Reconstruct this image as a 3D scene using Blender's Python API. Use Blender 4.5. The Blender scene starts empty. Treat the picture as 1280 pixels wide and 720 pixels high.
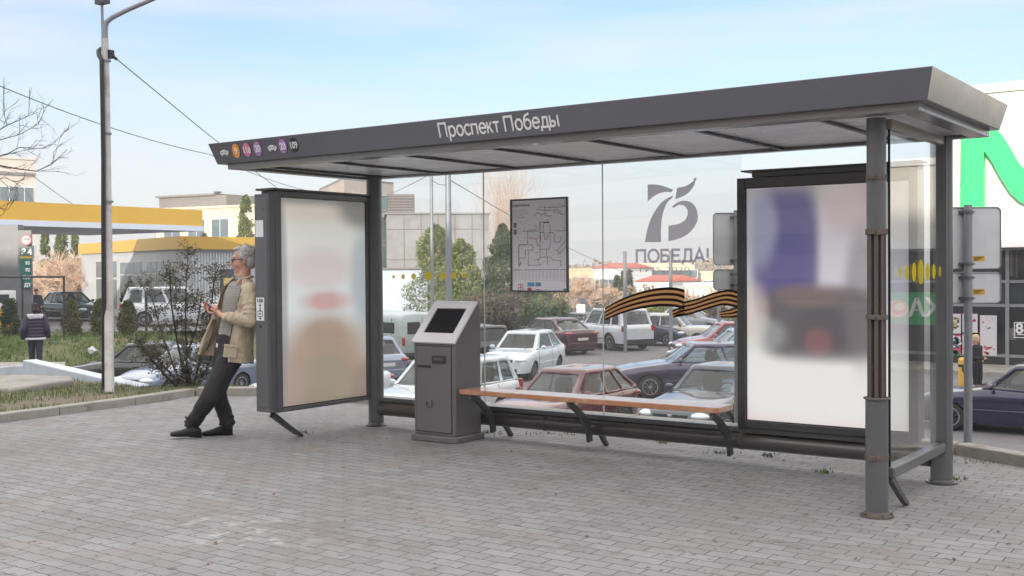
import bpy, math, random
import numpy as np
from mathutils import Vector, Matrix, noise
PI=math.pi; rad=math.radians
SC=bpy.context.scene; COL=SC.collection
random.seed(7)

# ------------------------------------------------------------------ camera solve (metres; shelter rear right post = origin)
F_=1400.9; YAW,PIT,ROL=-.6208,-.0175,-.0074
CAM=Vector((2.125,-8.158,1.5336))
fw=Vector((math.sin(YAW)*math.cos(PIT),math.cos(YAW)*math.cos(PIT),math.sin(PIT)))
rt=Vector((math.cos(YAW),-math.sin(YAW),0)); up_=rt.cross(fw)
RR=rt*math.cos(ROL)+up_*math.sin(ROL); UU=-rt*math.sin(ROL)+up_*math.cos(ROL)
RH=rt.copy(); FH=Vector((math.sin(YAW),math.cos(YAW),0))
def ray(u,v): return fw+RR*((u-640)/F_)+UU*((360-v)/F_)
def at(u,v,d): return CAM+ray(u,v)*d
def gat(u,d,z):
    p=at(u,336,d); return Vector((p.x,p.y,z))
def onz(u,v,z=0.): q=ray(u,v); return CAM+q*((z-CAM.z)/q.z)
def ony(u,v,Y=0.): q=ray(u,v); return CAM+q*((Y-CAM.y)/q.y)
def onx(u,v,X=0.): q=ray(u,v); return CAM+q*((X-CAM.x)/q.x)
HEAD0=math.degrees(math.atan2(RH.y,RH.x))   # world angle of "image right"

# ------------------------------------------------------------------ materials
def srgb(r,g,b):
    f=lambda c:(c/255/12.92 if c/255<=.04045 else ((c/255+.055)/1.055)**2.4)
    return (f(r),f(g),f(b),1)
MATS={}
def mat(name,col,rough=.6,metal=0,var=.0,vscale=3.,bump=0,bscale=60,spec=.5,coat=0,emit=None,rvar=0,dirt=None,dscale=2.):
    if name in MATS: return MATS[name]
    m=bpy.data.materials.new(name); m.use_nodes=True; N=m.node_tree.nodes; L=m.node_tree.links
    b=N['Principled BSDF']; c=tuple(col[:3])+(1,)
    b.inputs['Base Color'].default_value=c; b.inputs['Roughness'].default_value=rough; b.inputs['Metallic'].default_value=metal
    b.inputs['Specular IOR Level'].default_value=spec; b.inputs['Coat Weight'].default_value=coat; b.inputs['Coat Roughness'].default_value=.05
    tc=N.new('ShaderNodeTexCoord')
    if var or dirt:
        n=N.new('ShaderNodeTexNoise'); n.inputs['Scale'].default_value=vscale; n.inputs['Detail'].default_value=8; n.inputs['Roughness'].default_value=.65
        L.new(tc.outputs['Object'],n.inputs['Vector'])
        r=N.new('ShaderNodeMapRange'); r.inputs[1].default_value=.3; r.inputs[2].default_value=.7; r.inputs[3].default_value=1-var; r.inputs[4].default_value=1+var
        L.new(n.outputs['Fac'],r.inputs[0])
        mx=N.new('ShaderNodeVectorMath'); mx.operation='SCALE'; mx.inputs[0].default_value=c[:3]; L.new(r.outputs[0],mx.inputs['Scale'])
        out=mx.outputs[0]
        if dirt:
            n2=N.new('ShaderNodeTexNoise'); n2.inputs['Scale'].default_value=dscale; n2.inputs['Detail'].default_value=10; n2.inputs['Roughness'].default_value=.7
            L.new(tc.outputs['Object'],n2.inputs['Vector'])
            r2=N.new('ShaderNodeMapRange'); r2.inputs[1].default_value=.5; r2.inputs[2].default_value=.68; L.new(n2.outputs['Fac'],r2.inputs[0])
            m2=N.new('ShaderNodeMix'); m2.data_type='RGBA'; L.new(r2.outputs[0],m2.inputs['Factor']); L.new(out,m2.inputs['A']); m2.inputs['B'].default_value=tuple(dirt[:3])+(1,)
            out=m2.outputs['Result']
        L.new(out,b.inputs['Base Color'])
        if rvar:
            r3=N.new('ShaderNodeMapRange'); r3.inputs[1].default_value=.3; r3.inputs[2].default_value=.7; r3.inputs[3].default_value=rough-rvar; r3.inputs[4].default_value=rough+rvar
            L.new(n.outputs['Fac'],r3.inputs[0]); L.new(r3.outputs[0],b.inputs['Roughness'])
    if bump:
        nb=N.new('ShaderNodeTexNoise'); nb.inputs['Scale'].default_value=bscale; nb.inputs['Detail'].default_value=5
        L.new(tc.outputs['Object'],nb.inputs['Vector'])
        bp=N.new('ShaderNodeBump'); bp.inputs['Strength'].default_value=bump; bp.inputs['Distance'].default_value=.02
        L.new(nb.outputs['Fac'],bp.inputs['Height']); L.new(bp.outputs[0],b.inputs['Normal'])
    if emit:
        b.inputs['Emission Color'].default_value=c; b.inputs['Emission Strength'].default_value=emit
    MATS[name]=m; return m

def glass_mat(name='clear_glass',tint=(.972,.982,.978),refl=1.0,base=.012):
    m=bpy.data.materials.new(name); m.use_nodes=True; N=m.node_tree.nodes; L=m.node_tree.links; N.clear()
    o=N.new('ShaderNodeOutputMaterial'); t=N.new('ShaderNodeBsdfTransparent'); t.inputs[0].default_value=tint+(1,)
    g=N.new('ShaderNodeBsdfGlossy'); g.inputs['Roughness'].default_value=.01; g.inputs['Color'].default_value=(1,1,1,1)
    ge=N.new('ShaderNodeNewGeometry'); dt=N.new('ShaderNodeVectorMath'); dt.operation='DOT_PRODUCT'; L.new(ge.outputs['Incoming'],dt.inputs[0]); L.new(ge.outputs['Normal'],dt.inputs[1])
    ab=N.new('ShaderNodeMath'); ab.operation='ABSOLUTE'; L.new(dt.outputs['Value'],ab.inputs[0])
    om=N.new('ShaderNodeMath'); om.operation='SUBTRACT'; om.inputs[0].default_value=1; L.new(ab.outputs[0],om.inputs[1])
    pw=N.new('ShaderNodeMath'); pw.operation='POWER'; pw.inputs[1].default_value=5; L.new(om.outputs[0],pw.inputs[0])
    mu=N.new('ShaderNodeMath'); mu.operation='MULTIPLY_ADD'; mu.inputs[1].default_value=.88*refl; mu.inputs[2].default_value=.03*refl; L.new(pw.outputs[0],mu.inputs[0])
    mx=N.new('ShaderNodeMixShader'); L.new(mu.outputs[0],mx.inputs[0]); L.new(t.outputs[0],mx.inputs[1]); L.new(g.outputs[0],mx.inputs[2])
    d=N.new('ShaderNodeBsdfDiffuse'); d.inputs[0].default_value=(.7,.7,.7,1)
    m2=N.new('ShaderNodeMixShader'); m2.inputs[0].default_value=base; L.new(mx.outputs[0],m2.inputs[1]); L.new(d.outputs[0],m2.inputs[2])
    L.new(m2.outputs[0],o.inputs[0]); MATS[name]=m; return m

def translucent_mat(name,col,alpha):
    m=bpy.data.materials.new(name); m.use_nodes=True; b=m.node_tree.nodes['Principled BSDF']
    b.inputs['Base Color'].default_value=tuple(col[:3])+(1,); b.inputs['Alpha'].default_value=alpha; b.inputs['Roughness'].default_value=.5
    MATS[name]=m; return m

def vinyl_mat(name,col,alpha,trans=.5):
    m=bpy.data.materials.new(name); m.use_nodes=True; N=m.node_tree.nodes; L=m.node_tree.links; N.clear(); o=N.new('ShaderNodeOutputMaterial')
    d=N.new('ShaderNodeBsdfDiffuse'); d.inputs[0].default_value=tuple(col[:3])+(1,); t=N.new('ShaderNodeBsdfTranslucent'); t.inputs[0].default_value=tuple(col[:3])+(1,); c=N.new('ShaderNodeBsdfTransparent')
    a=N.new('ShaderNodeMixShader'); a.inputs[0].default_value=trans; L.new(d.outputs[0],a.inputs[1]); L.new(t.outputs[0],a.inputs[2])
    b=N.new('ShaderNodeMixShader'); b.inputs[0].default_value=alpha; L.new(c.outputs[0],b.inputs[1]); L.new(a.outputs[0],b.inputs[2]); L.new(b.outputs[0],o.inputs[0]); MATS[name]=m; return m
def bright(c,g=1.65): return tuple(min(.86,x*g) for x in srgb(*c)[:3])+(1,)
def poster_mat(name,stops,blobs,rough=.25):
    """printed artwork out of soft colour fields, in the sheet's own UV"""
    m=bpy.data.materials.new(name); m.use_nodes=True; N=m.node_tree.nodes; L=m.node_tree.links; b=N['Principled BSDF']
    b.inputs['Roughness'].default_value=rough; b.inputs['Specular IOR Level'].default_value=.4
    uv=N.new('ShaderNodeUVMap'); sp=N.new('ShaderNodeSeparateXYZ'); L.new(uv.outputs[0],sp.inputs[0])
    cr=N.new('ShaderNodeValToRGB'); cr.color_ramp.interpolation='EASE'
    el=cr.color_ramp.elements
    while len(el)<len(stops): el.new(.5)
    for e,(p,c) in zip(el,stops): e.position=p; e.color=bright(c)
    L.new(sp.outputs['Y'],cr.inputs[0]); out=cr.outputs[0]
    for cx,cy,rx,ry,c,s,*sq in blobs:
        v=N.new('ShaderNodeVectorMath'); v.operation='SUBTRACT'; L.new(uv.outputs[0],v.inputs[0]); v.inputs[1].default_value=(cx,cy,0)
        d=N.new('ShaderNodeVectorMath'); d.operation='DIVIDE'; L.new(v.outputs[0],d.inputs[0]); d.inputs[1].default_value=(rx,ry,1)
        # superellipse-like distance
        if sq:
            s2=N.new('ShaderNodeVectorMath'); s2.operation='MULTIPLY'; L.new(d.outputs[0],s2.inputs[0]); L.new(d.outputs[0],s2.inputs[1]); d=s2
        ln=N.new('ShaderNodeVectorMath'); ln.operation='LENGTH'; L.new(d.outputs[0],ln.inputs[0])
        r=N.new('ShaderNodeMapRange'); r.interpolation_type='SMOOTHERSTEP'; r.inputs[1].default_value=1.25; r.inputs[2].default_value=.45; r.inputs[3].default_value=0; r.inputs[4].default_value=s
        L.new(ln.outputs['Value'],r.inputs[0])
        mx=N.new('ShaderNodeMix'); mx.data_type='RGBA'; L.new(r.outputs[0],mx.inputs['Factor']); L.new(out,mx.inputs['A']); mx.inputs['B'].default_value=bright(c); out=mx.outputs['Result']
    L.new(out,b.inputs['Base Color']); L.new(out,b.inputs['Emission Color']); b.inputs['Emission Strength'].default_value=.22   # emission added to brighten the posters
    MATS[name]=m; return m

# ------------------------------------------------------------------ mesh builder
class MB:
    def __init__(s): s.v=[]; s.f=[]; s.mi=[]; s.m=0; s.uv=None
    def add(s,vs,fs):
        o=len(s.v); s.v+= [Vector(p) for p in vs]
        for f in fs: s.f.append([i+o for i in f]); s.mi.append(s.m)
        return s
    def box(s,x0,x1,y0,y1,z0,z1,M=None):
        vs=[Vector((x,y,z)) for z in (z0,z1) for x,y in ((x0,y0),(x1,y0),(x1,y1),(x0,y1))]
        if M is not None: vs=[M@p for p in vs]
        return s.add(vs,[(3,2,1,0),(4,5,6,7),(0,1,5,4),(1,2,6,5),(2,3,7,6),(3,0,4,7)])
    def hexa(s,b,t):   # 4 bottom + 4 top points
        return s.add(list(b)+list(t),[(3,2,1,0),(4,5,6,7),(0,1,5,4),(1,2,6,5),(2,3,7,6),(3,0,4,7)])
    def cyl(s,a,b,r0,r1=None,n=16,cap=True):
        r1=r0 if r1 is None else r1; a=Vector(a); b=Vector(b); d=(b-a).normalized()
        x=d.orthogonal().normalized(); y=d.cross(x)
        vs=[a+(x*math.cos(2*PI*i/n)+y*math.sin(2*PI*i/n))*r0 for i in range(n)]+[b+(x*math.cos(2*PI*i/n)+y*math.sin(2*PI*i/n))*r1 for i in range(n)]
        fs=[(i,(i+1)%n,n+(i+1)%n,n+i) for i in range(n)]
        if cap: fs+= [tuple(range(n-1,-1,-1)),tuple(range(n,2*n))]
        return s.add(vs,fs)
    def tube(s,pts,rs,n=8,cap=True):
        pts=[Vector(p) for p in pts]
        if not hasattr(rs,'__len__'): rs=[rs]*len(pts)
        vs=[];fs=[]; x=None
        for k,p in enumerate(pts):
            d=(pts[min(k+1,len(pts)-1)]-pts[max(k-1,0)]).normalized()
            x=d.orthogonal().normalized() if x is None else (x-d*x.dot(d)).normalized()
            y=d.cross(x)
            vs+=[p+(x*math.cos(2*PI*i/n)+y*math.sin(2*PI*i/n))*rs[k] for i in range(n)]
        for k in range(len(pts)-1):
            fs+=[(k*n+i,k*n+(i+1)%n,(k+1)*n+(i+1)%n,(k+1)*n+i) for i in range(n)]
        if cap: fs+=[tuple(range(n-1,-1,-1)),tuple((len(pts)-1)*n+i for i in range(n))]
        return s.add(vs,fs)
    def prism(s,poly,ex):      # polygon extruded by vector ex
        poly=[Vector(p) for p in poly]; ex=Vector(ex); n=len(poly)
        return s.add(poly+[p+ex for p in poly],[tuple(range(n-1,-1,-1)),tuple(range(n,2*n))]+[(i,(i+1)%n,n+(i+1)%n,n+i) for i in range(n)])
    def ell(s,c,r,M=None,nu=16,nv=10):
        c=Vector(c); vs=[];fs=[]
        for j in range(1,nv):
            t=PI*j/nv
            for i in range(nu):
                p=Vector((r[0]*math.sin(t)*math.cos(2*PI*i/nu),r[1]*math.sin(t)*math.sin(2*PI*i/nu),r[2]*math.cos(t)))
                vs.append(c+(M@p if M is not None else p))
        k=len(vs)
        for q in (Vector((0,0,r[2])),Vector((0,0,-r[2]))): vs.append(c+(M@q if M is not None else q))
        for j in range(nv-2):
            for i in range(nu): fs.append((j*nu+i,(j+1)*nu+i,(j+1)*nu+(i+1)%nu,j*nu+(i+1)%nu))
        for i in range(nu): fs.append((k,i,(i+1)%nu)); fs.append((k+1,(nv-2)*nu+(i+1)%nu,(nv-2)*nu+i))
        return s.add(vs,fs)
    def caps(s,a,b,r0,r1,n=14):   # tapered capsule
        a=Vector(a);b=Vector(b);d=(b-a).normalized(); pts=[];rs=[]
        for k in (80,55,30): pts.append(a-d*r0*math.sin(rad(k))); rs.append(r0*math.cos(rad(k)))
        pts.append(a); rs.append(r0); pts.append(b); rs.append(r1)
        for k in (30,55,80): pts.append(b+d*r1*math.sin(rad(k))); rs.append(r1*math.cos(rad(k)))
        return s.tube(pts,rs,n)
    def loft(s,secs,closed=True,cap=True):   # secs: equal length point rings
        n=len(secs[0]); vs=[p for q in secs for p in q]; fs=[]
        for k in range(len(secs)-1):
            for i in range(n if closed else n-1): fs.append((k*n+i,k*n+(i+1)%n,(k+1)*n+(i+1)%n,(k+1)*n+i))
        if cap: fs+=[tuple(range(n-1,-1,-1)),tuple((len(secs)-1)*n+i for i in range(n))]
        return s.add(vs,fs)
    def sheet(s,rows):
        n=len(rows[0]); return s.add([p for r in rows for p in r],[(k*n+i,k*n+i+1,(k+1)*n+i+1,(k+1)*n+i) for k in range(len(rows)-1) for i in range(n-1)])
    def xf(s,M): s.v=[M@p for p in s.v]; return s

ORG={}
def fin(me,mats,smooth):
    for m in (mats if isinstance(mats,(list,tuple)) else [mats]): me.materials.append(m)
    if smooth:
        me.polygons.foreach_set('use_smooth',[True]*len(me.polygons))
        if smooth is not True: me.set_sharp_from_angle(angle=rad(smooth))
def obj(name,mb,mats,parent=None,smooth=35,bevel=0,loc=None,uvs=None,orient=True):
    """one mesh object; builder coordinates are world, the parent's base point is subtracted"""
    o0=ORG.get(parent.name,Vector()) if parent else (Vector(loc) if loc is not None else Vector())
    me=bpy.data.meshes.new(name); me.from_pydata([tuple(p-o0) for p in mb.v],[],mb.f)
    me.polygons.foreach_set('material_index',mb.mi)
    if uvs:
        l=me.uv_layers.new(name='UVMap')
        for i,u in enumerate(uvs): l.data[i].uv=u
    me.update(); fin(me,mats,smooth)
    o=bpy.data.objects.new(name,me); COL.objects.link(o)
    if parent: o.parent=parent; ORG[o.name]=o0
    elif loc is not None: o.location=loc
    ORG.setdefault(o.name,o0)
    if bevel:
        b=o.modifiers.new('bevel','BEVEL'); b.width=bevel; b.segments=2; b.limit_method='ANGLE'; b.angle_limit=rad(40); b.harden_normals=False
    return o
def tag(o,label=None,cat=None,group=None,kind=None):
    if label: o['label']=label
    if cat: o['category']=cat
    if group: o['group']=group
    if kind: o['kind']=kind
    return o
def thing(name,label,cat,loc=(0,0,0),rz=0,group=None,local=False):
    o=bpy.data.objects.new(name,None); COL.objects.link(o); o.location=loc; o.rotation_euler=(0,0,rz); o.empty_display_size=.2
    ORG[o.name]=Vector() if local else Vector(loc)
    return tag(o,label,cat,group)
def text_mb(txt,size,fn,depth=.003,align='CENTER',bold=0,spacing=1.0):
    """text as real lettering; fn maps (x right, y up, depth out) -> world point"""
    c=bpy.data.curves.new('t','FONT'); c.body=txt; c.size=size; c.extrude=depth/2; c.align_x=align; c.align_y='CENTER'; c.offset=bold; c.resolution_u=4; c.space_character=spacing
    o=bpy.data.objects.new('t',c); COL.objects.link(o); dg=bpy.context.evaluated_depsgraph_get(); dg.update()
    me=bpy.data.meshes.new_from_object(o.evaluated_get(dg)); mb=MB()
    mb.add([fn(v.co.x,v.co.y,v.co.z+depth/2) for v in me.vertices],[tuple(p.vertices) for p in me.polygons])
    COL.objects.unlink(o); bpy.data.objects.remove(o); bpy.data.curves.remove(c); bpy.data.meshes.remove(me)
    return mb
GLY={ # stroke lettering: (advance, strokes); a stroke is a point list, closed when first == last
'П':(.72,[[(.05,0),(.05,.67),(.56,.67),(.56,0)]]),'р':(.56,[[(.05,-.2),(.05,.52)],'o:.26,.26,.205,.235']),'о':(.56,['o:.27,.26,.215,.235']),'с':(.5,['a:.27,.26,.215,.235,42,318']),
'п':(.54,[[(.05,0),(.05,.475),(.42,.475),(.42,0)]]),'е':(.56,['a:.27,.26,.215,.235,0,322',[(.05,.27),(.485,.27)]]),'к':(.46,[[(.05,0),(.05,.52)],[(.05,.25),(.17,.28),(.34,.50)],[(.18,.28),(.37,0)]]),'т':(.46,[[(0,.475),(.42,.475)],[(.21,0),(.21,.47)]]),
'б':(.57,['o:.28,.24,.205,.215',[(.075,.24),(.085,.45),(.17,.62),(.30,.67),(.45,.72)]]),'д':(.58,[[(.03,-.14),(.03,.04),(.52,.04),(.52,-.14)],[(.10,.05),(.16,.25),(.17,.475),(.44,.475),(.44,.05)]]),'ы':(.70,[[(.05,.52),(.05,.045),(.22,.045),(.31,.07),(.34,.15),(.31,.24),(.22,.27),(.06,.27)],[(.54,0),(.54,.52)]]),' ':(.28,[]),
'О':(.78,['o:.36,.36,.31,.33']),'Б':(.66,[[(.50,.67),(.06,.67),(.06,.045),(.32,.045),(.45,.08),(.50,.20),(.45,.33),(.32,.38),(.06,.38)]]),'Е':(.64,[[(.52,.67),(.06,.67),(.06,.045),(.54,.045)],[(.06,.37),(.48,.37)]]),'Д':(.70,[[(.02,-.13),(.02,.045),(.62,.045),(.62,-.13)],[(.10,.05),(.17,.3),(.18,.67),(.52,.67),(.52,.05)]]),'А':(.66,[[(.02,0),(.30,.70),(.58,0)],[(.12,.22),(.48,.22)]]),'!':(.28,[[(.12,.2),(.12,.72)],[(.12,0),(.12,.11)]])}
def stroke_mb(txt,fn,w,dep=.003):
    m=MB(); X=0; k=0
    for ch in txt:
        adv,st=GLY[ch]
        for s_ in st:
            closed=False
            if isinstance(s_,str):
                q=[float(t) for t in s_[2:].split(',')]; a0,a1=(0,360) if s_[0]=='o' else (q[4],q[5]); closed=s_[0]=='o'; n=22
                s_=[(q[0]+q[2]*math.cos(rad(a0+(a1-a0)*i/n)),q[1]+q[3]*math.sin(rad(a0+(a1-a0)*i/n))) for i in range(n if closed else n+1)]
            P_=[Vector((X+a,b)) for a,b in s_]; n=len(P_); L1=[];R1=[]
            for i in range(n):
                a=P_[(i-1)%n] if closed or i>0 else None; b=P_[(i+1)%n] if closed or i<n-1 else None; c=P_[i]
                d1=(c-a).normalized() if a is not None else (b-c).normalized(); d2=(b-c).normalized() if b is not None else d1
                t=(d1+d2).normalized(); nn=Vector((-t.y,t.x)); s=min(1/max(nn.dot(Vector((-d1.y,d1.x))),.45),2.2)*w/2; L1.append(c+nn*s); R1.append(c-nn*s)
            z0=k*.00012; k=(k+1)%5; rg=range(n if closed else n-1)
            vs=[fn(p.x,p.y,z0) for p in L1]+[fn(p.x,p.y,z0) for p in R1]+[fn(p.x,p.y,z0+dep) for p in L1]+[fn(p.x,p.y,z0+dep) for p in R1]; fs=[]
            for i in rg: j=(i+1)%n; fs+=[(2*n+i,3*n+i,3*n+j,2*n+j),(i,j,n+j,n+i),(i,2*n+i,2*n+j,j),(n+i,n+j,3*n+j,3*n+i)]
            if not closed: fs+=[(0,n,3*n,2*n),(n-1,3*n-1,4*n-1,2*n-1)]
            m.add(vs,fs)
        X+=adv
    return m,X
def nz(x,y,z=0,s=1): return noise.noise(Vector((x*s,y*s,z*s)))

# ------------------------------------------------------------------ render, camera, world, sun
SC.render.engine='CYCLES'; SC.render.resolution_x=1024; SC.render.resolution_y=576
SC.view_settings.view_transform='Standard'; SC.view_settings.look='None'; SC.view_settings.gamma=1; SC.view_settings.use_curve_mapping=False
SC.view_settings.exposure=EXPOSURE if 'EXPOSURE' in globals() else 0.95
SC.cycles.use_denoising=True; SC.cycles.max_bounces=10; SC.cycles.transparent_max_bounces=24; SC.cycles.caustics_reflective=False; SC.cycles.caustics_refractive=False
SC.cycles.volume_bounces=0; SC.cycles.volume_step_rate=10; SC.cycles.sample_clamp_indirect=6
cd=bpy.data.cameras.new('camera'); cd.lens=F_/1280*36; cd.sensor_width=36; cd.clip_end=3000; cd.clip_start=.05
co=bpy.data.objects.new('camera',cd); COL.objects.link(co)
co.matrix_world=Matrix(((RR.x,UU.x,-fw.x,CAM.x),(RR.y,UU.y,-fw.y,CAM.y),(RR.z,UU.z,-fw.z,CAM.z),(0,0,0,1)))
SC.camera=co
SUN_EL=13.5; sd=(-FH*.96-RH*.28).normalized()
SUN_AZ=math.atan2(sd.x,sd.y)
w=bpy.data.worlds.new('World'); SC.world=w; w.use_nodes=True; N=w.node_tree.nodes; L=w.node_tree.links
bg=N['Background']; sky=N.new('ShaderNodeTexSky'); sky.sky_type='NISHITA'; sky.sun_disc=False
sky.sun_elevation=rad(SUN_EL); sky.sun_rotation=SUN_AZ; sky.air_density=1.0; sky.dust_density=.8; sky.ozone_density=1.6; sky.altitude=50
tc=N.new('ShaderNodeTexCoord'); mp=N.new('ShaderNodeMapping'); mp.inputs['Scale'].default_value=(1.1,1.1,9); mp.inputs['Rotation'].default_value=(.12,.05,.5)
L.new(tc.outputs['Generated'],mp.inputs[0]); cn=N.new('ShaderNodeTexNoise'); cn.inputs['Scale'].default_value=1.7; cn.inputs['Detail'].default_value=9; cn.inputs['Roughness'].default_value=.55
L.new(mp.outputs[0],cn.inputs[0]); cr=N.new('ShaderNodeMapRange'); cr.inputs[1].default_value=.42; cr.inputs[2].default_value=.68; cr.inputs[4].default_value=.7
L.new(cn.outputs['Fac'],cr.inputs[0]); cm=N.new('ShaderNodeMix'); cm.data_type='RGBA'; L.new(cr.outputs[0],cm.inputs['Factor']); tn=N.new('ShaderNodeVectorMath'); tn.operation='MULTIPLY'; tn.inputs[1].default_value=(.66,.74,.88); L.new(sky.outputs[0],tn.inputs[0]); L.new(tn.outputs[0],cm.inputs['A'])
cm.inputs['B'].default_value=(3.75,3.85,4.0,1); 
sz=N.new('ShaderNodeSeparateXYZ'); L.new(tc.outputs['Generated'],sz.inputs[0])
hr=N.new('ShaderNodeMapRange'); hr.interpolation_type='SMOOTHSTEP'; hr.inputs[1].default_value=.20; hr.inputs[2].default_value=-.02; hr.inputs[4].default_value=.92; L.new(sz.outputs['Z'],hr.inputs[0])
hm=N.new('ShaderNodeMix'); hm.data_type='RGBA'; L.new(hr.outputs[0],hm.inputs['Factor']); L.new(cm.outputs['Result'],hm.inputs['A']); hm.inputs['B'].default_value=(3.45,3.35,3.5,1)

# bright thin overcast high overhead
orr=N.new('ShaderNodeMapRange'); orr.interpolation_type='SMOOTHSTEP'; orr.inputs[1].default_value=.265; orr.inputs[2].default_value=.45; orr.inputs[4].default_value=.85; L.new(sz.outputs['Z'],orr.inputs[0])
om_=N.new('ShaderNodeMix'); om_.data_type='RGBA'; L.new(orr.outputs[0],om_.inputs['Factor']); L.new(hm.outputs['Result'],om_.inputs['A']); om_.inputs['B'].default_value=(10.2,9.7,9.3,1)
L.new(om_.outputs['Result'],bg.inputs[0]); bg.inputs[1].default_value=.125
ld=bpy.data.lights.new('sun','SUN'); ld.energy=3.2; ld.angle=rad(.6); ld.color=(1,.92,.8); lo=bpy.data.objects.new('sun',ld); COL.objects.link(lo)
sdir=Vector((sd.x*math.cos(rad(SUN_EL)),sd.y*math.cos(rad(SUN_EL)),math.sin(rad(SUN_EL)))); lo.rotation_euler=sdir.to_track_quat('Z','Y').to_euler(); lo.location=(0,-20,30)

# ------------------------------------------------------------------ shared materials
grey=mat('shelter_paint',srgb(90,90,92),.38,.0,var=.07,vscale=5,rvar=.06,coat=.25,bump=.02)
greyd=mat('dark_frame_paint',srgb(66,66,66),.4,.0,var=.08,vscale=6,coat=.2)
fascm=mat('fascia_paint',srgb(129,130,136),.24,1.,var=.03,vscale=3,rvar=.05,coat=.3)
rust=mat('rusty_steel',srgb(98,90,86),.7,.2,var=.25,vscale=30,dirt=srgb(112,92,80),dscale=20,bump=.2)
CG=glass_mat(); CC=glass_mat('cover_sheet',(.99,.99,.985),.5,.0); white=mat('white_paint',(.75,.75,.75),.5,var=.05); black=mat('black_rubber',(.02,.02,.022),.6)
GZ=-2.05

exec_order=[]
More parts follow.
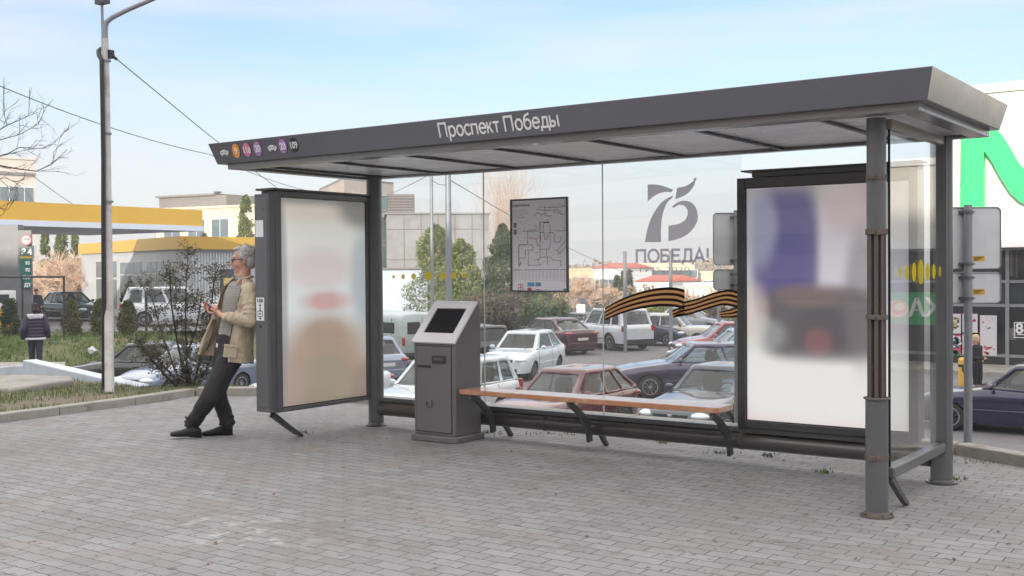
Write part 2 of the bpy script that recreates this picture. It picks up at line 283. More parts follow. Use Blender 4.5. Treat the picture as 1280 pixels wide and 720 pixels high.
# ------------------------------------------------------------------ ground: lot, plaza, kerbs
def paver_mat():
    m=bpy.data.materials.new('pavers'); m.use_nodes=True; N=m.node_tree.nodes; L=m.node_tree.links; b=N['Principled BSDF']
    tc=N.new('ShaderNodeTexCoord')
    # each paver has slightly stepped sides: a triangle wave pushed into the joints
    sp=N.new('ShaderNodeSeparateXYZ'); L.new(tc.outputs['Object'],sp.inputs[0])
    dn=N.new('ShaderNodeTexNoise'); dn.inputs['Scale'].default_value=9; dn.inputs['Detail'].default_value=2; L.new(tc.outputs['Object'],dn.inputs[0])
    ds=N.new('ShaderNodeVectorMath'); ds.operation='SUBTRACT'; L.new(dn.outputs['Color'],ds.inputs[0]); ds.inputs[1].default_value=(.5,.5,.5)
    dm=N.new('ShaderNodeVectorMath'); dm.operation='SCALE'; L.new(ds.outputs[0],dm.inputs[0]); dm.inputs['Scale'].default_value=.014
    px=N.new('ShaderNodeMath'); px.operation='PINGPONG'; px.inputs[1].default_value=.05; L.new(sp.outputs['X'],px.inputs[0])
    ps=N.new('ShaderNodeMath'); ps.operation='MULTIPLY'; ps.inputs[1].default_value=.16; L.new(px.outputs[0],ps.inputs[0])
    cb=N.new('ShaderNodeCombineXYZ'); L.new(ps.outputs[0],cb.inputs['Y'])
    a1=N.new('ShaderNodeVectorMath'); L.new(tc.outputs['Object'],a1.inputs[0]); L.new(dm.outputs[0],a1.inputs[1])
    a2=N.new('ShaderNodeVectorMath'); L.new(a1.outputs[0],a2.inputs[0]); L.new(cb.outputs[0],a2.inputs[1])
    br=N.new('ShaderNodeTexBrick'); br.offset=.5; br.inputs['Scale'].default_value=1; br.inputs['Brick Width'].default_value=.205; br.inputs['Row Height'].default_value=.105
    br.inputs['Mortar Size'].default_value=.0042; br.inputs['Mortar Smooth'].default_value=.35; br.inputs['Bias'].default_value=0
    br.inputs['Color1'].default_value=srgb(128,129,131); br.inputs['Color2'].default_value=srgb(144,145,148); br.inputs['Mortar'].default_value=srgb(66,62,62)
    L.new(a2.outputs[0],br.inputs[0])
    out=br.outputs['Color']
    def mixn(scale,lo,hi,colr,fac,det=6,rough=.6,off=0):
        nonlocal out
        n=N.new('ShaderNodeTexNoise'); n.inputs['Scale'].default_value=scale; n.inputs['Detail'].default_value=det; n.inputs['Roughness'].default_value=rough
        if off:
            ad=N.new('ShaderNodeVectorMath'); ad.inputs[1].default_value=(off,off*2,0); L.new(tc.outputs['Object'],ad.inputs[0]); L.new(ad.outputs[0],n.inputs[0])
        else: L.new(tc.outputs['Object'],n.inputs[0])
        r=N.new('ShaderNodeMapRange'); r.inputs[1].default_value=lo; r.inputs[2].default_value=hi; r.inputs[4].default_value=fac; L.new(n.outputs['Fac'],r.inputs[0])
        x=N.new('ShaderNodeMix'); x.data_type='RGBA'; L.new(r.outputs[0],x.inputs['Factor']); L.new(out,x.inputs['A']); x.inputs['B'].default_value=colr; out=x.outputs['Result']
        return r
    mixn(.55,.42,.66,srgb(116,114,114),.5,off=3)      # broad wear
    mixn(1.7,.5,.7,srgb(134,126,119),.5,off=11)       # sandy dust
    mixn(5,.55,.72,srgb(98,94,93),.5,off=23)       # scuffs
    mixn(.9,.52,.62,srgb(104,99,96),.32,off=41,det=9,rough=.75)
    mixn(13,.64,.70,srgb(72,68,66),.7,off=57,det=2)
    mixn(90,.35,.7,srgb(160,156,155),.3,det=3)        # aggregate grain
    # chalk remains near the photographer
    for c,rx,ry,lo,hi in (((-1.75,-3.35),.85,.5,.50,.62),):
        v=N.new('ShaderNodeVectorMath'); v.operation='SUBTRACT'; L.new(tc.outputs['Object'],v.inputs[0]); v.inputs[1].default_value=(CHX,CHY,0)
        d=N.new('ShaderNodeVectorMath'); d.operation='DIVIDE'; d.inputs[1].default_value=(rx,ry,1); L.new(v.outputs[0],d.inputs[0])
        ln=N.new('ShaderNodeVectorMath'); ln.operation='LENGTH'; L.new(d.outputs[0],ln.inputs[0])
        r=N.new('ShaderNodeMapRange'); r.inputs[1].default_value=1; r.inputs[2].default_value=.3; L.new(ln.outputs['Value'],r.inputs[0])
        n=N.new('ShaderNodeTexNoise'); n.inputs['Scale'].default_value=8; n.inputs['Detail'].default_value=4; L.new(tc.outputs['Object'],n.inputs[0])
        r2=N.new('ShaderNodeMapRange'); r2.inputs[1].default_value=.54; r2.inputs[2].default_value=.66; r2.inputs[4].default_value=.6; L.new(n.outputs['Fac'],r2.inputs[0])
        mu=N.new('ShaderNodeMath'); mu.operation='MULTIPLY'; L.new(r.outputs[0],mu.inputs[0]); L.new(r2.outputs[0],mu.inputs[1])
        x=N.new('ShaderNodeMix'); x.data_type='RGBA'; L.new(mu.outputs[0],x.inputs['Factor']); L.new(out,x.inputs['A']); x.inputs['B'].default_value=srgb(190,188,188); out=x.outputs['Result']
    L.new(out,b.inputs['Base Color']); b.inputs['Roughness'].default_value=.9; b.inputs['Specular IOR Level'].default_value=.15
    n=N.new('ShaderNodeTexNoise'); n.inputs['Scale'].default_value=140; L.new(tc.outputs['Object'],n.inputs[0])
    ma=N.new('ShaderNodeMath'); ma.operation='MULTIPLY_ADD'; ma.inputs[1].default_value=-1.; L.new(br.outputs['Fac'],ma.inputs[0])
    mb_=N.new('ShaderNodeMath'); mb_.operation='MULTIPLY'; mb_.inputs[1].default_value=.25; L.new(n.outputs['Fac'],mb_.inputs[0]); L.new(mb_.outputs[0],ma.inputs[2])
    bp=N.new('ShaderNodeBump'); bp.inputs['Strength'].default_value=.55; bp.inputs['Distance'].default_value=.006; L.new(ma.outputs[0],bp.inputs['Height']); L.new(bp.outputs[0],b.inputs['Normal'])
    return m
ch=onz(300,664); CHX,CHY=ch.x,ch.y
PAV=paver_mat()
asph=mat('asphalt',srgb(112,110,112),.85,var=.1,vscale=1.2,bump=.3,bscale=40,dirt=srgb(96,95,97),dscale=.35)
soil=mat('soil',srgb(108,100,84),.95,var=.25,vscale=2,bump=.5,bscale=12,dirt=srgb(88,92,60),dscale=.8)
turf=mat('turf',srgb(86,92,54),.95,var=.35,vscale=3,bump=.6,bscale=20,dirt=srgb(108,98,74),dscale=1.1)
concrete=mat('kerb_concrete',srgb(150,147,141),.85,var=.15,vscale=8,bump=.4,bscale=50,dirt=srgb(118,112,98),dscale=4)

# terrain: one sheet to the horizon, with the bank the filling station stands on
BANK=[gat(-260,15.5,0),gat(40,19,0),gat(92,23,0),gat(97,33,0),gat(150,38,0),gat(262,39,0),gat(330,47,0),gat(420,66,0),gat(440,240,0),gat(-900,240,0),gat(-900,25,0)]
BP=np.array([(p.x,p.y) for p in BANK])
def bank_h(X,Y):
    """-1.0 on the bank, GZ outside, 4 m slope inside the outline"""
    ins=np.zeros(X.shape,bool); dmin=np.full(X.shape,1e9); n=len(BP)
    for i in range(n):
        x0,y0=BP[i]; x1,y1=BP[(i+1)%n]
        c=((y0>Y)!=(y1>Y))&(X<(x1-x0)*(Y-y0)/((y1-y0)+1e-12)+x0); ins^=c
        t=np.clip(((X-x0)*(x1-x0)+(Y-y0)*(y1-y0))/((x1-x0)**2+(y1-y0)**2),0,1)
        dmin=np.minimum(dmin,np.hypot(X-x0-t*(x1-x0),Y-y0-t*(y1-y0)))
    k=np.clip(dmin/4.5,0,1); k=k*k*(3-2*k)
    return np.where(ins,GZ+k*(1.05),GZ)
def axis(lo,hi,fine):
    a=list(np.arange(fine[0],fine[1],.7)); x=fine[1]; st=.9
    while x<hi: a.append(x); x+=st; st*=1.18
    x=fine[0]-.9; st=.9; b=[]
    while x>lo: b.append(x); x-=st; st*=1.18
    return np.array(sorted(a+b+[lo,hi]))
xs=axis(-1500,1500,(-75,-8)); ys=axis(-1500,1500,(-2,75))
GX,GY=np.meshgrid(xs,ys); GH=bank_h(GX,GY)
rng=np.random.RandomState(3)
on=GH>GZ+.02
GH=GH+np.where(on,(rng.rand(*GH.shape)-.5)*.1,0)
nx,ny=len(xs),len(ys)
g=MB(); g.v=[Vector(p) for p in zip(GX.ravel(),GY.ravel(),GH.ravel())]
for j in range(ny-1):
    for i in range(nx-1):
        g.f.append((j*nx+i,j*nx+i+1,(j+1)*nx+i+1,(j+1)*nx+i)); g.mi.append(1 if on[j:j+2,i:i+2].any() else 0)
gr=obj('ground',g,[asph,turf],smooth=True); tag(gr,kind='structure')
BL=[tuple(q) for q in BP]
def gz(p):
    X,Y=p.x,p.y; ins=False; dm=1e18
    for (x0,y0),(x1,y1) in zip(BL,BL[1:]+BL[:1]):
        if (y0>Y)!=(y1>Y) and X<(x1-x0)*(Y-y0)/(y1-y0)+x0: ins=not ins
        ex,ey=x1-x0,y1-y0; t=((X-x0)*ex+(Y-y0)*ey)/(ex*ex+ey*ey); t=0 if t<0 else 1 if t>1 else t; q=(X-x0-t*ex)**2+(Y-y0-t*ey)**2
        if q<dm: dm=q
    k=min(1,math.sqrt(dm)/4.5); k=k*k*(3-2*k); return GZ+k*1.05 if ins else GZ
# station forecourt: asphalt patch a little above the bank top
fc=MB(); fc.prism([gat(-200,47,-.965),gat(60,45.5,-.965),gat(250,46.5,-.965),gat(330,56,-.965),gat(385,78,-.965),gat(-200,78,-.965)],(0,0,.03)); tag(obj('forecourt_road',fc,asph),kind='structure')

# plaza outline from the kerb line (inner edge)
KL=[onz(-330,566),onz(-120,543),onz(0,529),onz(89,517),onz(160,507.5),onz(215,500.5)]
p_b=onz(1190,568); p_c=onz(1280,584.5); e=(p_c-p_b).normalized()
corner=Vector((-8.95,1.05,0))
KB=[Vector((-8.2,1.22,0)),Vector((-5,1.27,0)),Vector((-1.2,1.33,0)),p_b,p_c,p_c+e*2.5,p_c+e*9]
def bez(a,b,c,n=7): return [a*(1-t)**2+b*2*t*(1-t)+c*t*t for t in [i/n for i in range(n+1)]]
KL2=KL[:-1]+bez(KL[-1],Vector((-9.35,1.1,0)),KB[0])[0:]
KERB=KL2+KB[1:]
pz=MB(); far=[KERB[-1]+Vector((0,-30,0)),Vector((-20,-30,0)),KERB[0]+Vector((-6,-10,0))]
poly=KERB+far; area=sum(a.x*b.y-b.x*a.y for a,b in zip(poly,poly[1:]+poly[:1]))
if area<0: poly=poly[::-1]
me_poly=[Vector((p.x,p.y,-.6)) for p in poly]
pz.prism(me_poly,(0,0,.6)); tag(obj('plaza_pavement',pz,PAV,smooth=False),kind='structure')
# kerb stones along it (one continuous run, joints as gaps)
def offset(path,d):
    r=[]
    for i,p in enumerate(path):
        t=(path[min(i+1,len(path)-1)]-path[max(i-1,0)]).normalized(); nrm=Vector((-t.y,t.x,0)); r.append(p+nrm*d)
    return r
sgn=1 if (offset(KERB,1)[8]-Vector((-3,-3,0))).length>(KERB[8]-Vector((-3,-3,0))).length else -1
kb=MB()
def resample(path,step):
    out=[path[0].copy()]; acc=0
    for a,b in zip(path,path[1:]):
        L_=(b-a).length; t=step-acc
        while t<=L_: out.append(a+(b-a)*(t/L_)); t+=step
        acc=(L_-(t-step))
    return out
kp=resample(KERB,1.0)
for i in range(len(kp)-1):
    a,b=kp[i],kp[i+1]; t=(b-a).normalized(); nrm=Vector((-t.y,t.x,0))*sgn; a2=a+t*.006; b2=b-t*.006
    j=[random.uniform(-.006,.006) for _ in range(3)]
    bt=[a2+nrm*j[0],b2+nrm*j[1],b2+nrm*.15,a2+nrm*.15]; bt=[Vector((p.x,p.y,-.5)) for p in bt]
    tp=[Vector((p.x,p.y,.095+j[2])) for p in bt]
    kb.hexa(bt,tp)
tag(obj('kerb',kb,concrete,bevel=.012),kind='structure')
# the raised ground outside the left kerb: grass strip on top of a retaining edge
gs=MB(); out=[p+ (offset(KL2,sgn*.15)[i]-p)*1.0 for i,p in enumerate(KL2)]
outer=[gat(-330,15.,0),gat(-60,15.6,0),gat(60,15.6,0),gat(120,15.0,0),gat(178,14.45,0),gat(215,14.35,0),gat(262,14.6,0)]
ring=out+[out[-1]+Vector((0,.35,0))]+outer[::-1]
ring=[Vector((p.x,p.y,-.9)) for p in ring]
gs.prism(ring if sum(a.x*b.y-b.x*a.y for a,b in zip(ring,ring[1:]+ring[:1]))>0 else ring[::-1],(0,0,.945))
tag(obj('verge_soil',gs,[soil],smooth=False),kind='structure')
def inpoly(x,y,pl):
    c=False; n=len(pl)
    for i in range(n):
        a,b=pl[i],pl[(i+1)%n]
        if (a.y>y)!=(b.y>y) and x<(b.x-a.x)*(y-a.y)/(b.y-a.y)+a.x: c=not c
    return c
def blades(n,sampler,h0,h1,wd):
    m=MB()
    for _ in range(n):
        q=sampler()
        if q is None: continue
        a=random.uniform(0,2*PI); h=random.uniform(h0,h1); l=random.uniform(0,.6)*h; d=Vector((math.cos(a),math.sin(a),0)); s_=Vector((-d.y,d.x,0))*wd*random.uniform(.6,1.3)
        m.add([q-s_,q+s_,q+s_*.6+d*l*.4+Vector((0,0,h*.6)),q-s_*.6+d*l*.4+Vector((0,0,h*.6)),q+d*l+Vector((0,0,h))],[(0,1,2,3),(3,2,4)])
    return m
grassm=mat('grass_blades',srgb(88,110,54),.8,var=.35,vscale=7,dirt=srgb(118,122,76),dscale=5)
xs_=[p.x for p in ring]; ys_=[p.y for p in ring]
def smp():
    x=random.uniform(max(min(xs_),-17),max(xs_)); y=random.uniform(min(ys_),max(ys_))
    if not inpoly(x,y,ring): return None
    k=nz(x,y,0,1.1)+.5*nz(x,y,4,4)
    if k<random.uniform(-.45,.15): return None
    return Vector((x,y,.04))
tag(obj('verge_grass',blades(42000,smp,.02,.07,.004),grassm,smooth=False),'short patchy green grass on the verge beside the kerb','grass',kind='stuff')
def smp2():
    u=random.uniform(-30,345); d=random.uniform(18,47)
    p=gat(u,d,0); z=gz(p)
    if z<GZ+.15: return None
    if nz(p.x,p.y,0,.6)+.5*nz(p.x,p.y,2,2.)<random.uniform(-.5,.2): return None
    return Vector((p.x,p.y,z-.03))
tag(obj('bank_grass',blades(60000,smp2,.06,.22,.02),grassm,smooth=False),'rough green grass on the bank below the filling station','grass',kind='stuff')
# weeds and dry leaves in the joints near the pipe
def wd_s():
    u,v,s_=random.choice([(830,553,5),(605,541,10),(960,570,4),(1190,600,8),(380,541,6),(1240,578,30),(905,566,9),(1030,590,6),(700,543,30)])
    return onz(u+random.gauss(0,s_),v+random.gauss(0,1.2),.002)
tag(obj('joint_weeds',blades(700,wd_s,.01,.03,.004),grassm,smooth=False),'tiny weeds growing between pavers along the shelter','weeds',kind='stuff')

# ------------------------------------------------------------------ THE SHELTER
W=5.36; FD=-1.31; ZS=2.428; ZB=2.475; ZT=2.657
SX0,SX1,SY0,SY1=-5.70,.272,-1.531,.21
B=[(-5.785,-1.575),(.332,-1.575),(.332,.235),(-5.785,.235)]     # fascia foot
T=[(-5.845,-1.629),(.377,-1.629),(.377,.295),(-5.845,.295)]     # fascia top
sh=thing('bus_shelter','long dark grey metal and glass bus shelter with a flat flared roof on round posts','bus shelter',(0,0,0))
r=MB(); bv=[Vector((x,y,ZB)) for x,y in B]; tv=[Vector((x,y,ZT)) for x,y in T]
n4=[(i,(i+1)%4) for i in range(4)]
r.add(bv+tv,[(i,j,4+j,4+i) for i,j in n4]+[(7,6,5,4)][0:0]+[(4,5,6,7),(3,2,1,0)])
roof=obj('roof',r,fascm,sh,bevel=.004)
# slab rim (frame below the fascia)
f=MB(); f.box(SX0,SX1,SY0,SY0+.13,ZS,ZB+.002); f.box(SX0,SX1,SY1-.09,SY1,ZS,ZB+.002)
f.box(SX0,SX0+.12,SY0+.132,SY1-.092,ZS,ZB+.002); f.box(SX1-.12,SX1,SY0+.132,SY1-.092,ZS,ZB+.002)
rim=obj('roof_rim',f,mat('rim_paint',srgb(122,119,117),.3,.0,var=.05,coat=.5),roof,bevel=.004)
# soffit sheets, crumpled glossy film
def soffit_mat():
    m=mat('soffit_sheet',srgb(244,244,246),.3,.7,var=.1,vscale=2.2); N=m.node_tree.nodes; L=m.node_tree.links; b=N['Principled BSDF']
    tc=N.new('ShaderNodeTexCoord'); mp=N.new('ShaderNodeMapping'); mp.inputs['Scale'].default_value=(1.2,4,1); mp.inputs['Rotation'].default_value=(0,0,.35); L.new(tc.outputs['Object'],mp.inputs[0])
    n=N.new('ShaderNodeTexNoise'); n.inputs['Scale'].default_value=2.6; n.inputs['Detail'].default_value=6; n.inputs['Distortion'].default_value=1.6; L.new(mp.outputs[0],n.inputs[0])
    bp=N.new('ShaderNodeBump'); bp.inputs['Strength'].default_value=1.; bp.inputs['Distance'].default_value=.35; L.new(n.outputs['Fac'],bp.inputs['Height']); L.new(bp.outputs[0],b.inputs['Normal'])
    return m
sfm=soffit_mat()
jx=[-5.36+.0]+[-4.62,-3.77,-2.92,-2.07,-1.22]+[-.37]
edges=[SX0+.12]+jx+[SX1-.12]
for a,b_ in zip(edges,edges[1:]):
    m=MB(); rows=[]
    for j in range(9):
        y=SY0+.13+(SY1-SY0-.22)*j/8
        rows.append([Vector((a+.01+(b_-a-.02)*i/8,y,ZS+.024+.006*nz(a+i*.3,j*.5,0,1.3))) for i in range(9)])
    m.sheet(rows); m.f=[t[::-1] for t in m.f]
    obj('soffit_panel',m,sfm,sh,smooth=True)
for x in jx:
    m=MB(); m.box(x-.016,x+.016,SY0+.131,SY1-.091,ZS+.004,ZS+.04); obj('joist',m,greyd,sh,bevel=.003)
# front stop name
def fas(x,t,d):  # on the sloping front fascia: t 0..1 up, d outwards
    a=Vector((x,-1.575,ZB)); b=Vector((x,-1.629,ZT)); nrm=Vector((0,-(ZT-ZB),-.054)).normalized()
    return a+(b-a)*t+nrm*(d+.002)
FH_=(Vector((0,-1.629,ZT))-Vector((0,-1.575,ZB))).length
xa=ony(549,163,-1.60).x; xb=ony(699,155,-1.60).x
def name_fn(cx,scale=1.):
    return lambda x,y,d: fas(cx+x*scale,.5+y/FH_,d)
adv_=sum(GLY[c_][0] for c_ in 'Проспект Победы')-.1; k=(xb-xa)/adv_
tm,_=stroke_mb('Проспект Победы',lambda x,y,d:fas(xa+x*k,.53+((y-.33)*k*1.2)/FH_,d),.10,.003)
obj('stop_name',tm,mat('lettering_white',(.8,.8,.8),.5),roof,smooth=False)
def disc(fn,cx,cy,rx,ry,d0,d1,n=32):
    m=MB(); m.prism([fn(cx+rx*math.cos(2*PI*i/n),cy+ry*math.sin(2*PI*i/n),d0) for i in range(n)],fn(0,0,d1)-fn(0,0,d0)); return m
rfn=lambda x,y,d: fas(x,.5+y/FH_,d)
for u,v,cname,colr,txt in ((296,190,'orange',srgb(222,150,70),'9'),(309.5,189.5,'pink',srgb(205,110,150),'11а'),(323,188,'violet',srgb(168,130,178),'20'),(354.5,185.5,'violet2',srgb(160,120,172),'20'),(368,184.5,'black',srgb(38,38,40),'109')):
    cx=ony(u,v,-1.6).x; b=obj('route_badge',disc(rfn,cx,.008,.047,.062,.001,.004),mat('badge_'+cname,colr,.5),roof,smooth=False)
    t=text_mb(txt,.085 if len(txt)<3 else .082,lambda x,y,d:fas(cx+x*.8,.53+y/FH_,d+.0045),.002,bold=.001); obj('route_number',t,MATS['lettering_white'],b,smooth=False)
for u in (281,341):   # small trolleybus signs
    cx=ony(u,190,-1.6).x; m=MB()
    P_=lambda x,y,d=.001:fas(cx+x,.5+y/FH_,d)
    ex=P_(0,0,.004)-P_(0,0,.001)
    m.prism([P_(-.05,-.012),P_(.05,-.012),P_(.054,.008),P_(.044,.018),P_(.02,.018),P_(.012,.027),P_(-.02,.027),P_(-.028,.018),P_(-.046,.018),P_(-.052,.006)],ex)
    for q in (-.03,.03): m.add(disc(lambda x,y,d:P_(x,y,d),q,-.013,.01,.011,.001,.004,12).v,disc(rfn,0,0,1,1,0,.1,12).f)
    m.m=1
    for q in (-.034,-.012,.012,.034): m.prism([P_(q-.006,.002,.0045),P_(q+.006,.002,.0045),P_(q+.006,.012,.0045),P_(q-.006,.012,.0045)],ex*.3)
    obj('trolleybus_symbol',m,[MATS['lettering_white'],greyd],roof,smooth=False)

# posts
def post(name,x,y,segs):
    return x
for x in (0,-W):
    m=MB(); m.cyl((x,0,.012),(x,0,ZS),.076,n=28); p=obj('post',m,grey,sh)
    m=MB(); m.cyl((x,0,.0),(x,0,.014),.105,n=28); m.cyl((x,0,.014),(x,0,.03),.088,.08,n=28); obj('base_flange',m,greyd,p,bevel=.002)
fx,fy=-.04,FD
m=MB(); m.cyl((fx,fy,.012),(fx,fy,.725),.068,n=32)
m.cyl((fx,fy,1.74),(fx,fy,ZS),.058,n=28)
m.cyl((fx,fy,.725),(fx,fy,1.74),.030,n=16)
p=obj('post',m,grey,sh)
for k in range(8):
    a=2*PI*k/8+.25; c=Vector((fx+.047*math.cos(a),fy+.047*math.sin(a),0)); m=MB()
    M=Matrix.Translation(c)@Matrix.Rotation(a,4,'Z'); m.box(-.008,.008,-.0115,.0115,.72,1.75,M); obj('conduit',m,mat('conduit_steel',srgb(96,86,84),.45,.3,var=.12),p,bevel=.002)
for z,rr,h in ((.365,.071,.035),(.725,.079,.012),(1.22,.065,.03),(1.74,.066,.036),(2.07,.063,.03)):
    m=MB(); m.cyl((fx,fy,z-h/2),(fx,fy,z+h/2),rr,n=32)
    if h>.02:
        a=-PI/2-.1; d=Vector((math.cos(a),math.sin(a),0)); m.box(-.02,.02,-.02,.006,z-h/2+.003,z+h/2-.003,Matrix.Translation((fx,fy,0))@Matrix.Translation(d*rr)@Matrix.Rotation(-.1,4,'Z'))
        m.cyl(Vector((fx,fy,z))+d*rr+Vector((-.03,0,0)),Vector((fx,fy,z))+d*rr+Vector((.03,0,0)),.005,n=8)
    obj('collar',m,rust if h>.02 else mat('collar_plate',srgb(104,96,92),.6,.3,var=.2,vscale=30),p,bevel=.002)
m=MB(); m.cyl((fx,fy,0),(fx,fy,.012),.1,n=28); m.cyl((fx,fy,.012),(fx,fy,.035),.079,.069,n=28); obj('base_flange',m,rust,p)
for a in (0.3,2.2,4,5.4): m=MB(); m.cyl((fx+.085*math.cos(a),fy+.085*math.sin(a),.012),(fx+.085*math.cos(a),fy+.085*math.sin(a),.026),.008,n=6); obj('bolt',m,rust,p)

# back pipe and glass rail
m=MB(); m.cyl((-W+.07,0,.175),(-.07,0,.175),.068,n=28); pipe=obj('base_pipe',m,mat('pipe_paint',srgb(72,70,69),.3,.0,var=.1,vscale=4,coat=.4),sh)
m=MB(); m.box(-W+.07,-1.52,-.026,.026,.246,.285); obj('glass_rail',m,grey,pipe,bevel=.003)
for x in (-3.35,-1.5,-.45):
    m=MB(); m.cyl((x-.012,0,.175),(x+.012,0,.175),.0715,n=28); obj('pipe_joint',m,rust,pipe)
# back panes
seams=[-5.28,-4.02,-2.762,-1.5]
for a,b_ in zip(seams,seams[1:]):
    m=MB(); m.box(a+.004,b_-.004,-.005,.005,.272,ZS-.002); obj('glass_pane',m,CG,sh,smooth=False)
seal=mat('seam_seal',srgb(206,210,208),.4)
for x in seams[1:-1]:
    m=MB(); m.box(x-.0022,x+.0022,-.007,.007,.285,ZS-.002); obj('seam_strip',m,seal,sh)
# end pane and its frame
m=MB(); m.box(.01,.02,-1.235,-.075,.30,2.36); gend=obj('glass_pane',m,CG,sh,smooth=False)
m=MB(); m.box(.008,.022,-1.242,-1.236,.27,2.40); obj('pane_edge',m,mat('glass_edge',srgb(22,40,36),.2),gend)
m=MB(); m.box(-.022,.05,-1.26,-.07,.232,.30); obj('end_rail',m,grey,sh,bevel=.008)
m=MB(); m.box(-.012,.042,-1.26,-.07,2.365,2.425); obj('end_rail',m,mat('rim_light',srgb(150,145,140),.4,coat=.4),sh,bevel=.006)
m=MB(); m.box(-.028,.056,-.082,-.062,.30,2.42); obj('end_stile',m,grey,sh,bevel=.003)
def foot(y0,dirv,x,name='support_foot',w=.05,h=.24,reach=.36,th=.02):
    m=MB(); pts=[]
    for i in range(9):
        t=i/8; y=reach*(.25*t+.75*(1-math.cos(t*PI/2))) if 0 else reach*(1-(1-t)**1.0)*(.55+.45*t); z=h*(1-t**1.35)
        pts.append((y,z))
    lo=[]; up=[]
    for i,(y,z) in enumerate(pts):
        a=pts[max(i-1,0)]; b=pts[min(i+1,8)]; t=Vector((b[0]-a[0],b[1]-a[1])).normalized(); n_=Vector((-t.y,t.x))*(w*(.5-.16*i/8))
        lo.append((y-n_.x,z-n_.y)); up.append((y+n_.x,z+n_.y))
    poly=lo+up[::-1]
    base=Vector((x,y0,0)); dv=Vector(dirv)
    side=Vector((-dv.y,dv.x,0))*th
    m.prism([base+dv*a-side/2*1+Vector((0,0,max(b,0.0))) for a,b in poly],side); return m
obj('support_foot',foot(-1.24,(0,1,0),.014,th=.035),greyd,sh,bevel=.003)
obj('support_foot',foot(-1.27,(0,1,0),-5.455,th=.05),greyd,sh,bevel=.003)

# end advert box (left)
LB=Vector((-5.455,0,0)); fz0,fz1=.262,2.24
m=MB(); x0,x1=-5.55,-5.362
m.box(x0,x1,-1.28,-1.215,fz0,fz1); m.box(x0,x1,-.105,-.055,fz0,fz1); m.box(x0,x1,-1.214,-.106,fz0,fz0+.035); m.box(x0,x1,-1.214,-.106,fz1-.05,fz1); m.box(x0,x1-.03,-1.214,-.106,fz0+.036,fz1-.051)
adv=obj('advert_panel',m,grey,sh,bevel=.004)
m=MB(); m.box(-5.57,-5.345,-1.33,-.06,fz1+.003,fz1+.022); m.box(-5.53,-5.38,-1.2,-.06,fz1-.0,fz1+.0025); obj('top_cap',m,greyd,adv,bevel=.003)
def quad_sheet(name,pts,m,parent,th=.002):   # TL,TR,BR,BL seen from the front
    pts=[Vector(p) for p in pts]; n_=(pts[1]-pts[0]).cross(pts[3]-pts[0]).normalized()*-1
    mb=MB(); mb.add([pts[3],pts[2],pts[1],pts[0]],[(0,1,2,3)]); mb.add([p-n_*th for p in (pts[3],pts[2],pts[1],pts[0])],[(3,2,1,0)])
    return obj(name,mb,m,parent,smooth=False,uvs=[(0,0),(1,0),(1,1),(0,1),(0,1),(1,1),(1,0),(0,0)])
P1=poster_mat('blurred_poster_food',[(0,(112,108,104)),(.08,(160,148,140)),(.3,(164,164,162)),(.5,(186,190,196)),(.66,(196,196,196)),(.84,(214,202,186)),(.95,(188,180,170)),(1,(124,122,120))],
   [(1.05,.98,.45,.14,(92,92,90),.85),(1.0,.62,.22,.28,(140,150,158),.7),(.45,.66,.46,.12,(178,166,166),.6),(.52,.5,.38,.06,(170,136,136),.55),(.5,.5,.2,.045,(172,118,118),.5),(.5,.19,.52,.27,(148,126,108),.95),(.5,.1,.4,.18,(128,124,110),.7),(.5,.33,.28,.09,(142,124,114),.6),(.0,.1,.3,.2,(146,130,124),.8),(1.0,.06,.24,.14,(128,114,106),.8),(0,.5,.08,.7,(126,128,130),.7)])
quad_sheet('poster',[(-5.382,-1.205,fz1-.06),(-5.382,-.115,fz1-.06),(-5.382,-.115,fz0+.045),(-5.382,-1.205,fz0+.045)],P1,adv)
m=MB(); m.box(-5.372,-5.367,-1.213,-.107,fz0+.036,fz1-.051); obj('cover_glass',m,CC,adv,smooth=False)
# front stile with charging sockets
m=MB(); m.box(-5.552,-5.37,-1.36,-1.282,fz0+.01,fz1-.03); m.box(-5.537,-5.385,-1.366,-1.3605,fz0+.05,fz1-.07); st=obj('charging_stile',m,grey,adv,bevel=.006)
yy=-1.3672
def stile_pt(a,b,d=0): return Vector((-5.537+a*.152,yy-d,b))
zt_=onz; 
def zat(v): # height on the stile face for an image row
    return ony(332,v,-1.366).z
m=MB(); m.box(-5.53,-5.43,-1.3695,-1.3665,zat(296),zat(275)); obj('notice_sheet',m,mat('paper',(.72,.72,.74),.6),st)
m=MB(); m.box(-5.53,-5.43,-1.3695,-1.3665,zat(401),zat(372)); us=obj('usb_label',m,MATS['paper'],st)
kx=-5.48; m=text_mb('USB',.045,lambda x,y,d:Vector((kx+x,-1.3698-d,zat(376)+y)),.001,bold=.001)
inkm=mat('ink',(.03,.03,.03),.6)
obj('lettering',m,inkm,us,smooth=False)
m=MB(); zc=zat(384)
m.prism([(kx,-1.3698,zc+.035),(kx-.014,-1.3698,zc+.01),(kx-.004,-1.3698,zc+.01),(kx-.004,-1.3698,zc-.035),(kx+.004,-1.3698,zc-.035),(kx+.004,-1.3698,zc+.01),(kx+.014,-1.3698,zc+.01)][::-1],(0,-.001,0))
m.cyl((kx,-1.3698,zc-.03),(kx,-1.3708,zc-.03),.01,n=14)
zc=zat(392.5)
for a,b,c_,d_ in ((-.032,.032,-.026,-.021),(-.032,.032,.021,.026),(-.032,-.027,-.021,.021),(.027,.032,-.021,.021)): m.box(kx+a,kx+b,-1.3708,-1.3698,zc+c_,zc+d_)
m.box(kx-.012,kx+.012,-1.3708,-1.3698,zc-.006,zc+.006); m.cyl((kx,-1.3698,zat(398)),(kx,-1.3708,zat(398)),.011,n=14)
obj('plug_symbol',m,inkm,us,smooth=False)
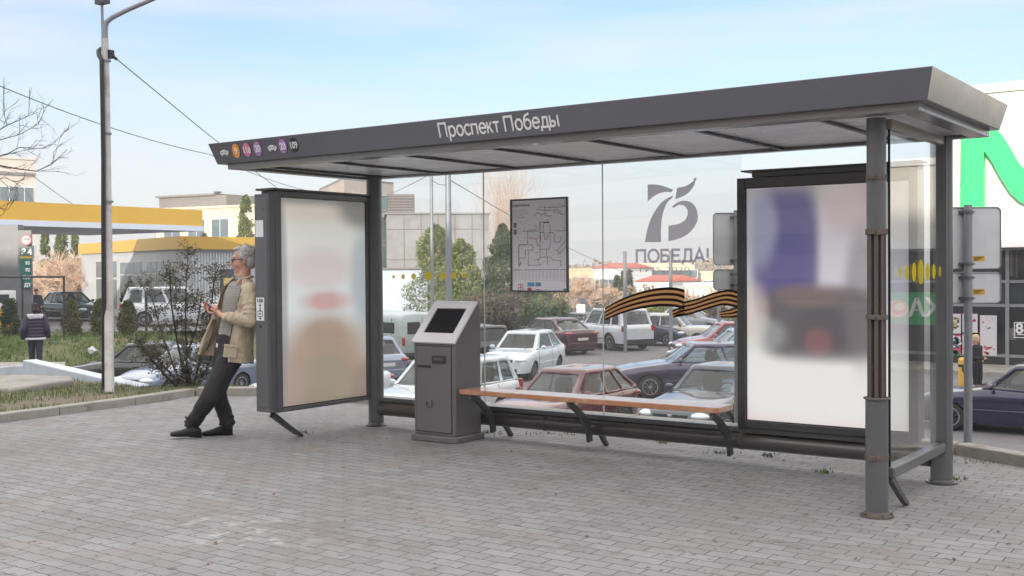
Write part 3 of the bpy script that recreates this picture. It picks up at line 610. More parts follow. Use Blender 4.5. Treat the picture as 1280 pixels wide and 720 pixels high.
m=MB(); v=408.5; m.box(kx-.012,kx+.012,-1.3685,-1.3662,zat(v)-.012,zat(v)+.012); obj('usb_socket',m,black,st)
for v in (261,272):
    for a in (-5.522,-5.437): m=MB(); m.cyl((a,-1.366,zat(v)),(a,-1.3695,zat(v)),.005,n=8); obj('screw',m,black,st)

# back advert box (right)
m=MB(); X0,X1=-1.505,-.14; y0,y1=-.085,.085; z0,z1=.29,2.215
m.box(X0,X0+.062,y0,y1,z0,z1); m.box(X1-.062,X1,y0,y1,z0,z1); m.box(X0+.063,X1-.063,y0,y1,z0,z0+.055); m.box(X0+.063,X1-.063,y0,y1,z1-.075,z1); m.box(X0+.063,X1-.063,y0+.03,y1,z0+.056,z1-.076)
adv2=obj('advert_panel',m,mat('advert_frame_dark',srgb(54,54,56),.35,.0,var=.08,coat=.4),sh,bevel=.004)
m=MB(); m.box(X0+.12,X1,y0+.01,y1-.01,z1+.003,z1+.045); m.box(X0+.04,X1+.03,y0-.02,y1+.0,z1+.046,z1+.058); obj('top_cap',m,greyd,adv2,bevel=.003)
m=MB(); m.box(X0+.02,X1-.02,y0+.02,y1-.02,.248,.288); obj('panel_bracket',m,greyd,adv2)
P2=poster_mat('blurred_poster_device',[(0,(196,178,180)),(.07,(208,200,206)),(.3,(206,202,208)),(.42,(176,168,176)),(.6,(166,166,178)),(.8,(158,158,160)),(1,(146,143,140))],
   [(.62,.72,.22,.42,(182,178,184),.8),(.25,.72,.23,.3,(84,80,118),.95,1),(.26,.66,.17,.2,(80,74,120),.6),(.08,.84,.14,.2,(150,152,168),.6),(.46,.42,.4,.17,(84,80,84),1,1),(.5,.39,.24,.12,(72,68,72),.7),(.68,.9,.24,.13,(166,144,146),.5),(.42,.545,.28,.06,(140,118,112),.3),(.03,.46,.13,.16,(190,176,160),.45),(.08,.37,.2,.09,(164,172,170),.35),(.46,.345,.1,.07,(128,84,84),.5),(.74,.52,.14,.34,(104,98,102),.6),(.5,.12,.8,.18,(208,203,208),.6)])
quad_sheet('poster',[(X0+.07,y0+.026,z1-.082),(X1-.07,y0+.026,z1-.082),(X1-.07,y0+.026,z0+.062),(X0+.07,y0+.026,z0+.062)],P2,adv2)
m=MB(); m.box(X0+.064,X1-.064,y0+.006,y0+.012,z0+.056,z1-.076); obj('cover_glass',m,CC,adv2,smooth=False)

# bench
wood=mat('bench_wood',srgb(178,120,84),.35,var=.14,vscale=6,coat=.8,dirt=srgb(196,156,126),dscale=5,bump=.1,bscale=30)
bx0,bx1=ony(574,492,-.48).x,ony(898,514,-.48).x; m=MB(); m.box(bx0,bx1,-.48,-.215,.437,.480); seat=obj('bench_seat',m,wood,sh,bevel=.006)
for x in (-3.84,-2.83,bx1-.07):
    m=MB(); pts=[(-.45,.418),(-.40,.40),(-.32,.36),(-.22,.28),(-.15,.20),(-.13,.13),(-.12,.07)] ; lo=[];upp=[]
    for i,(y,z) in enumerate(pts):
        a=pts[max(i-1,0)]; b=pts[min(i+1,len(pts)-1)]; t=Vector((b[0]-a[0],b[1]-a[1])).normalized(); w_=.02+.012*min(i,3)/3; lo.append((y-t.y*w_*-1,z+t.x*w_*-1)); upp.append((y-t.y*w_,z+t.x*w_))
    poly=[(x-.014,a,b) for a,b in lo+upp[::-1]]; m.prism(poly,(.028,0,0)); m.box(x-.014,x+.014,-.46,-.23,.418,.4365)
    obj('bench_bracket',m,greyd,sh,bevel=.003)
for x in (-3.84,-2.83): obj('support_foot',foot(.02,(0,1,0),x,h=.16,reach=.14,w=.045,th=.04),greyd,sh,bevel=.003)

# ------------------------------------------------------------------ prints on the back glass
def gp(u,v,d=.0065): q=ony(u,v,-.0065); return Vector((q.x,-.0065-d+.0065,q.z))
dec=vinyl_mat('grey_vinyl',srgb(196,188,198),.6); dec2=vinyl_mat('faint_vinyl',srgb(205,196,186),.5)
def decal(name,polys,m,th=.0012,y=-.0062,parent=sh):
    mb=MB()
    for k,pl in enumerate(polys):
        pts=[ony(u,v,y) for u,v in pl]; mb.prism(pts,(0,-th,0))
    return obj(name,mb,m,parent,smooth=False)
def smooth_poly(p,n=4):
    """catmull-rom through control points, corners marked by repeating the point"""
    out=[]; N_=len(p)
    for i in range(N_):
        a,b,c,d=[np.array(p[(i+k)%N_],float) for k in (-1,0,1,2)]
        if (b==c).all(): continue
        if (a==b).all(): a=b
        if (c==d).all(): d=c
        for j in range(n):
            t=j/n; out.append(tuple(.5*((2*b)+(c-a)*t+(2*a-5*b+4*c-d)*t*t+(3*b-a-3*c+d)*t**3)))
    return out
Z=lambda x,y:(620+x/4.129,230+y/4.129)     # readings taken from an enlargement
seven=[Z(783,3),Z(783,3),Z(820,2),Z(862,10),Z(900,24),Z(916,30),Z(916,30),Z(905,42),Z(905,42),Z(865,42),Z(820,60),Z(783,90),Z(783,90)]
stem=[Z(915,58),Z(915,58),Z(860,90),Z(815,150),Z(785,220),Z(768,300),Z(768,300),Z(852,300),Z(852,300),Z(852,220),Z(862,150),Z(885,95),Z(910,72),Z(910,72)]
five=[Z(908,118),Z(908,118),Z(935,96),Z(975,86),Z(1015,100),Z(1038,140),Z(1038,195),Z(1000,250),Z(950,280),Z(890,296),Z(890,296),Z(890,215),Z(890,215),Z(945,205),Z(980,180),Z(990,145),Z(975,115),Z(945,108),Z(920,122),Z(920,122)]
flag=[Z(925,78),Z(925,78),Z(935,20),Z(935,20),Z(985,8),Z(1030,-25),Z(1030,-25),Z(1022,8),Z(990,48),Z(955,68)]
arrow=[Z(1016,-24),Z(1016,-24),Z(1034,-36),Z(1034,-36),Z(1034,-18),Z(1034,-18)]
emb=decal('anniversary_emblem',[smooth_poly(q)[::1] for q in (seven,stem,five,flag,arrow)],dec)
def gtext(txt,u0,u1,v,size,m,bold=0,y=-.0064,name='lettering',parent=sh):
    t=text_mb(txt,size,lambda a,b,c:Vector((a,b,c)),.001,bold=bold); a0=min(p.x for p in t.v); a1=max(p.x for p in t.v); b0=min(p.y for p in t.v); b1=max(p.y for p in t.v)
    pa=ony(u0,v,y); pb=ony(u1,v,y); k=(pb.x-pa.x)/(a1-a0)
    t.v=[Vector((pa.x+(p.x-a0)*k,y-p.z,(pa.z+pb.z)/2+(p.y-(b0+b1)/2))) for p in t.v]
    return obj(name,t,m,parent,smooth=False)
pa=ony(795,319.5,-.0066); pb=ony(886,319.5,-.0066); adv_=sum(GLY[c_][0] for c_ in 'ПОБЕДА!')-.1; k=(pb.x-pa.x)/adv_
tm,_=stroke_mb('ПОБЕДА!',lambda x,y,d:Vector((pa.x+x*k,-.0066-d,(pa.z+pb.z)/2+(y-.36)*k)),.135,.001); obj('printed_word',tm,dec,emb,smooth=False)
gtext('1945-2020',800,862,337,.06,dec2,parent=emb)
yel=vinyl_mat('yellow_vinyl',srgb(226,210,66),.78)
for u,rr in ((492,.017),(504,.024),(517,.03),(535.5,.042),(554,.032),(567.5,.030),(580,.022)):
    c=ony(u,346-.02*(u-492),-.0062); c.y=-.0064; dots=MB(); dots.prism([(c.x+rr*math.cos(2*PI*i/20),c.y,c.z+rr*1.0*math.sin(2*PI*i/20)) for i in range(20)][::-1],(0,-.001,0)); obj('warning_dot',dots,yel,sh,smooth=False)
for k,rr in enumerate((.035,.05,.062,.082,.062,.052,.036)):
    yk=-1.12+k*.155+.06; zz=1.49; dots=MB(); dots.prism([(.0245,yk+rr*.75*math.cos(2*PI*i/20),zz+rr*math.sin(2*PI*i/20)) for i in range(20)],(.001,0,0)); obj('warning_dot',dots,yel,gend,smooth=False)
# striped ribbon: black and orange bands following a wavy centre line
def ribbon(top,bot,bands=7):
    n=len(top); o=MB(); bk=MB()
    for b in range(bands):
        t0,t1=b/bands,(b+1)/bands; tgt=bk if b%2==0 else o
        up=[(top[i][0]*(1-t0)+bot[i][0]*t0,top[i][1]*(1-t0)+bot[i][1]*t0) for i in range(n)]
        dn=[(top[i][0]*(1-t1)+bot[i][0]*t1,top[i][1]*(1-t1)+bot[i][1]*t1) for i in range(n)]
        tgt.loft([[ony(*p,-.0062) for p in up],[ony(*p,-.0062) for p in dn],[ony(*p,-.0075) for p in dn],[ony(*p,-.0075) for p in up]],closed=False,cap=False)
        vs=[]; 
        tgt.sheet([[ony(*p,-.0076) for p in up],[ony(*p,-.0076) for p in dn]])
    return bk,o
def crom(p,n=6):
    out=[]; 
    for i in range(len(p)-1):
        a,b,c,d=[np.array(p[min(max(i+k,0),len(p)-1)],float) for k in (-1,0,1,2)]
        for j in range(n): t=j/n; out.append(tuple(.5*((2*b)+(c-a)*t+(2*a-5*b+4*c-d)*t*t+(3*b-a-3*c+d)*t**3)))
    return out+[tuple(p[-1])]
R1=ribbon(crom([Z(562,640),Z(640,596),Z(740,558),Z(840,536),Z(920,534),Z(974,546)]),crom([Z(562,704),Z(640,672),Z(740,645),Z(840,632),Z(930,636),Z(972,652)]))
R2=ribbon(crom([Z(975,606),Z(1040,590),Z(1120,562),Z(1200,545),Z(1254,556)]),crom([Z(912,690),Z(990,676),Z(1080,650),Z(1170,626),Z(1250,640)]))
R3=ribbon(crom([Z(908,655),Z(940,640),Z(974,640)]),crom([Z(914,690),Z(950,682),Z(972,668)]),5)
R4=ribbon(crom([Z(1152,660),Z(1210,646),Z(1272,620)]),crom([Z(1156,686),Z(1210,690),Z(1272,684)]),5)
rb=MB(); ro=MB()
for a,b_ in (R1,R2,R3,R4): rb.add(a.v,a.f); ro.add(b_.v,b_.f)
rr_=obj('striped_ribbon',rb,vinyl_mat('ribbon_black',srgb(60,48,42),.97),sh,smooth=False); obj('orange_stripes',ro,vinyl_mat('ribbon_orange',srgb(240,204,152),.9),rr_,smooth=False)

# route map in its frame (hung inside the pane)
mx0,mx1=-3.705,-3.097; mz0,mz1=1.322,2.148
mp_=MB(); yb=-.012
for a,b_,c_,d_ in ((mx0,mx1,mz1-.016,mz1),(mx0,mx1,mz0,mz0+.016),(mx0,mx0+.016,mz0+.016,mz1-.016),(mx1-.016,mx1,mz0+.016,mz1-.016)): mp_.box(a,b_,yb-.018,yb+.005,c_,d_)
mf=obj('route_map',mp_,mat('map_frame',srgb(78,82,88),.4,coat=.2),sh,bevel=.002)
m=MB(); m.box(mx0+.012,mx1-.012,yb-.008,yb,mz0+.012,mz1-.012); obj('map_sheet',m,mat('map_paper',srgb(243,243,247),.5,var=.02),mf)
MX=lambda a,b:Vector((mx0+.016+(mx1-mx0-.032)*a,yb-.0085,mz0+.016+(mz1-mz0-.032)*(1-b)))
def mline(pts,w_,m):
    for (a,b),(c,d) in zip(pts,pts[1:]):
        p,q=MX(a,b),MX(c,d); t=(q-p)
        if t.length<1e-6: continue
        t.normalize(); n_=Vector((-t.z,0,t.x))*w_/2; m.prism([p-n_,q-n_,q+n_,p+n_],(0,-.0008,0))
G=lambda x,y:((x-12)/372.,(y-55)/625.)   # map sheet readings
lk,lr=MB(),MB()
for pl in ([(60,500),(60,360),(120,360),(120,270),(200,270),(205,210),(230,210),(230,280),(205,280)],[(205,280),(205,450),(280,450),(290,470),(345,475)],[(230,270),(240,330),(255,330),(262,285),(290,280),(305,300),(305,350),(340,350),(350,310)],[(60,455),(105,455),(105,400),(155,400),(155,365),(125,365)],[(205,395),(265,395),(275,370),(275,230)],[(305,270),(345,275),(380,270)],[(125,400),(125,505),(205,505),(190,470),(210,450)],[(345,475),(345,515)],[(380,335),(320,410)],[(185,120),(240,130),(330,128),(345,160),(375,162)],[(240,100),(240,165),(275,170)],[(165,165),(190,140),(225,165)],[(255,450),(255,500)],[(180,225),(180,260),(120,262)],[(232,105),(270,112),(350,110),(372,98)],[(250,395),(250,450)]):
    mline([G(*p) for p in pl],.0042,lk)
for pl in ([(85,268),(120,268)],[(55,365),(55,500),(65,515),(75,480)],[(60,365),(118,365)],[(175,330),(205,300),(212,350)],[(70,480),(60,515)],[(320,440),(380,380)],[(210,215),(210,330)],[(165,470),(205,465)],[(130,310),(180,325),(190,380)],[(310,400),(345,430)]):
    mline([G(*p) for p in pl],.004,lr)
random.seed(21)
for _ in range(110):
    a,b=G(random.uniform(40,375),random.uniform(190,520)); mline([(a,b),(a+random.uniform(.005,.03),b)],.003,random.choice((lk,lk,lr)))
for _ in range(40):
    a,b=G(random.uniform(170,375),random.uniform(90,175)); mline([(a,b),(a+random.uniform(.01,.04),b)],.003,lk)
for i in range(15):
    a,b=G(30+i*24,545)
    for k in range(9): mline([(a,b+k*.0105),(a+random.uniform(.015,.035),b+k*.0105)],.0018,lk)
mline([G(18,537),G(80,537)],.005,lk); mline([G(92,537),G(332,537)],.005,lk); mline([G(342,537),G(384,537)],.005,lk)
mline([G(18,607),G(384,609)],.0012,lk)
for k in range(5): mline([G(22,120+k*13),G(22+random.uniform(50,110),120+k*13)],.002,lk)
for k in (225,272): mline([G(34,k-18),G(34,k+18)],.032,lk)
mline([G(232,212),G(270,212)],.012,lk)
obj('map_lines',lk,mat('map_ink',srgb(128,124,132),.5),mf,smooth=False); obj('red_map_lines',lr,mat('map_red',srgb(168,96,100),.5),mf,smooth=False)
t=text_mb('Севастополь',.03,lambda a,b,c:MX(*G(75,88))+Vector((a,-c-.0005,b)),.001,bold=.0006); obj('map_title',t,MATS['map_ink'],mf,smooth=False)
bl=MB(); mline([G(118,638),G(165,638)],.034,bl); mline([G(173,638),G(210,638)],.034,bl); mline([G(362,678),G(383,678)],.03,bl); obj('blue_boxes',bl,mat('map_blue',srgb(98,160,196),.5),mf,smooth=False)
bl=MB(); mline([G(118,672),G(145,672)],.03,bl); 
for (a,b),(c,d) in (((52,640),(88,636)),((56,650),(56,680)),((70,635),(70,680)),((84,645),(86,680)),((62,660),(80,655)),((175,674),(205,676))): mline([G(a,b),G(c,d)],.006,bl)
obj('red_symbols',bl,mat('map_red2',srgb(196,92,90),.5),mf,smooth=False)

# ------------------------------------------------------------------ ticket kiosk
ki=thing('ticket_kiosk','dark grey metal kiosk with a slanted white framed screen left of the bench','kiosk',(-4.22,-.3,0))
kx0,kx1=-4.465,-3.985; ky0,ky1=-.47,-.105
kmat=mat('kiosk_paint',srgb(104,102,104),.45,.0,var=.05,vscale=4,bump=.05,bscale=120,coat=.1)
m=MB(); zf,zr=.885,1.215
prof=[(ky0,.055),(ky1,.055),(ky1,zr),(ky1-.05,zr+.005),(ky0,zf)]
m.prism([(kx0,y,z) for y,z in prof],(kx1-kx0,0,0)); body=obj('cabinet',m,kmat,ki,bevel=.01)
m=MB(); m.prism([(kx0-.03,ky0-.015,0),(kx0+.06,ky0-.055,0),(kx1-.06,ky0-.055,0),(kx1+.03,ky0-.015,0),(kx1+.03,ky1+.01,0),(kx0-.03,ky1+.01,0)],(0,0,.056)); obj('plinth',m,kmat,ki,bevel=.008)
m=MB(); m.box(kx0+.035,kx1-.05,ky0-.008,ky0+.002,.085,.845); dr=obj('door',m,kmat,body,bevel=.003)
gm=mat('gap_black',(.03,.03,.03),.7)
m=MB()
for a,b_,c_,d_ in ((kx0+.028,kx1-.043,.845,.852),(kx0+.028,kx1-.043,.078,.085),(kx0+.028,kx0+.035,.085,.845),(kx1-.05,kx1-.043,.085,.845)): m.box(a,b_,ky0-.002,ky0+.001,c_,d_)
obj('door_gap',m,gm,body)
m=MB(); m.box(kx0+.05,kx0+.205,ky0-.014,ky0-.0085,.655,.675); m.box(kx0+.055,kx0+.2,ky0-.016,ky0-.0145,.66,.668); obj('ticket_slot',m,gm,dr)
m=MB(); m.box(kx0+.225,kx0+.375,ky0-.026,ky0-.0085,.70,.765); sl=obj('note_acceptor',m,mat('kiosk_black',srgb(58,54,54),.4),dr,bevel=.006)
m=MB(); m.box(kx0+.25,kx0+.36,ky0-.0275,ky0-.0262,.728,.742); obj('slot',m,rust,sl)
m=MB(); m.cyl((kx0+.165,ky0-.008,.335),(kx0+.165,ky0-.018,.335),.03,n=18); m.box(kx0+.178,kx0+.215,ky0-.022,ky0-.0085,.305,.37); lk_=obj('lock',m,kmat,dr,bevel=.003)
m=MB(); m.cyl((kx0+.162,ky0-.018,.335),(kx0+.162,ky0-.021,.335),.012,n=12); obj('keyhole',m,gm,lk_)
# screen bezel follows the slope, with curled foot
sl0=Vector((0,ky0,zf)); sl1=Vector((0,ky1-.05,zr+.005)); tdir=(sl1-sl0).normalized(); nd=Vector((0,-tdir.z,tdir.y))
L_=(sl1-sl0).length
def BZ(x,t,d): return Vector((x,0,0))+sl0+tdir*t+nd*d
m=MB(); xs0,xs1=kx0-.004,kx1+.004; wx=(xs0+.075,xs1-.07); wt=(.09,L_-.075)
def bz_box(a,b,t0,t1,d0,d1):
    m.hexa([BZ(a,t0,d0),BZ(b,t0,d0),BZ(b,t1,d0),BZ(a,t1,d0)],[BZ(a,t0,d1),BZ(b,t0,d1),BZ(b,t1,d1),BZ(a,t1,d1)])
bz_box(xs0,xs1,-.02,wt[0],.001,.02); bz_box(xs0,xs1,wt[1],L_+.01,.001,.02); bz_box(xs0,wx[0],wt[0],wt[1],.001,.02); bz_box(wx[1],xs1,wt[0],wt[1],.001,.02)
bzl=obj('screen_bezel',m,mat('bezel_white',srgb(246,245,248),.25,var=.01,coat=.6),ki)
m=MB(); bz_box(wx[0],wx[1],wt[0],wt[1],.002,.008); obj('screen',m,mat('screen_black',(.022,.022,.025),.22,spec=.3),bzl)

random.seed(77)
def lf_s():
    r=random.random()
    if r<.35: u,v=random.gauss(622,16),random.gauss(543,2.5)
    elif r<.7: u,v=random.uniform(380,1260),random.gauss(566,8)
    else: u,v=random.uniform(60,1270),random.uniform(520,715)
    q=onz(u,v,.004); return q if v>500 else None
m=MB()
for _ in range(90):
    q=lf_s(); a=random.uniform(0,6.28); s=random.uniform(.008,.022); d=V_=Vector((math.cos(a),math.sin(a),0))*s; e=Vector((-d.y,d.x,0))*.55
    m.add([q-d,q-e+Vector((0,0,.006)),q+d+Vector((0,0,random.uniform(0,.01))),q+e+Vector((0,0,.004))],[(0,1,2,3)])
tag(obj('fallen_leaves',m,mat('dry_leaf',srgb(104,74,54),.8,var=.4,vscale=3),smooth=False),'small dry brown leaves and crumbs scattered on the pavement','leaf litter',kind='stuff')
# ------------------------------------------------------------------ cars
def car_glass(): 
    if 'car_glass' in MATS: return MATS['car_glass']
    m=mat('car_glass',srgb(40,44,48),.04,0,var=.25,vscale=.9,spec=.9); m.node_tree.nodes['Principled BSDF'].inputs['IOR'].default_value=1.5; return m
cgl=car_glass(); cglass=glass_mat('car_window_glass',(.5,.56,.57),1.25,.045); seatm=mat('seat_cloth',srgb(62,60,62),.8); cabm=mat('cabin_dark',(.02,.02,.022),.8)
tyre=mat('tyre',(.025,.025,.027),.8,bump=.3,bscale=40); rimm=mat('alloy_rim',srgb(170,172,178),.3,.6); steel=mat('steel_rim',srgb(120,122,126),.5,.4)
lampm=mat('headlamp',srgb(205,210,216),.08,.2,coat=1,spec=.8); tailm=mat('tail_lamp',srgb(150,22,24),.15,coat=1); trim=mat('black_trim',(.025,.025,.028),.45); chrome=mat('chrome',(.6,.6,.62),.15,1); platem=mat('plate_white',(.6,.6,.6),.4); amber=mat('amber_lamp',srgb(200,100,30),.2,coat=1)
under=mat('underbody',(.012,.012,.013),.9)
def paint(n,c,metal=.2,rough=.22): return mat('car_paint_'+n,c,rough,metal,var=.04,vscale=1.5,coat=.9,rvar=.03)
STY={ # L W H wheelbase, belt, hood z, cowl x, rear of glass base x, roof x0 x1, deck z, wheel r, ground clearance
 'sedan':dict(L=4.45,W=1.74,H=1.44,wb=2.62,belt=.93,hood=.74,cowl=.72,back=-1.55,r0=.08,r1=-1.02,deck=.96,wr=.31,gc=.19),
 'hatch':dict(L=4.05,W=1.68,H=1.45,wb=2.5,belt=.92,hood=.75,cowl=.78,back=-1.72,r0=.15,r1=-1.25,deck=.93,wr=.30,gc=.19),
 'samara':dict(L=4.0,W=1.65,H=1.40,wb=2.46,belt=.88,hood=.76,cowl=.72,back=-1.92,r0=.10,r1=-1.18,deck=.90,wr=.285,gc=.2),
 'granta':dict(L=4.25,W=1.70,H=1.48,wb=2.48,belt=.93,hood=.80,cowl=.86,back=-1.85,r0=.15,r1=-1.12,deck=.97,wr=.30,gc=.2),
 'wagon':dict(L=4.4,W=1.74,H=1.50,wb=2.6,belt=.93,hood=.78,cowl=.78,back=-2.05,r0=.15,r1=-1.8,deck=.95,wr=.31,gc=.2),
 'suv':dict(L=4.6,W=1.88,H=1.78,wb=2.78,belt=1.08,hood=1.0,cowl=.95,back=-2.12,r0=.35,r1=-1.85,deck=1.1,wr=.37,gc=.27),
 'minivan':dict(L=4.7,W=1.85,H=1.74,wb=2.8,belt=1.02,hood=.85,cowl=1.25,back=-2.25,r0=.45,r1=-1.95,deck=1.05,wr=.33,gc=.22),
 'oldsedan':dict(L=4.13,W=1.62,H=1.44,wb=2.42,belt=.90,hood=.86,cowl=.70,back=-1.42,r0=.22,r1=-.98,deck=.90,wr=.295,gc=.22),
 'luxury':dict(L=4.85,W=1.85,H=1.46,wb=2.8,belt=.97,hood=.80,cowl=.85,back=-1.95,r0=.2,r1=-1.1,deck=1.02,wr=.33,gc=.18),
}
def car(style,pm,label,cat='car',u=None,d=None,h=0,z=None,world=None,rz=None,rims=rimm,panes=2,rails=False,group='cars parked around the lot',name='parked_car',extra=''):
    S=dict(STY[style]); L_,W_,H_=S['L'],S['W'],S['H']; hw=W_/2
    boxy=style in('oldsedan',)
    p=world if world is not None else gat(u,d,0)
    zz=GZ if z is None else z
    root=thing(name,label,cat,(p.x,p.y,zz),rad(HEAD0+h) if rz is None else rz,group,local=True)
    fx_,rx_=S['wb']/2+.05,-S['wb']/2+.05; wr=S['wr']; Ra=wr+.045; xF,xR=L_/2,-L_/2; gc=S['gc']
    ends=.10 if not boxy else .03
    def ztop(x):
        pts=[(xR,S['deck']-.18),(xR+.05,S['deck']-.05),(xR+.16,S['deck']),(S['back'],S['belt']+.02),(S['back']+.3,S['belt']),(S['cowl']-.1,S['belt']),(S['cowl']+.12,S['belt']-.02),((S['cowl']+xF)/2+.1,S['hood']+.05*(S['belt']-S['hood'])/.2+.02),(xF-.22,S['hood']-.03),(xF-.07,S['hood']-.1),(xF,S['hood']-.2)]
        for a,b in zip(pts,pts[1:]):
            if x<=b[0]: t=(x-a[0])/max(b[0]-a[0],1e-6); return a[1]+(b[1]-a[1])*max(t,0)
        return pts[-1][1]
    def zbot(x):
        z=gc+(.06 if x>fx_+Ra or x<rx_-Ra else 0)
        for c in (fx_,rx_):
            if abs(x-c)<Ra: z=max(z,wr+math.sqrt(max(Ra*Ra-(x-c)**2,0)))
        return z
    def plan(x):
        t=max(0,(abs(x)-(L_/2-.75))/.75); return hw*(1-ends*t*t-(.10 if not boxy else .03)*t**6)
    def prof(x,z):   # side bulge
        zt=ztop(x); k=(z-gc)/max(zt-gc,.1); return plan(x)*(.93+.07*math.sin(min(max(k,0),1)*PI*.85) - (.05*max(0,(k-.8)/.2)**2))
    xs=set([xF,xF-.02,xF-.06,xF-.12,xR,xR+.02,xR+.06,xR+.12,S['cowl'],S['cowl']+.12,S['back']])
    for c in (fx_,rx_):
        for k in range(11): xs.add(round(c+Ra*math.cos(PI*k/10),4))
        xs.add(c+Ra+.004); xs.add(c-Ra-.004)
    x=xR
    while x<xF: xs.add(round(x,3)); x+=.17
    xs=sorted(xs); xs=[a for i,a in enumerate(xs) if i==0 or a-xs[i-1]>.003]
    T_=[0,.1,.25,.42,.6,.76,.88,.96,1]
    secs=[]
    for x in xs:
        zb,zt=zbot(x),ztop(x); row=[]
        e=min(xF-x,x-xR); sq=1-.0*e
        for t in T_:
            z=zb+(zt-zb)*t; row.append((prof(x,z)-(0.02 if t>.97 else 0),z))
        yy=row[-1][0]; row+= [(yy*.93,zt+.014),(yy*.7,zt+.03),(yy*.35,zt+.038)]
        ring=[Vector((x,y,z)) for y,z in row]+[Vector((x,0,zt+.04))]+[Vector((x,-y,z)) for y,z in row[::-1]]
        secs.append(ring)
    m=MB(); m.loft(secs,closed=False,cap=False)
    for sc,fl in ((secs[0],False),(secs[-1],True)):
        n=len(sc); half=n//2
        for i in range(half):
            q=[sc[i],sc[i+1],sc[n-2-i],sc[n-1-i]] if i+1<=n-2-i and i+1!=n-2-i else [sc[i],sc[i+1],sc[n-1-i]]
            m.add(q,[tuple(range(len(q)))])
    body=obj('body',m,pm,root,smooth=40)
    m=MB(); m.box(xR+.1,xF-.1,-hw+.25,hw-.25,gc-.02,.62); m.box(rx_+Ra+.02,fx_-Ra-.02,-hw+.1,hw-.1,gc-.01,.5); m.box(xR+.08,rx_-Ra-.02,-hw*.82,hw*.82,gc+.05,.5); m.box(fx_+Ra+.02,xF-.08,-hw*.82,hw*.82,gc+.05,.5); obj('underbody',m,under,root)
    # cabin
    be=S['belt']-.02; rf=H_-.035; yb,yr=hw*.90,hw*(.70 if not boxy else .76)
    if style in('suv','minivan','wagon'): yr=hw*.76
    def cabx(b): return (S['back']+(S['r1']-S['back'])*b, S['cowl']+(S['r0']-S['cowl'])*b)
    def cab(cx,a,b,side=0):   # point on the side wall (a along, b up)
        xr_,xf_=cabx(b); x=xr_+(xf_-xr_)*a; y=(yb+(yr-yb)*b)*(1-.07*(2*a-1)**2); return Vector((x,y,be+(rf-be)*(b-.06*b*(b-1)*-1)))
    splits={2:[(.46,.93),(.09,.42)],3:[(.58,.95),(.27,.545),(.06,.235)]}[panes]
    if style=='samara': splits=[(.56,.93),(.28,.53),(.07,.25)]
    AA=sorted([0,1]+[v for s_ in splits for v in s_]+[(s_[0]+s_[1])/2 for s_ in splits]); CC_=(.86,.43,0,-.43,-.86)
    def loopz(b,inset=0):
        xr_,xf_=cabx(b); pts=[]
        for a in AA: q=cab(0,a,b); pts.append(Vector((q.x,q.y,q.z)))
        y=pts[-1].y; fr=[Vector((xf_+.09*(1-c*c),c*y,pts[-1].z)) for c in CC_]
        back=[Vector((q.x,-q.y,q.z)) for q in pts[::-1]]; y2=pts[0].y; rr=[Vector((xr_-.06*(1-c*c),c*y2,pts[0].z)) for c in CC_[::-1]]
        return pts+fr+back+rr
    B_=[0,.09,.35,.62,.89,1]
    sec=[loopz(b) for b in B_]
    nr=len(sec[0]); nA=len(AA); op=set()
    for i in range(nA-1):
        mid=(AA[i]+AA[i+1])/2
        if any(s_[0]<mid<s_[1] for s_ in splits): op.add(i); op.add(nA+5+(nA-2-i))
    for i in range(4): op.add(nA+i); op.add(2*nA+5+i)
    top=sec[-1]; cx=sum(p.x for p in top)/len(top)
    def shr(k,dz): return [Vector((cx+(p.x-cx)*(1-(1-k)*.5),p.y*k,p.z+dz)) for p in top]
    sec+= [shr(.95,.018),shr(.8,.029),shr(.5,.034),shr(.15,.036)]
    m=MB(); m.loft(sec,closed=True,cap=False); m.f=[f_ for k_,f_ in enumerate(m.f) if not (1<=k_//nr<=3 and (k_%nr) in op)]; m.add([q for q in sec[-1]],[tuple(range(nr))]); m.mi=[0]*len(m.f); cabin=obj('cabin_roof',m,pm,root,smooth=50)
    so_=cabin.modifiers.new('thick','SOLIDIFY'); so_.thickness=.03; so_.offset=-1
    # what shows through the panes
    m=MB(); m.box(S['back']+.12,S['cowl']-.02,-yb*.97,yb*.97,S['belt']-.05,S['belt']+.055 if 0 else be+.045); inn=obj('interior_trim',m,cabm,cabin)
    m=MB()
    rowx=[S['cowl']-1.15,S['cowl']-2.05]+([S['cowl']-2.85] if L_>4.65 and style=='minivan' else [])
    for rx0 in rowx:
        if rx0<S['back']+.3: continue
        for yy_ in (-.36,.36):
            m=MB(); m.loft([[Vector((rx0+dx-.12*k_,yy_+dy*w_,be+.02+.40*k_*(rf-be)/.5)) for dx,dy in ((-.05,-.22),(.05,-.22),(.05,.22),(-.05,.22))] for k_,w_ in ((0,1),(.55,.95),(.72,.6))]); m.box(rx0-.16,rx0-.08,yy_-.12,yy_+.12,be+.02+.31*(rf-be)/.5,be+.02+.44*(rf-be)/.5); obj('seat',m,seatm,cabin,bevel=.02)
    m=MB(); m.tube([Vector((S['cowl']-.42-.05*math.sin(a_),.36+.18*math.cos(a_),be+.06+.15*math.sin(a_))) for a_ in [2*PI*i_/14 for i_ in range(15)]],.014,6); obj('steering_wheel',m,cabm,cabin)
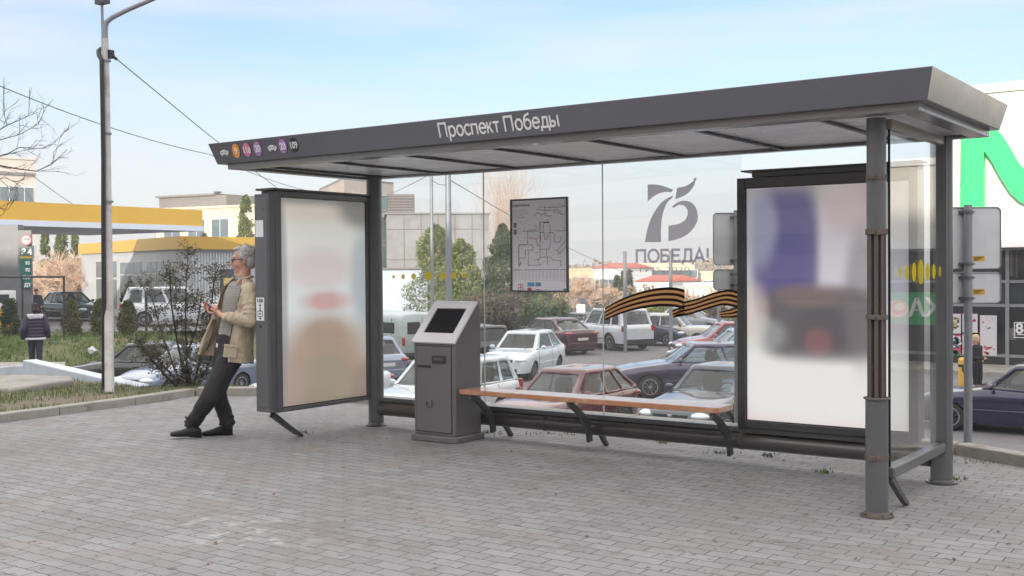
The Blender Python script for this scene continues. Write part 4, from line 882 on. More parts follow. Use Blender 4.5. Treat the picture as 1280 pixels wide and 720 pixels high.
    def pane(name,fnc,nu,nv,off=.004,par=cabin,mt=None):
        mt=mt or cglass
        rows=[[fnc(i/nu,j/nv) for i in range(nu+1)] for j in range(nv+1)]
        c=rows[nv//2][nu//2]; nn=(rows[nv//2][min(nu//2+1,nu)]-rows[nv//2][nu//2-1 if nu>1 else 0]).cross(rows[min(nv//2+1,nv)][nu//2]-rows[max(nv//2-1,0)][nu//2]).normalized()
        if nn.dot(c-Vector((cx,0,be)))<0: nn=-nn
        rows=[[q+nn*off for q in r] for r in rows]; m=MB(); m.sheet(rows)
        k=len(m.v); b0=[q-nn*(off+.01) for r in rows for q in r]
        # rim
        W2=nu+1; edge=[(0,i) for i in range(nu+1)]+[(j,nu) for j in range(1,nv+1)]+[(nv,i) for i in range(nu-1,-1,-1)]+[(j,0) for j in range(nv-1,0,-1)]
        ids=[j*W2+i for j,i in edge]; s0=len(m.v); m.v+= [b0[i] for i in ids]; n=len(ids)
        for i in range(n): m.f.append([ids[i],ids[(i+1)%n],s0+(i+1)%n,s0+i]); m.mi.append(0)
        return obj(name,m,mt,par,smooth=40)
    def frontpt(s,b,front=True):
        c=(s*2-1)*.86; xr_,xf_=cabx(b); q=cab(0,1 if front else 0,b)
        return Vector(((xf_+.09*(1-c*c)) if front else (xr_-.06*(1-c*c)),c*q.y,q.z))
    for fr in (True,False):
        lo_,hi_=.07,.91
        pane('windscreen' if fr else 'rear_window',lambda s,t:frontpt(s,lo_+(hi_-lo_)*t,fr),6,3,.009)
    for sd_ in (1,-1):
        for a0,a1 in splits:
            def sp_(s,t,a0=a0,a1=a1,sd_=sd_):
                b=.08+.82*t; q=cab(0,a0+(a1-a0)*s,b); return Vector((q.x,q.y*sd_,q.z))
            pane('side_window',sp_,4,3,.006)
        for a in ((.44,) if panes==2 else (.56,.25)):  # dark division line
            pass
    # wheels
    for cx_,nm in ((fx_,1),(rx_,0)):
        for s in (1,-1):
            yo=s*(hw*.955); m=MB()
            pr=[(.62,-.0),(.93,-.004),(1,-.03),(1,-.14),(.93,-.175),(.5,-.175)]; n=28
            secs_=[[Vector((cx_+wr*rr_*math.cos(2*PI*i/n),yo+s*dy,wr+wr*rr_*math.sin(2*PI*i/n))) for i in range(n)] for rr_,dy in pr]
            m.loft(secs_,cap=True); wh=obj('wheel',m,tyre,root,smooth=50)
            m=MB(); ro_=wr*.66
            m.loft([[Vector((cx_+ro_*q*math.cos(2*PI*i/n),yo+s*dy,wr+ro_*q*math.sin(2*PI*i/n))) for i in range(n)] for q,dy in ((1,.006),(.9,.008),(.86,-.02),(.84,-.06))],cap=False)
            for k in range(10 if rims is rimm else 12):
                a=2*PI*k/(10 if rims is rimm else 12); M=Matrix.Translation((cx_,yo-s*.012,wr))@Matrix.Rotation(-a,4,'Y'); ws=.016 if rims is rimm else .045
                m.hexa([M@Vector(q) for q in ((.02,-.012,-ws),(ro_*.9,-.012,-ws*.8),(ro_*.9,.012,-ws*.8),(.02,.012,-ws))],[M@Vector(q) for q in ((.02,-.012,ws),(ro_*.9,-.012,ws*.8),(ro_*.9,.012,ws*.8),(.02,.012,ws))])
            m.cyl((cx_,yo-s*.03,wr),(cx_,yo+s*.008,wr),.05,n=16); obj('rim',m,rims,wh)
            m=MB(); m.cyl((cx_,yo-s*.10,wr),(cx_,yo-s*.07,wr),ro_*.84,n=24); obj('brake_disc',m,trim,wh)
    # lights, grille, plates
    hz=S['hood']-.13; 
    for s in (1,-1):
        m=MB(); y=hw*.70
        if boxy: m.box(xF-.05,xF+.012,y-.16 if s>0 else -y-.16,y+.16 if s>0 else -y+.16,hz-.09,hz+.07)
        else: m.ell((xF-.17,s*(y-.01),hz),(.21,.19,.085),Matrix.Rotation(-s*.5,3,'Z'))
        obj('headlight',m,lampm,body,smooth=50)
        tz=S['deck']-.13; m=MB()
        if style in('suv','wagon','minivan'): m.box(xR-.012,xR+.12,*sorted((s*(hw*.68),s*(hw*.895))),tz-.12,tz+.12)
        elif boxy: m.box(xR-.012,xR+.03,*sorted((s*(hw*.55),s*(hw*.93))),tz-.1,tz+.08)
        else: m.ell((xR+.12,s*hw*.70,tz),(.16,.2,.085),Matrix.Rotation(s*.45,3,'Z'))
        obj('tail_light',m,tailm,body,smooth=50,bevel=.01 if (boxy or style in('suv','wagon','minivan')) else 0)
    def across(xe,zc,hh,wd,proud,sgn_):
        m=MB(); bx=lambda x:x
        m.box(*sorted((xe-sgn_*.06,xe+sgn_*proud)),-wd,wd,zc-hh,zc+hh); return m
    if style=='suv': obj('grille',across(xF,hz,.09,hw*.42,.008,1),trim,body,bevel=.01)
    else: obj('grille',across(xF,hz-.02,.05,hw*.44,.006,1),trim,body,bevel=.01)
    obj('bumper_intake',across(xF,.34,.065,hw*.62,.006,1),trim,body,bevel=.01)
    obj('badge',across(xF,hz,.022,.05,.014,1),chrome,body,bevel=.008)
    obj('number_plate',across(xF,.46,.055,.26,.016,1),platem,body)
    obj('number_plate',across(xR,.66 if style!='suv' else .8,.055,.26,.014,-1),platem,body)
    obj('rear_bumper',across(xR,.42,.09,hw*.8,.012,-1),trim if style in('samara','oldsedan','suv','wagon') else pm,body,bevel=.02)
    if style in('samara','oldsedan'): obj('front_bumper',across(xF,.45,.07,hw*.86,.05,1),trim if style=='samara' else chrome,body,bevel=.02)
    # seams, handles, mirrors, sill
    for s in (1,-1):
        def sp2(x,z,o=.003): return Vector((x,s*(prof(x,z)+o),z))
        doors=[fx_-Ra-.06,(cabx(0)[0]+cabx(0)[1])/2+.05,max(rx_+Ra*.3,S['back']+.2)]
        for k,x in enumerate(doors):
            zlo=.30 if k<2 else wr+Ra+.03; zhi=S['belt']-.03
            m=MB(); m.tube([sp2(x,zlo+(zhi-zlo)*i/8,.0005) for i in range(9)],.0055,5); obj('door_seam',m,under,body)
        for x in (doors[1]+.16,doors[2]+.14):
            m=MB(); q=sp2(x,S['belt']-.14,.008); m.box(q.x-.075,q.x+.075,q.y-.015,q.y+.015,q.z-.012,q.z+.014); obj('door_handle',m,pm if not boxy else chrome,body,bevel=.006)
        m=MB(); m.tube([sp2(x,.5,.004) for x in np.linspace(rx_+Ra+.06,fx_-Ra-.05,10)],.014,6); obj('side_moulding',m,trim if style in('samara','oldsedan','suv') else pm,body)
        mxp=S['cowl']-.22; m=MB(); m.ell((mxp,s*(hw*.98+.07),S['belt']+.07),(.05,.1,.07)); m.tube([(mxp-.02,s*hw*.86,S['belt']),(mxp,s*(hw+.04),S['belt']+.05)],.02,8); mr=obj('wing_mirror',m,pm if not boxy else trim,root,smooth=50)
        m=MB()
        for c in (fx_,rx_):
            m=MB(); m.tube([Vector((c+Ra*1.0*math.cos(a),s*(prof(c+Ra*math.cos(a),max(wr+Ra*math.sin(a),gc))-.004),wr+Ra*math.sin(a))) for a in np.linspace(-.05,PI+.05,15)],.016 if style=='suv' else .010,6); obj('wheel_arch',m,trim if style=='suv' else pm,body)
        if rails:
            m=MB(); a,b_=S['r1']+.1,S['r0']-.15; y=s*yr*.9; m.tube([(a,y,H_-.02),(a+.06,y,H_+.035),(b_-.06,y,H_+.035),(b_,y,H_-.02)],.016,8); obj('roof_rail',m,trim,cabin)
    m=MB()
    for s in (-1,1): m.tube([(S['cowl']+.10,s*.55-.2,S['belt']+.02),(S['cowl']-.05,s*.4+.1,S['belt']+.14)],.008,5)
    obj('wiper',m,trim,cabin)
    return root
P=dict(white=paint('white',srgb(205,210,216),0),navy=paint('navy',srgb(34,32,62),.3),burg=paint('burgundy',srgb(88,20,32),.0),bgrey=paint('blue_grey',srgb(50,60,72),.2),silver=paint('silver',srgb(128,140,160),.5),
  purple=paint('dark_purple',srgb(58,50,76),.4),grey=paint('grey',srgb(108,110,120),.4),black=paint('black',srgb(32,28,32),.3),maroon=paint('maroon',srgb(72,36,46),.3),dblue=paint('dark_blue',srgb(58,62,84),.3),beige=paint('beige',srgb(198,192,182),0),red=paint('red',srgb(140,36,44),.1),char=paint('charcoal',srgb(44,46,52),.3),green=paint('dark_green',srgb(52,60,62),.3))
# row nose-in towards the plaza
H0=234
car('hatch',P['silver'],'silver blue hatchback half hidden by the juniper and the leaning man',u=236,d=32,h=H0,panes=3)
car('hatch',P['white'],'white car almost wholly hidden behind the left advert panel',u=396,d=28,h=H0)
car('wagon',P['white'],'white estate car nosed in behind the ticket kiosk',u=548,d=25.6,h=H0,panes=3)
car('samara',P['burg'],'burgundy hatchback nosed in behind the bench',u=706,d=24.2,h=H0,panes=3,rims=steel)
car('sedan',P['bgrey'],'pale blue grey car with a big windscreen behind the right end of the bench',u=897,d=24.2,h=H0)
car('luxury',P['purple'],'dark purple saloon parked side on behind the burgundy hatchback',u=872,d=31.3,h=180)
car('wagon',P['grey'],'grey estate car with black roof rails behind the dark purple saloon',u=932,d=34.8,h=182,rails=True)
car('granta',P['white'],'white saloon facing the viewer alone in the driving lane',u=655,d=37.4,h=249,rims=steel)
car('wagon',P['char'],'dark estate car with a red tail light peeping out right of the kiosk',u=585,d=42,h=118,panes=3)
car('hatch',P['silver'],'small pale car far back between the dark estate car and the maroon saloon',u=642,d=60,h=250)
car('luxury',P['maroon'],'maroon saloon seen from behind, left one of two dark saloons',u=687,d=48,h=122)
car('luxury',P['black'],'black saloon seen from behind beside the white off-roader',u=727,d=53,h=122)
car('suv',P['white'],'big white off-roader with a spoked wheel seen from behind',u=762,d=50,h=118,panes=3,rails=True)
car('hatch',P['dblue'],'dark blue hatchback facing right just past the white off-roader',u=814,d=52,h=322)
car('oldsedan',P['beige'],'old beige square saloon facing right near the bushes',u=842,d=51.5,h=338,rims=steel)
car('sedan',P['grey'],'grey saloon mostly hidden behind the old beige saloon',u=864,d=60,h=330)
car('hatch',P['red'],'red hatchback whose roof shows above the row near the sign post',u=905,d=43,h=185)
car('sedan',P['silver'],'silver saloon whose pale roof shows in front of the red hatchback',u=918,d=38.5,h=183)
car('hatch',P['silver'],'silver hatchback showing its right tail light just right of the left rear post',u=449,d=36,h=122)
car('sedan',P['char'],'charcoal saloon parked side on behind the lamp post and juniper',u=168,d=33.4,h=185)
# far left on the forecourt
zf_=-.94
car('sedan',P['green'],'dark green grey saloon standing at the filling station pumps',u=88,d=57,h=322,z=zf_,group='cars at the filling station')
car('minivan',P['white'],'white people carrier with red tail light by the filling station shop',u=218,d=51,h=18,z=zf_,panes=3,group='cars at the filling station')
# road car on the right
car('sedan',P['navy'],'dark navy saloon driving left past the supermarket front',world=Vector((-2.9,17.85,0)),rz=PI,name='passing_car',group=None)

# ------------------------------------------------------------------ old round-edged van behind the left end of the shelter
def van(u,d,h):
    p=gat(u,d,0); root=thing('delivery_van','pale mint green old round edged van standing left of the kiosk','van',(p.x,p.y,GZ),rad(HEAD0+h),None,local=True)
    vp=mat('van_paint',srgb(178,190,190),.4,0,var=.08,vscale=1,coat=.2,dirt=srgb(150,158,156),dscale=1.2)
    L_,hw,H_=4.4,.94,2.0
    m=MB(); secs=[]
    for x,k in ((-2.2,.9),(-2.16,.96),(-2.05,1),(0,1),(1.9,1),(2.1,.95),(2.2,.86)):
        r=[]
        for i in range(24):
            a=2*PI*i/24; c,s=math.cos(a),math.sin(a); e=.32
            y=hw*k*abs(c)**e*(1 if c>0 else -1); z=(.45+H_)/2+(H_-.45)/2*k*abs(s)**e*(1 if s>0 else -1); r.append(Vector((x,y,z)))
        secs.append(r)
    m.loft(secs); b=obj('body',m,vp,root,smooth=40)
    m=MB(); m.box(-2.0,2.0,-.6,.6,.28,.6); obj('chassis',m,under,root)
    for s in (-1,1):
        m=MB(); m.box(-2.215,-2.19,*sorted((s*.12,s*.62)),1.25,1.65); obj('rear_window',m,cgl,b,bevel=.05)
        m=MB(); m.box(-2.225,-2.195,*sorted((s*.1,s*.64)),1.23,1.67); m2=m; obj('window_seal',m2,trim,b,bevel=.03)
        m=MB(); m.box(-2.225,-2.15,*sorted((s*.74,s*.86)),.82,1.12); obj('tail_light',m,tailm,b,bevel=.02)
        for x in (-1.4,-.2,.9):
            m=MB(); m.box(x-.4,x+.4,*sorted((s*(hw-.02),s*(hw+.008))),1.25,1.65); obj('side_window',m,cgl,b,bevel=.005)
        for x in (-1.2,1.25):
            m=MB(); m.cyl((x,s*.68,.36),(x,s*.88,.36),.36,n=28); wv=obj('wheel',m,tyre,root,bevel=.03)
            m=MB(); m.cyl((x,s*.875,.36),(x,s*.892,.36),.2,n=24); obj('rim',m,steel,wv,bevel=.01)
        for x in (-1.62,-.8,.35,1.3):
            m=MB(); m.box(x-.005,x+.005,*sorted((s*(hw-.02),s*(hw+.004))),.62,1.8); obj('panel_seam',m,under,b)
    m=MB(); m.box(-2.208,-2.19,-.006,.006,.6,1.85); obj('door_gap',m,under,b)
    m=MB(); m.box(-2.30,-2.2,-.85,.85,.42,.56); obj('bumper',m,trim,root,bevel=.02)
    m=MB(); m.box(2.18,2.215,-.62,.62,1.2,1.68); obj('windscreen',m,cgl,b,bevel=.03)
    m=MB(); m.box(-2.23,-2.2,-.55,-.3,.9,1.02); obj('number_plate',m,platem,b)
    return root
van(487,42.5,128)
# ------------------------------------------------------------------ buildings and other fixed things
V=Vector
def wall_frame(a,b,out):   # local frame on a vertical wall: x along a->b, y out, z up
    t=(b-a); t.z=0; L_=t.length; t.normalize(); n_=V((t.y,-t.x,0)); n_=n_ if n_.dot(out)>0 else -n_
    return t,n_,L_
def wbox(m,a,t,n_,x0,x1,z0,z1,d0,d1):
    P_=lambda x,d,z:V((a.x,a.y,0))+t*x+n_*d+V((0,0,z)); m.hexa([P_(x0,d0,z0),P_(x1,d0,z0),P_(x1,d1,z0),P_(x0,d1,z0)],[P_(x0,d0,z1),P_(x1,d0,z1),P_(x1,d1,z1),P_(x0,d1,z1)]); return m
def block(name,label,cat,a,b,depth,z0,z1,wallm,windows=(),roofm=None,parapet=.25,group=None,framem=None,glassm=None,kind=None):
    """box house: front wall a->b facing the camera side; windows = (side, x, z, w, h)"""
    t,n_,L_=wall_frame(a,b,CAM-a); root=thing(name,label,cat,(a.x,a.y,z0),0,group)
    m=MB(); wbox(m,a,t,n_,0,L_,z0,z1,-depth,0); w_=obj('wall',m,wallm,root)
    m=MB(); wbox(m,a,t,n_,-.15,L_+.15,z1,z1+parapet,-depth-.15,.15); obj('roof',m,roofm or wallm,root)
    gl=glassm or mat('window_dark',srgb(96,108,116),.12,spec=.8,var=.2,vscale=.7); fm=framem or white
    for side,x,z,w2,h2 in windows:
        if side=='f': A,T_,N_=a,t,n_
        elif side=='l': A,T_,N_=a-n_*0,-n_*-1*-1 if 0 else -n_,-t
        else: A,T_,N_=V((a.x,a.y,0))+t*L_,-n_,t
        m=MB(); wbox(m,A,T_,N_,x,x+w2,z,z+h2,.0,.06); wo=obj('window',m,fm,w_)
        m=MB()
        wbox(m,A,T_,N_,x+.08,x+w2/2-.04,z+.08,z+h2-.08,.061,.075); wbox(m,A,T_,N_,x+w2/2+.04,x+w2-.08,z+.08,z+h2-.08,.061,.075); obj('pane',m,gl,wo)
    return root
stucco=mat('cream_stucco',srgb(212,196,172),.85,var=.1,vscale=.4,dirt=srgb(180,160,140),dscale=.2)
pinkst=mat('pink_stucco',srgb(200,188,180),.85,var=.08,vscale=.4)
conc=mat('old_concrete',srgb(140,139,140),.9,var=.16,vscale=.5,dirt=srgb(120,112,108),dscale=.35)
clad=mat('white_cladding',srgb(222,218,208),.6,var=.03,vscale=.5)
roofg=mat('grey_roof',srgb(120,116,114),.8,var=.15)
redroof=mat('red_roof',srgb(172,92,74),.8,var=.15)
yellow=mat('yellow_fascia',srgb(192,154,58),.45,var=.04,vscale=.6,coat=.2)
greyw=mat('grey_wall',srgb(168,170,172),.7,var=.08,vscale=.8)
dglass=mat('dark_shop_glass',srgb(44,46,48),.06,var=.3,vscale=.4,spec=.7); alu=mat('aluminium',srgb(150,150,152),.4,.4)

# -- supermarket on the right
YF=32.6
def sy(u,v,y=YF): return ony(u,v,y)
mk=thing('supermarket','big white clad supermarket with dark glazed ground floor and a huge green letter','supermarket',(sy(1280,470).x,YF,GZ))
xm=sy(1172,300).x; xl=xm; xs2=5.2; xr=xl+70
z_c=sy(1265,305).z; z_low=sy(1135,207).z; z_top=sy(1250,114).z
m=MB(); m.box(xs2,xr,YF,YF+25,z_c,z_low); wl=obj('wall',m,clad,mk)
m=MB(); m.box(xm,xs2,YF-.5,YF+25.3,z_c+.01,z_top); up2=obj('upper_wall',m,clad,mk)
m=MB(); m.box(xs2+.02,xr,YF-.12,YF,z_low-.02,z_low+.22); m.box(xm-.1,xs2,YF-.62,YF-.5,z_top-.1,z_top+.2); obj('cornice',m,white,mk)
m=MB(); m.box(xl-.05,xr,YF-.75,YF-.505,z_c-.12,z_c+.16); obj('canopy_edge',m,white,mk)
for i in range(8):
    x=xm+1.55*i+.4; m=MB(); m.box(x-.012,x+.012,YF-.508,YF-.499,z_c+.2,z_top-.12); obj('cladding_joint',m,mat('joint_grey',srgb(180,176,168),.7),up2)
for z in (z_c+2.05,z_c+3.9):
    m=MB(); m.box(xm,xs2,YF-.509,YF-.4985,z-.012,z+.012); obj('cladding_joint',m,MATS['joint_grey'],up2)
m=MB(); m.box(xl,xr,YF+.45,YF+.6,GZ,z_c); gf=obj('shop_window',m,dglass,mk)
z_mid=sy(1230,382).z
for i in range(16):
    x=sy(1256,400).x+(i-7)*2.15; m=MB(); m.box(x-.06,x+.06,YF+.36,YF+.449,GZ,z_c-.01); obj('mullion',m,alu,gf)
for z in (z_mid,GZ+.45,sy(1230,352).z,z_c-.15):
    m=MB(); m.box(xl,xr,YF+.38,YF+.448,z-.05,z+.05); obj('transom',m,alu,gf)
# goods and blinds dimly behind the panes -> pale strips on the glass
for i,(u0,u1,v0,v1) in enumerate(((1262,1266,310,345),(1270,1272,312,347),(1112,1120,415,470),(1258,1270,410,425))):
    m=MB(); a=sy(u0,v0,YF+.44); b=sy(u1,v1,YF+.44); m.box(a.x,b.x,YF+.43,YF+.447,b.z,a.z); obj('blind',m,mat('blind_grey',srgb(110,106,100),.8),gf)
# big letter on the upper wall
gl_=mat('letter_green',srgb(50,222,120),.45,coat=.3)
yl=YF-.78; Q=lambda x,y:(1190+x/4.235,100+y/4.235)
let=[Q(50,262),Q(235,262),Q(262,290),Q(300,350),Q(345,430),Q(400,500),Q(480,560),Q(480,690),Q(420,672),Q(360,645),Q(310,600),Q(250,505),Q(210,430),Q(168,375),Q(168,700),Q(44,700)]
m=MB(); m.prism([ony(u,v,yl) for u,v in let],(0,.27,0)); lt=obj('big_letter',m,gl_,mk,smooth=False)
# green sign with round mark and two letters over the side entrance
ysg=YF-.9; mir=lambda u,v:(lambda q:V((.03-q.x,q.y,q.z)))(ony(u,v,ysg)); a=mir(1188,366); b=mir(1100,405)
m=MB(); m.box(a.x,b.x,ysg,ysg+.5,b.z,a.z); sg=obj('entrance_sign',m,mat('sign_green',srgb(30,150,80),.4,coat=.3),mk)
c=mir(1121,386); 
for k,(rx_,rz_,cc) in enumerate(((.40,.30,srgb(226,196,110)),(.30,.22,srgb(214,120,110)),(.18,.14,srgb(230,214,150)))):
    m=MB(); m.prism([(c.x-.05*k+rx_*math.cos(2*PI*i/28),ysg-.002-.006*k,c.z+.04*k+rz_*math.sin(2*PI*i/28)) for i in range(28)][::-1],(0,-.006,0)); obj('sign_mark',m,mat('mark%d'%k,cc,.5),sg,smooth=False)
for txt,u in (('А',1146),('К',1167),('О',1184)):
    c=mir(u,386); t=text_mb(txt,.85,lambda x,y,d:V((c.x+x,ysg-.004-d,c.z+y)),.02,bold=.02); obj('sign_letter',t,MATS['lettering_white'],sg,smooth=False)
# posters in the shop window
yp=YF+.33
def pposter(u0,u1,v0,v1,base,spots,seed):
    random.seed(seed); a=ony(u0,v0,yp); b=ony(u1,v1,yp); m=MB(); m.box(a.x,b.x,yp,yp+.02,b.z,a.z); p_=obj('window_poster',m,base,gf)
    for k,(cc,n_,y0,y1,sz) in enumerate(spots):
        m=MB()
        for _ in range(n_):
            x=random.uniform(a.x+.08,b.x-.08); z=b.z+(a.z-b.z)*random.uniform(y0,y1); s_=random.uniform(.3,1)*sz
            m.prism([(x+s_*math.cos(q)*random.uniform(.6,1),yp-.001-.0012*k,z+s_*.7*math.sin(q)*random.uniform(.6,1)) for q in [2*PI*i/7 for i in range(7)]][::-1],(0,-.001,0))
        o=obj('printed_picture',m,mat('print_%d'%(hash(cc[:3])%9999),cc,.6),p_,smooth=False)
pap=mat('poster_paper',srgb(206,202,206),.5)
pposter(1183,1201,392,417,pap,((srgb(120,108,92),16,.2,.85,.12),(srgb(196,186,130),8,.1,.8,.09)),1)
pposter(1203,1222,392,416,pap,((srgb(196,84,110),9,.55,.8,.07),),2)
pposter(1183,1201,418,443,mat('poster_red',srgb(188,70,90),.5),((srgb(214,214,220),26,.3,.9,.13),(srgb(70,140,90),10,.02,.2,.14),(srgb(90,130,170),8,.3,.7,.1)),3)
pposter(1203,1222,418,443,pap,((srgb(96,150,104),14,.02,.3,.12),(srgb(196,110,120),8,.3,.9,.08)),4)
pposter(1225,1246,394,445,pap,((srgb(188,88,104),14,.02,.25,.08),(srgb(100,90,90),5,.65,.72,.05),(srgb(186,110,110),6,.8,.97,.06)),5)
# opening hours on the door glass
t=text_mb('8-',.5,lambda x,y,d:V((0,0,0))+V((x,y,d)),.004,bold=.012); a=ony(1269.5,411,YF+.42); x0_=min(p.x for p in t.v)
t.v=[V((a.x+p.x-x0_,a.y-p.z,a.z+p.y)) for p in t.v]; obj('opening_hours',t,MATS['lettering_white'],gf,smooth=False)
a=ony(1267.5,402.5,YF+.42); b=ony(1296,423,YF+.42); m=MB()
for x0_,x1_,z0_,z1_ in ((a.x,b.x,a.z-.03,a.z),(a.x,b.x,b.z,b.z+.03),(a.x,a.x+.03,b.z,a.z),(b.x-.03,b.x,b.z,a.z),(a.x+.1,b.x-.1,b.z+.1,b.z+.13)): m.box(x0_,x1_,YF+.41,YF+.42,z0_,z1_)
obj('hours_frame',m,MATS['lettering_white'],gf,smooth=False)
# walkway in front of it
m=MB(); m.box(xl-1,xr,YF-2.6,YF+.45,GZ,GZ+.14); tag(obj('shop_pavement',m,concrete),kind='structure')
# bollards
for i,u in enumerate((1203,)):
    p=gat(u,32.8,0); b=thing('bollard','yellow bollard beside the woman in black outside the supermarket','bollard',(p.x,p.y,GZ))
    m=MB(); m.cyl((p.x,p.y,GZ),(p.x,p.y,GZ+.82),.12,n=20); m.cyl((p.x,p.y,GZ+.82),(p.x,p.y,GZ+.87),.12,.07,n=20); obj('post',m,mat('bollard_yellow',srgb(226,176,70),.5),b)
    m=MB(); m.cyl((p.x,p.y,GZ+.6),(p.x,p.y,GZ+.68),.122,n=20); obj('band',m,black,b)

# -- unseen block added behind the camera to cast shade on the plaza
sc_=V((CAM.x,CAM.y,0))+V((sd.x,sd.y,0))*46; pr_=V((-sd.y,sd.x,0))
a=sc_-pr_*88; b=sc_+pr_*50
m=MB(); t_,n_,L_=wall_frame(a,b,CAM-a); root=thing('unseen_shade_block','long cream block, out of view, added behind the camera to shade the bus stop','building',(a.x,a.y,GZ))
HB=21.5
wbox(m,a,t_,n_,0,L_,GZ,HB,-14,0); bw=obj('wall',m,mat('pale_bounce_wall',srgb(228,220,206),.85,var=.05,vscale=.3),root)  # wall of the added block kept pale to bounce light at the shelter
m=MB(); wbox(m,a,t_,n_,-.3,L_+.3,HB,HB+.5,-14.3,.3); obj('roof',m,roofg,root)
for fl in range(8):
    m=MB(); wbox(m,a,t_,n_,1,L_-1,GZ+1.2+fl*3.2,GZ+2.7+fl*3.2,.0,.05); obj('window_band',m,dglass,bw)

# -- road sign backs beside the stop
signg=mat('sign_back_grey',srgb(206,207,210),.5,.2,var=.06,vscale=6,bump=.05)
polem=mat('galvanised_pole',srgb(138,141,146),.5,.3,var=.1,vscale=6,bump=.1)
def sign(u,d,zb,plates,label,vtop):
    p=gat(u,d,0); root=thing('road_sign',label,'road sign',(p.x,p.y,zb),0,'road sign backs at the kerb')
    zt=at(u,vtop,d).z; m=MB(); m.cyl((p.x,p.y,zb),(p.x,p.y,zt),.034,n=18); pl=obj('pole',m,polem,root)
    tdir=RH; nd=-FH
    for (u0,u1,v0,v1,st) in plates:
        za,zb2=at(u,v0,d).z,at(u,v1,d).z; xa_=(u0-u)/F_*d; xb_=(u1-u)/F_*d
        # rounded plate facing away, back towards us
        rr_=.035; poly=[]
        for cx_,cz_,a0 in ((xb_-rr_,za-rr_,0),(xa_+rr_,za-rr_,90),(xa_+rr_,zb2+rr_,180),(xb_-rr_,zb2+rr_,270)):
            for k in range(5): q=rad(a0+90*k/4); poly.append(V((p.x,p.y,0))+tdir*(cx_+rr_*math.cos(q))-nd*.05+V((0,0,cz_+rr_*math.sin(q))))
        m=MB(); m.prism(poly,-nd*.012); o=obj('sign_plate',m,signg,root,bevel=.003)
        m=MB()
        inner=[V((q.x,q.y,q.z)) for q in poly]; c_=sum(inner,V())/len(inner)
        m.tube([q+nd*.004 for q in inner]+[inner[0]+nd*.004],.005,6); obj('rim',m,polem,o)
        for zz_ in (za-.04,zb2+.04):
            m=MB(); P_=lambda x,dd,z:V((p.x,p.y,0))+tdir*x+nd*dd+V((0,0,z))
            m.hexa([P_(-.06,-.048,zz_-.012),P_(.06,-.048,zz_-.012),P_(.06,-.036,zz_-.012),P_(-.06,-.036,zz_-.012)],[P_(-.06,-.048,zz_+.012),P_(.06,-.048,zz_+.012),P_(.06,-.036,zz_+.012),P_(-.06,-.036,zz_+.012)])
            m.cyl(P_(0,0,zz_-.012),P_(0,0,zz_+.012),.042,n=18); m.cyl(P_(.05,-.03,zz_),P_(.05,.01,zz_),.006,n=8); m.cyl(P_(-.05,-.03,zz_),P_(-.05,.01,zz_),.006,n=8); obj('clamp',m,mat('clamp_steel',srgb(112,112,114),.4,.6),o)
        if st:
            su0,su1,sv0,sv1=st; m=MB(); x0_=(su0-u)/F_*d; x1_=(su1-u)/F_*d; za_,zb_=at(u,sv0,d).z,at(u,sv1,d).z
            P_=lambda x,dd,z:V((p.x,p.y,0))+tdir*x+nd*dd+V((0,0,z)); m.prism([P_(x0_,-.0495,zb_),P_(x1_,-.0495,zb_),P_(x1_,-.0495,za_),P_(x0_,-.0495,za_)],nd*.001); so=obj('sticker',m,mat('sticker_yellow',srgb(206,164,40),.5),o,smooth=False)
            m=MB()
            for k in range(3):
                z_=za_+(zb_-za_)*(.25+.25*k); m.prism([P_(x0_+.012,-.0480,z_-.003),P_(x1_-.012-.02*k,-.0480,z_-.003),P_(x1_-.012-.02*k,-.0480,z_+.003),P_(x0_+.012,-.0480,z_+.003)],nd*.0006)
            obj('printed_lines',m,inkm,so,smooth=False)
sign(1210,9.25,0.0,((1166,1254,259,336,(1219,1234,320,326.5)),(1166,1254,341,379,(1219,1234,361.5,368.5))),'pair of grey sign backs with yellow stickers right of the shelter',256)
sign(922,10.35,0.0,((893,951,266,331,None),(893,951,337,362,None)),'pair of grey sign backs half hidden behind the dark advert panel',263)

# -- street lamp
lp=onz(137,492,.04); D0=14.12
ls=thing('street_lamp','tall grey street lamp pole with a black cable strapped along it','street lamp',(lp.x,lp.y,.04))
def LP(u,v,dd=0): return at(u,v,D0+dd)
m=MB(); m.tube([V((lp.x,lp.y,.04)),LP(136,380),LP(134,230),LP(132.5,110),LP(131,48)],[.058,.056,.051,.047,.045],16); pole_=obj('pole',m,mat('lamp_pole_paint',srgb(192,188,186),.6,.0,var=.16,vscale=4,bump=.25,bscale=20,dirt=srgb(150,140,134),dscale=3),ls)
m=MB(); m.tube([LP(131.5,62),LP(131,36),LP(133,28),LP(140,22),LP(160,12),LP(186,1),LP(215,-12)],[.04,.038,.034,.03,.03,.028,.026],10); arm=obj('arm',m,polem,ls)
m=MB(); m.caps(LP(208,-9),LP(250,-22),.06,.045); obj('lamp_head',m,greyd,arm)
m=MB(); m.tube([LP(129,58),LP(127.5,8),LP(127.5,-8)],.018,8); ur=obj('upper_rod',m,polem,ls)
m=MB(); m.box(-.09,.09,-.05,.05,-.03,.03,Matrix.Translation(LP(128,2))); obj('rod_box',m,greyd,ur)
m=MB(); m.tube([LP(129.8,490,-.07),LP(129.8,400,-.07),LP(129.3,300,-.09),LP(129.2,200,-.09),LP(128,120,-.09),LP(127,75,-.09),LP(124,70,-.05),LP(123,64,0),LP(126,61,.05),LP(131,62,.08)],.028,8); obj('cable',m,mat('black_cable',(.02,.02,.022),.5),ls)
for v in (76,167,252,390,435):
    q=LP(132.5+(v-76)*.012,v); m=MB(); m.cyl(q-V((0,0,.012)),q+V((0,0,.012)),.060 if v<200 else .070,n=18); obj('strap',m,polem,ls)
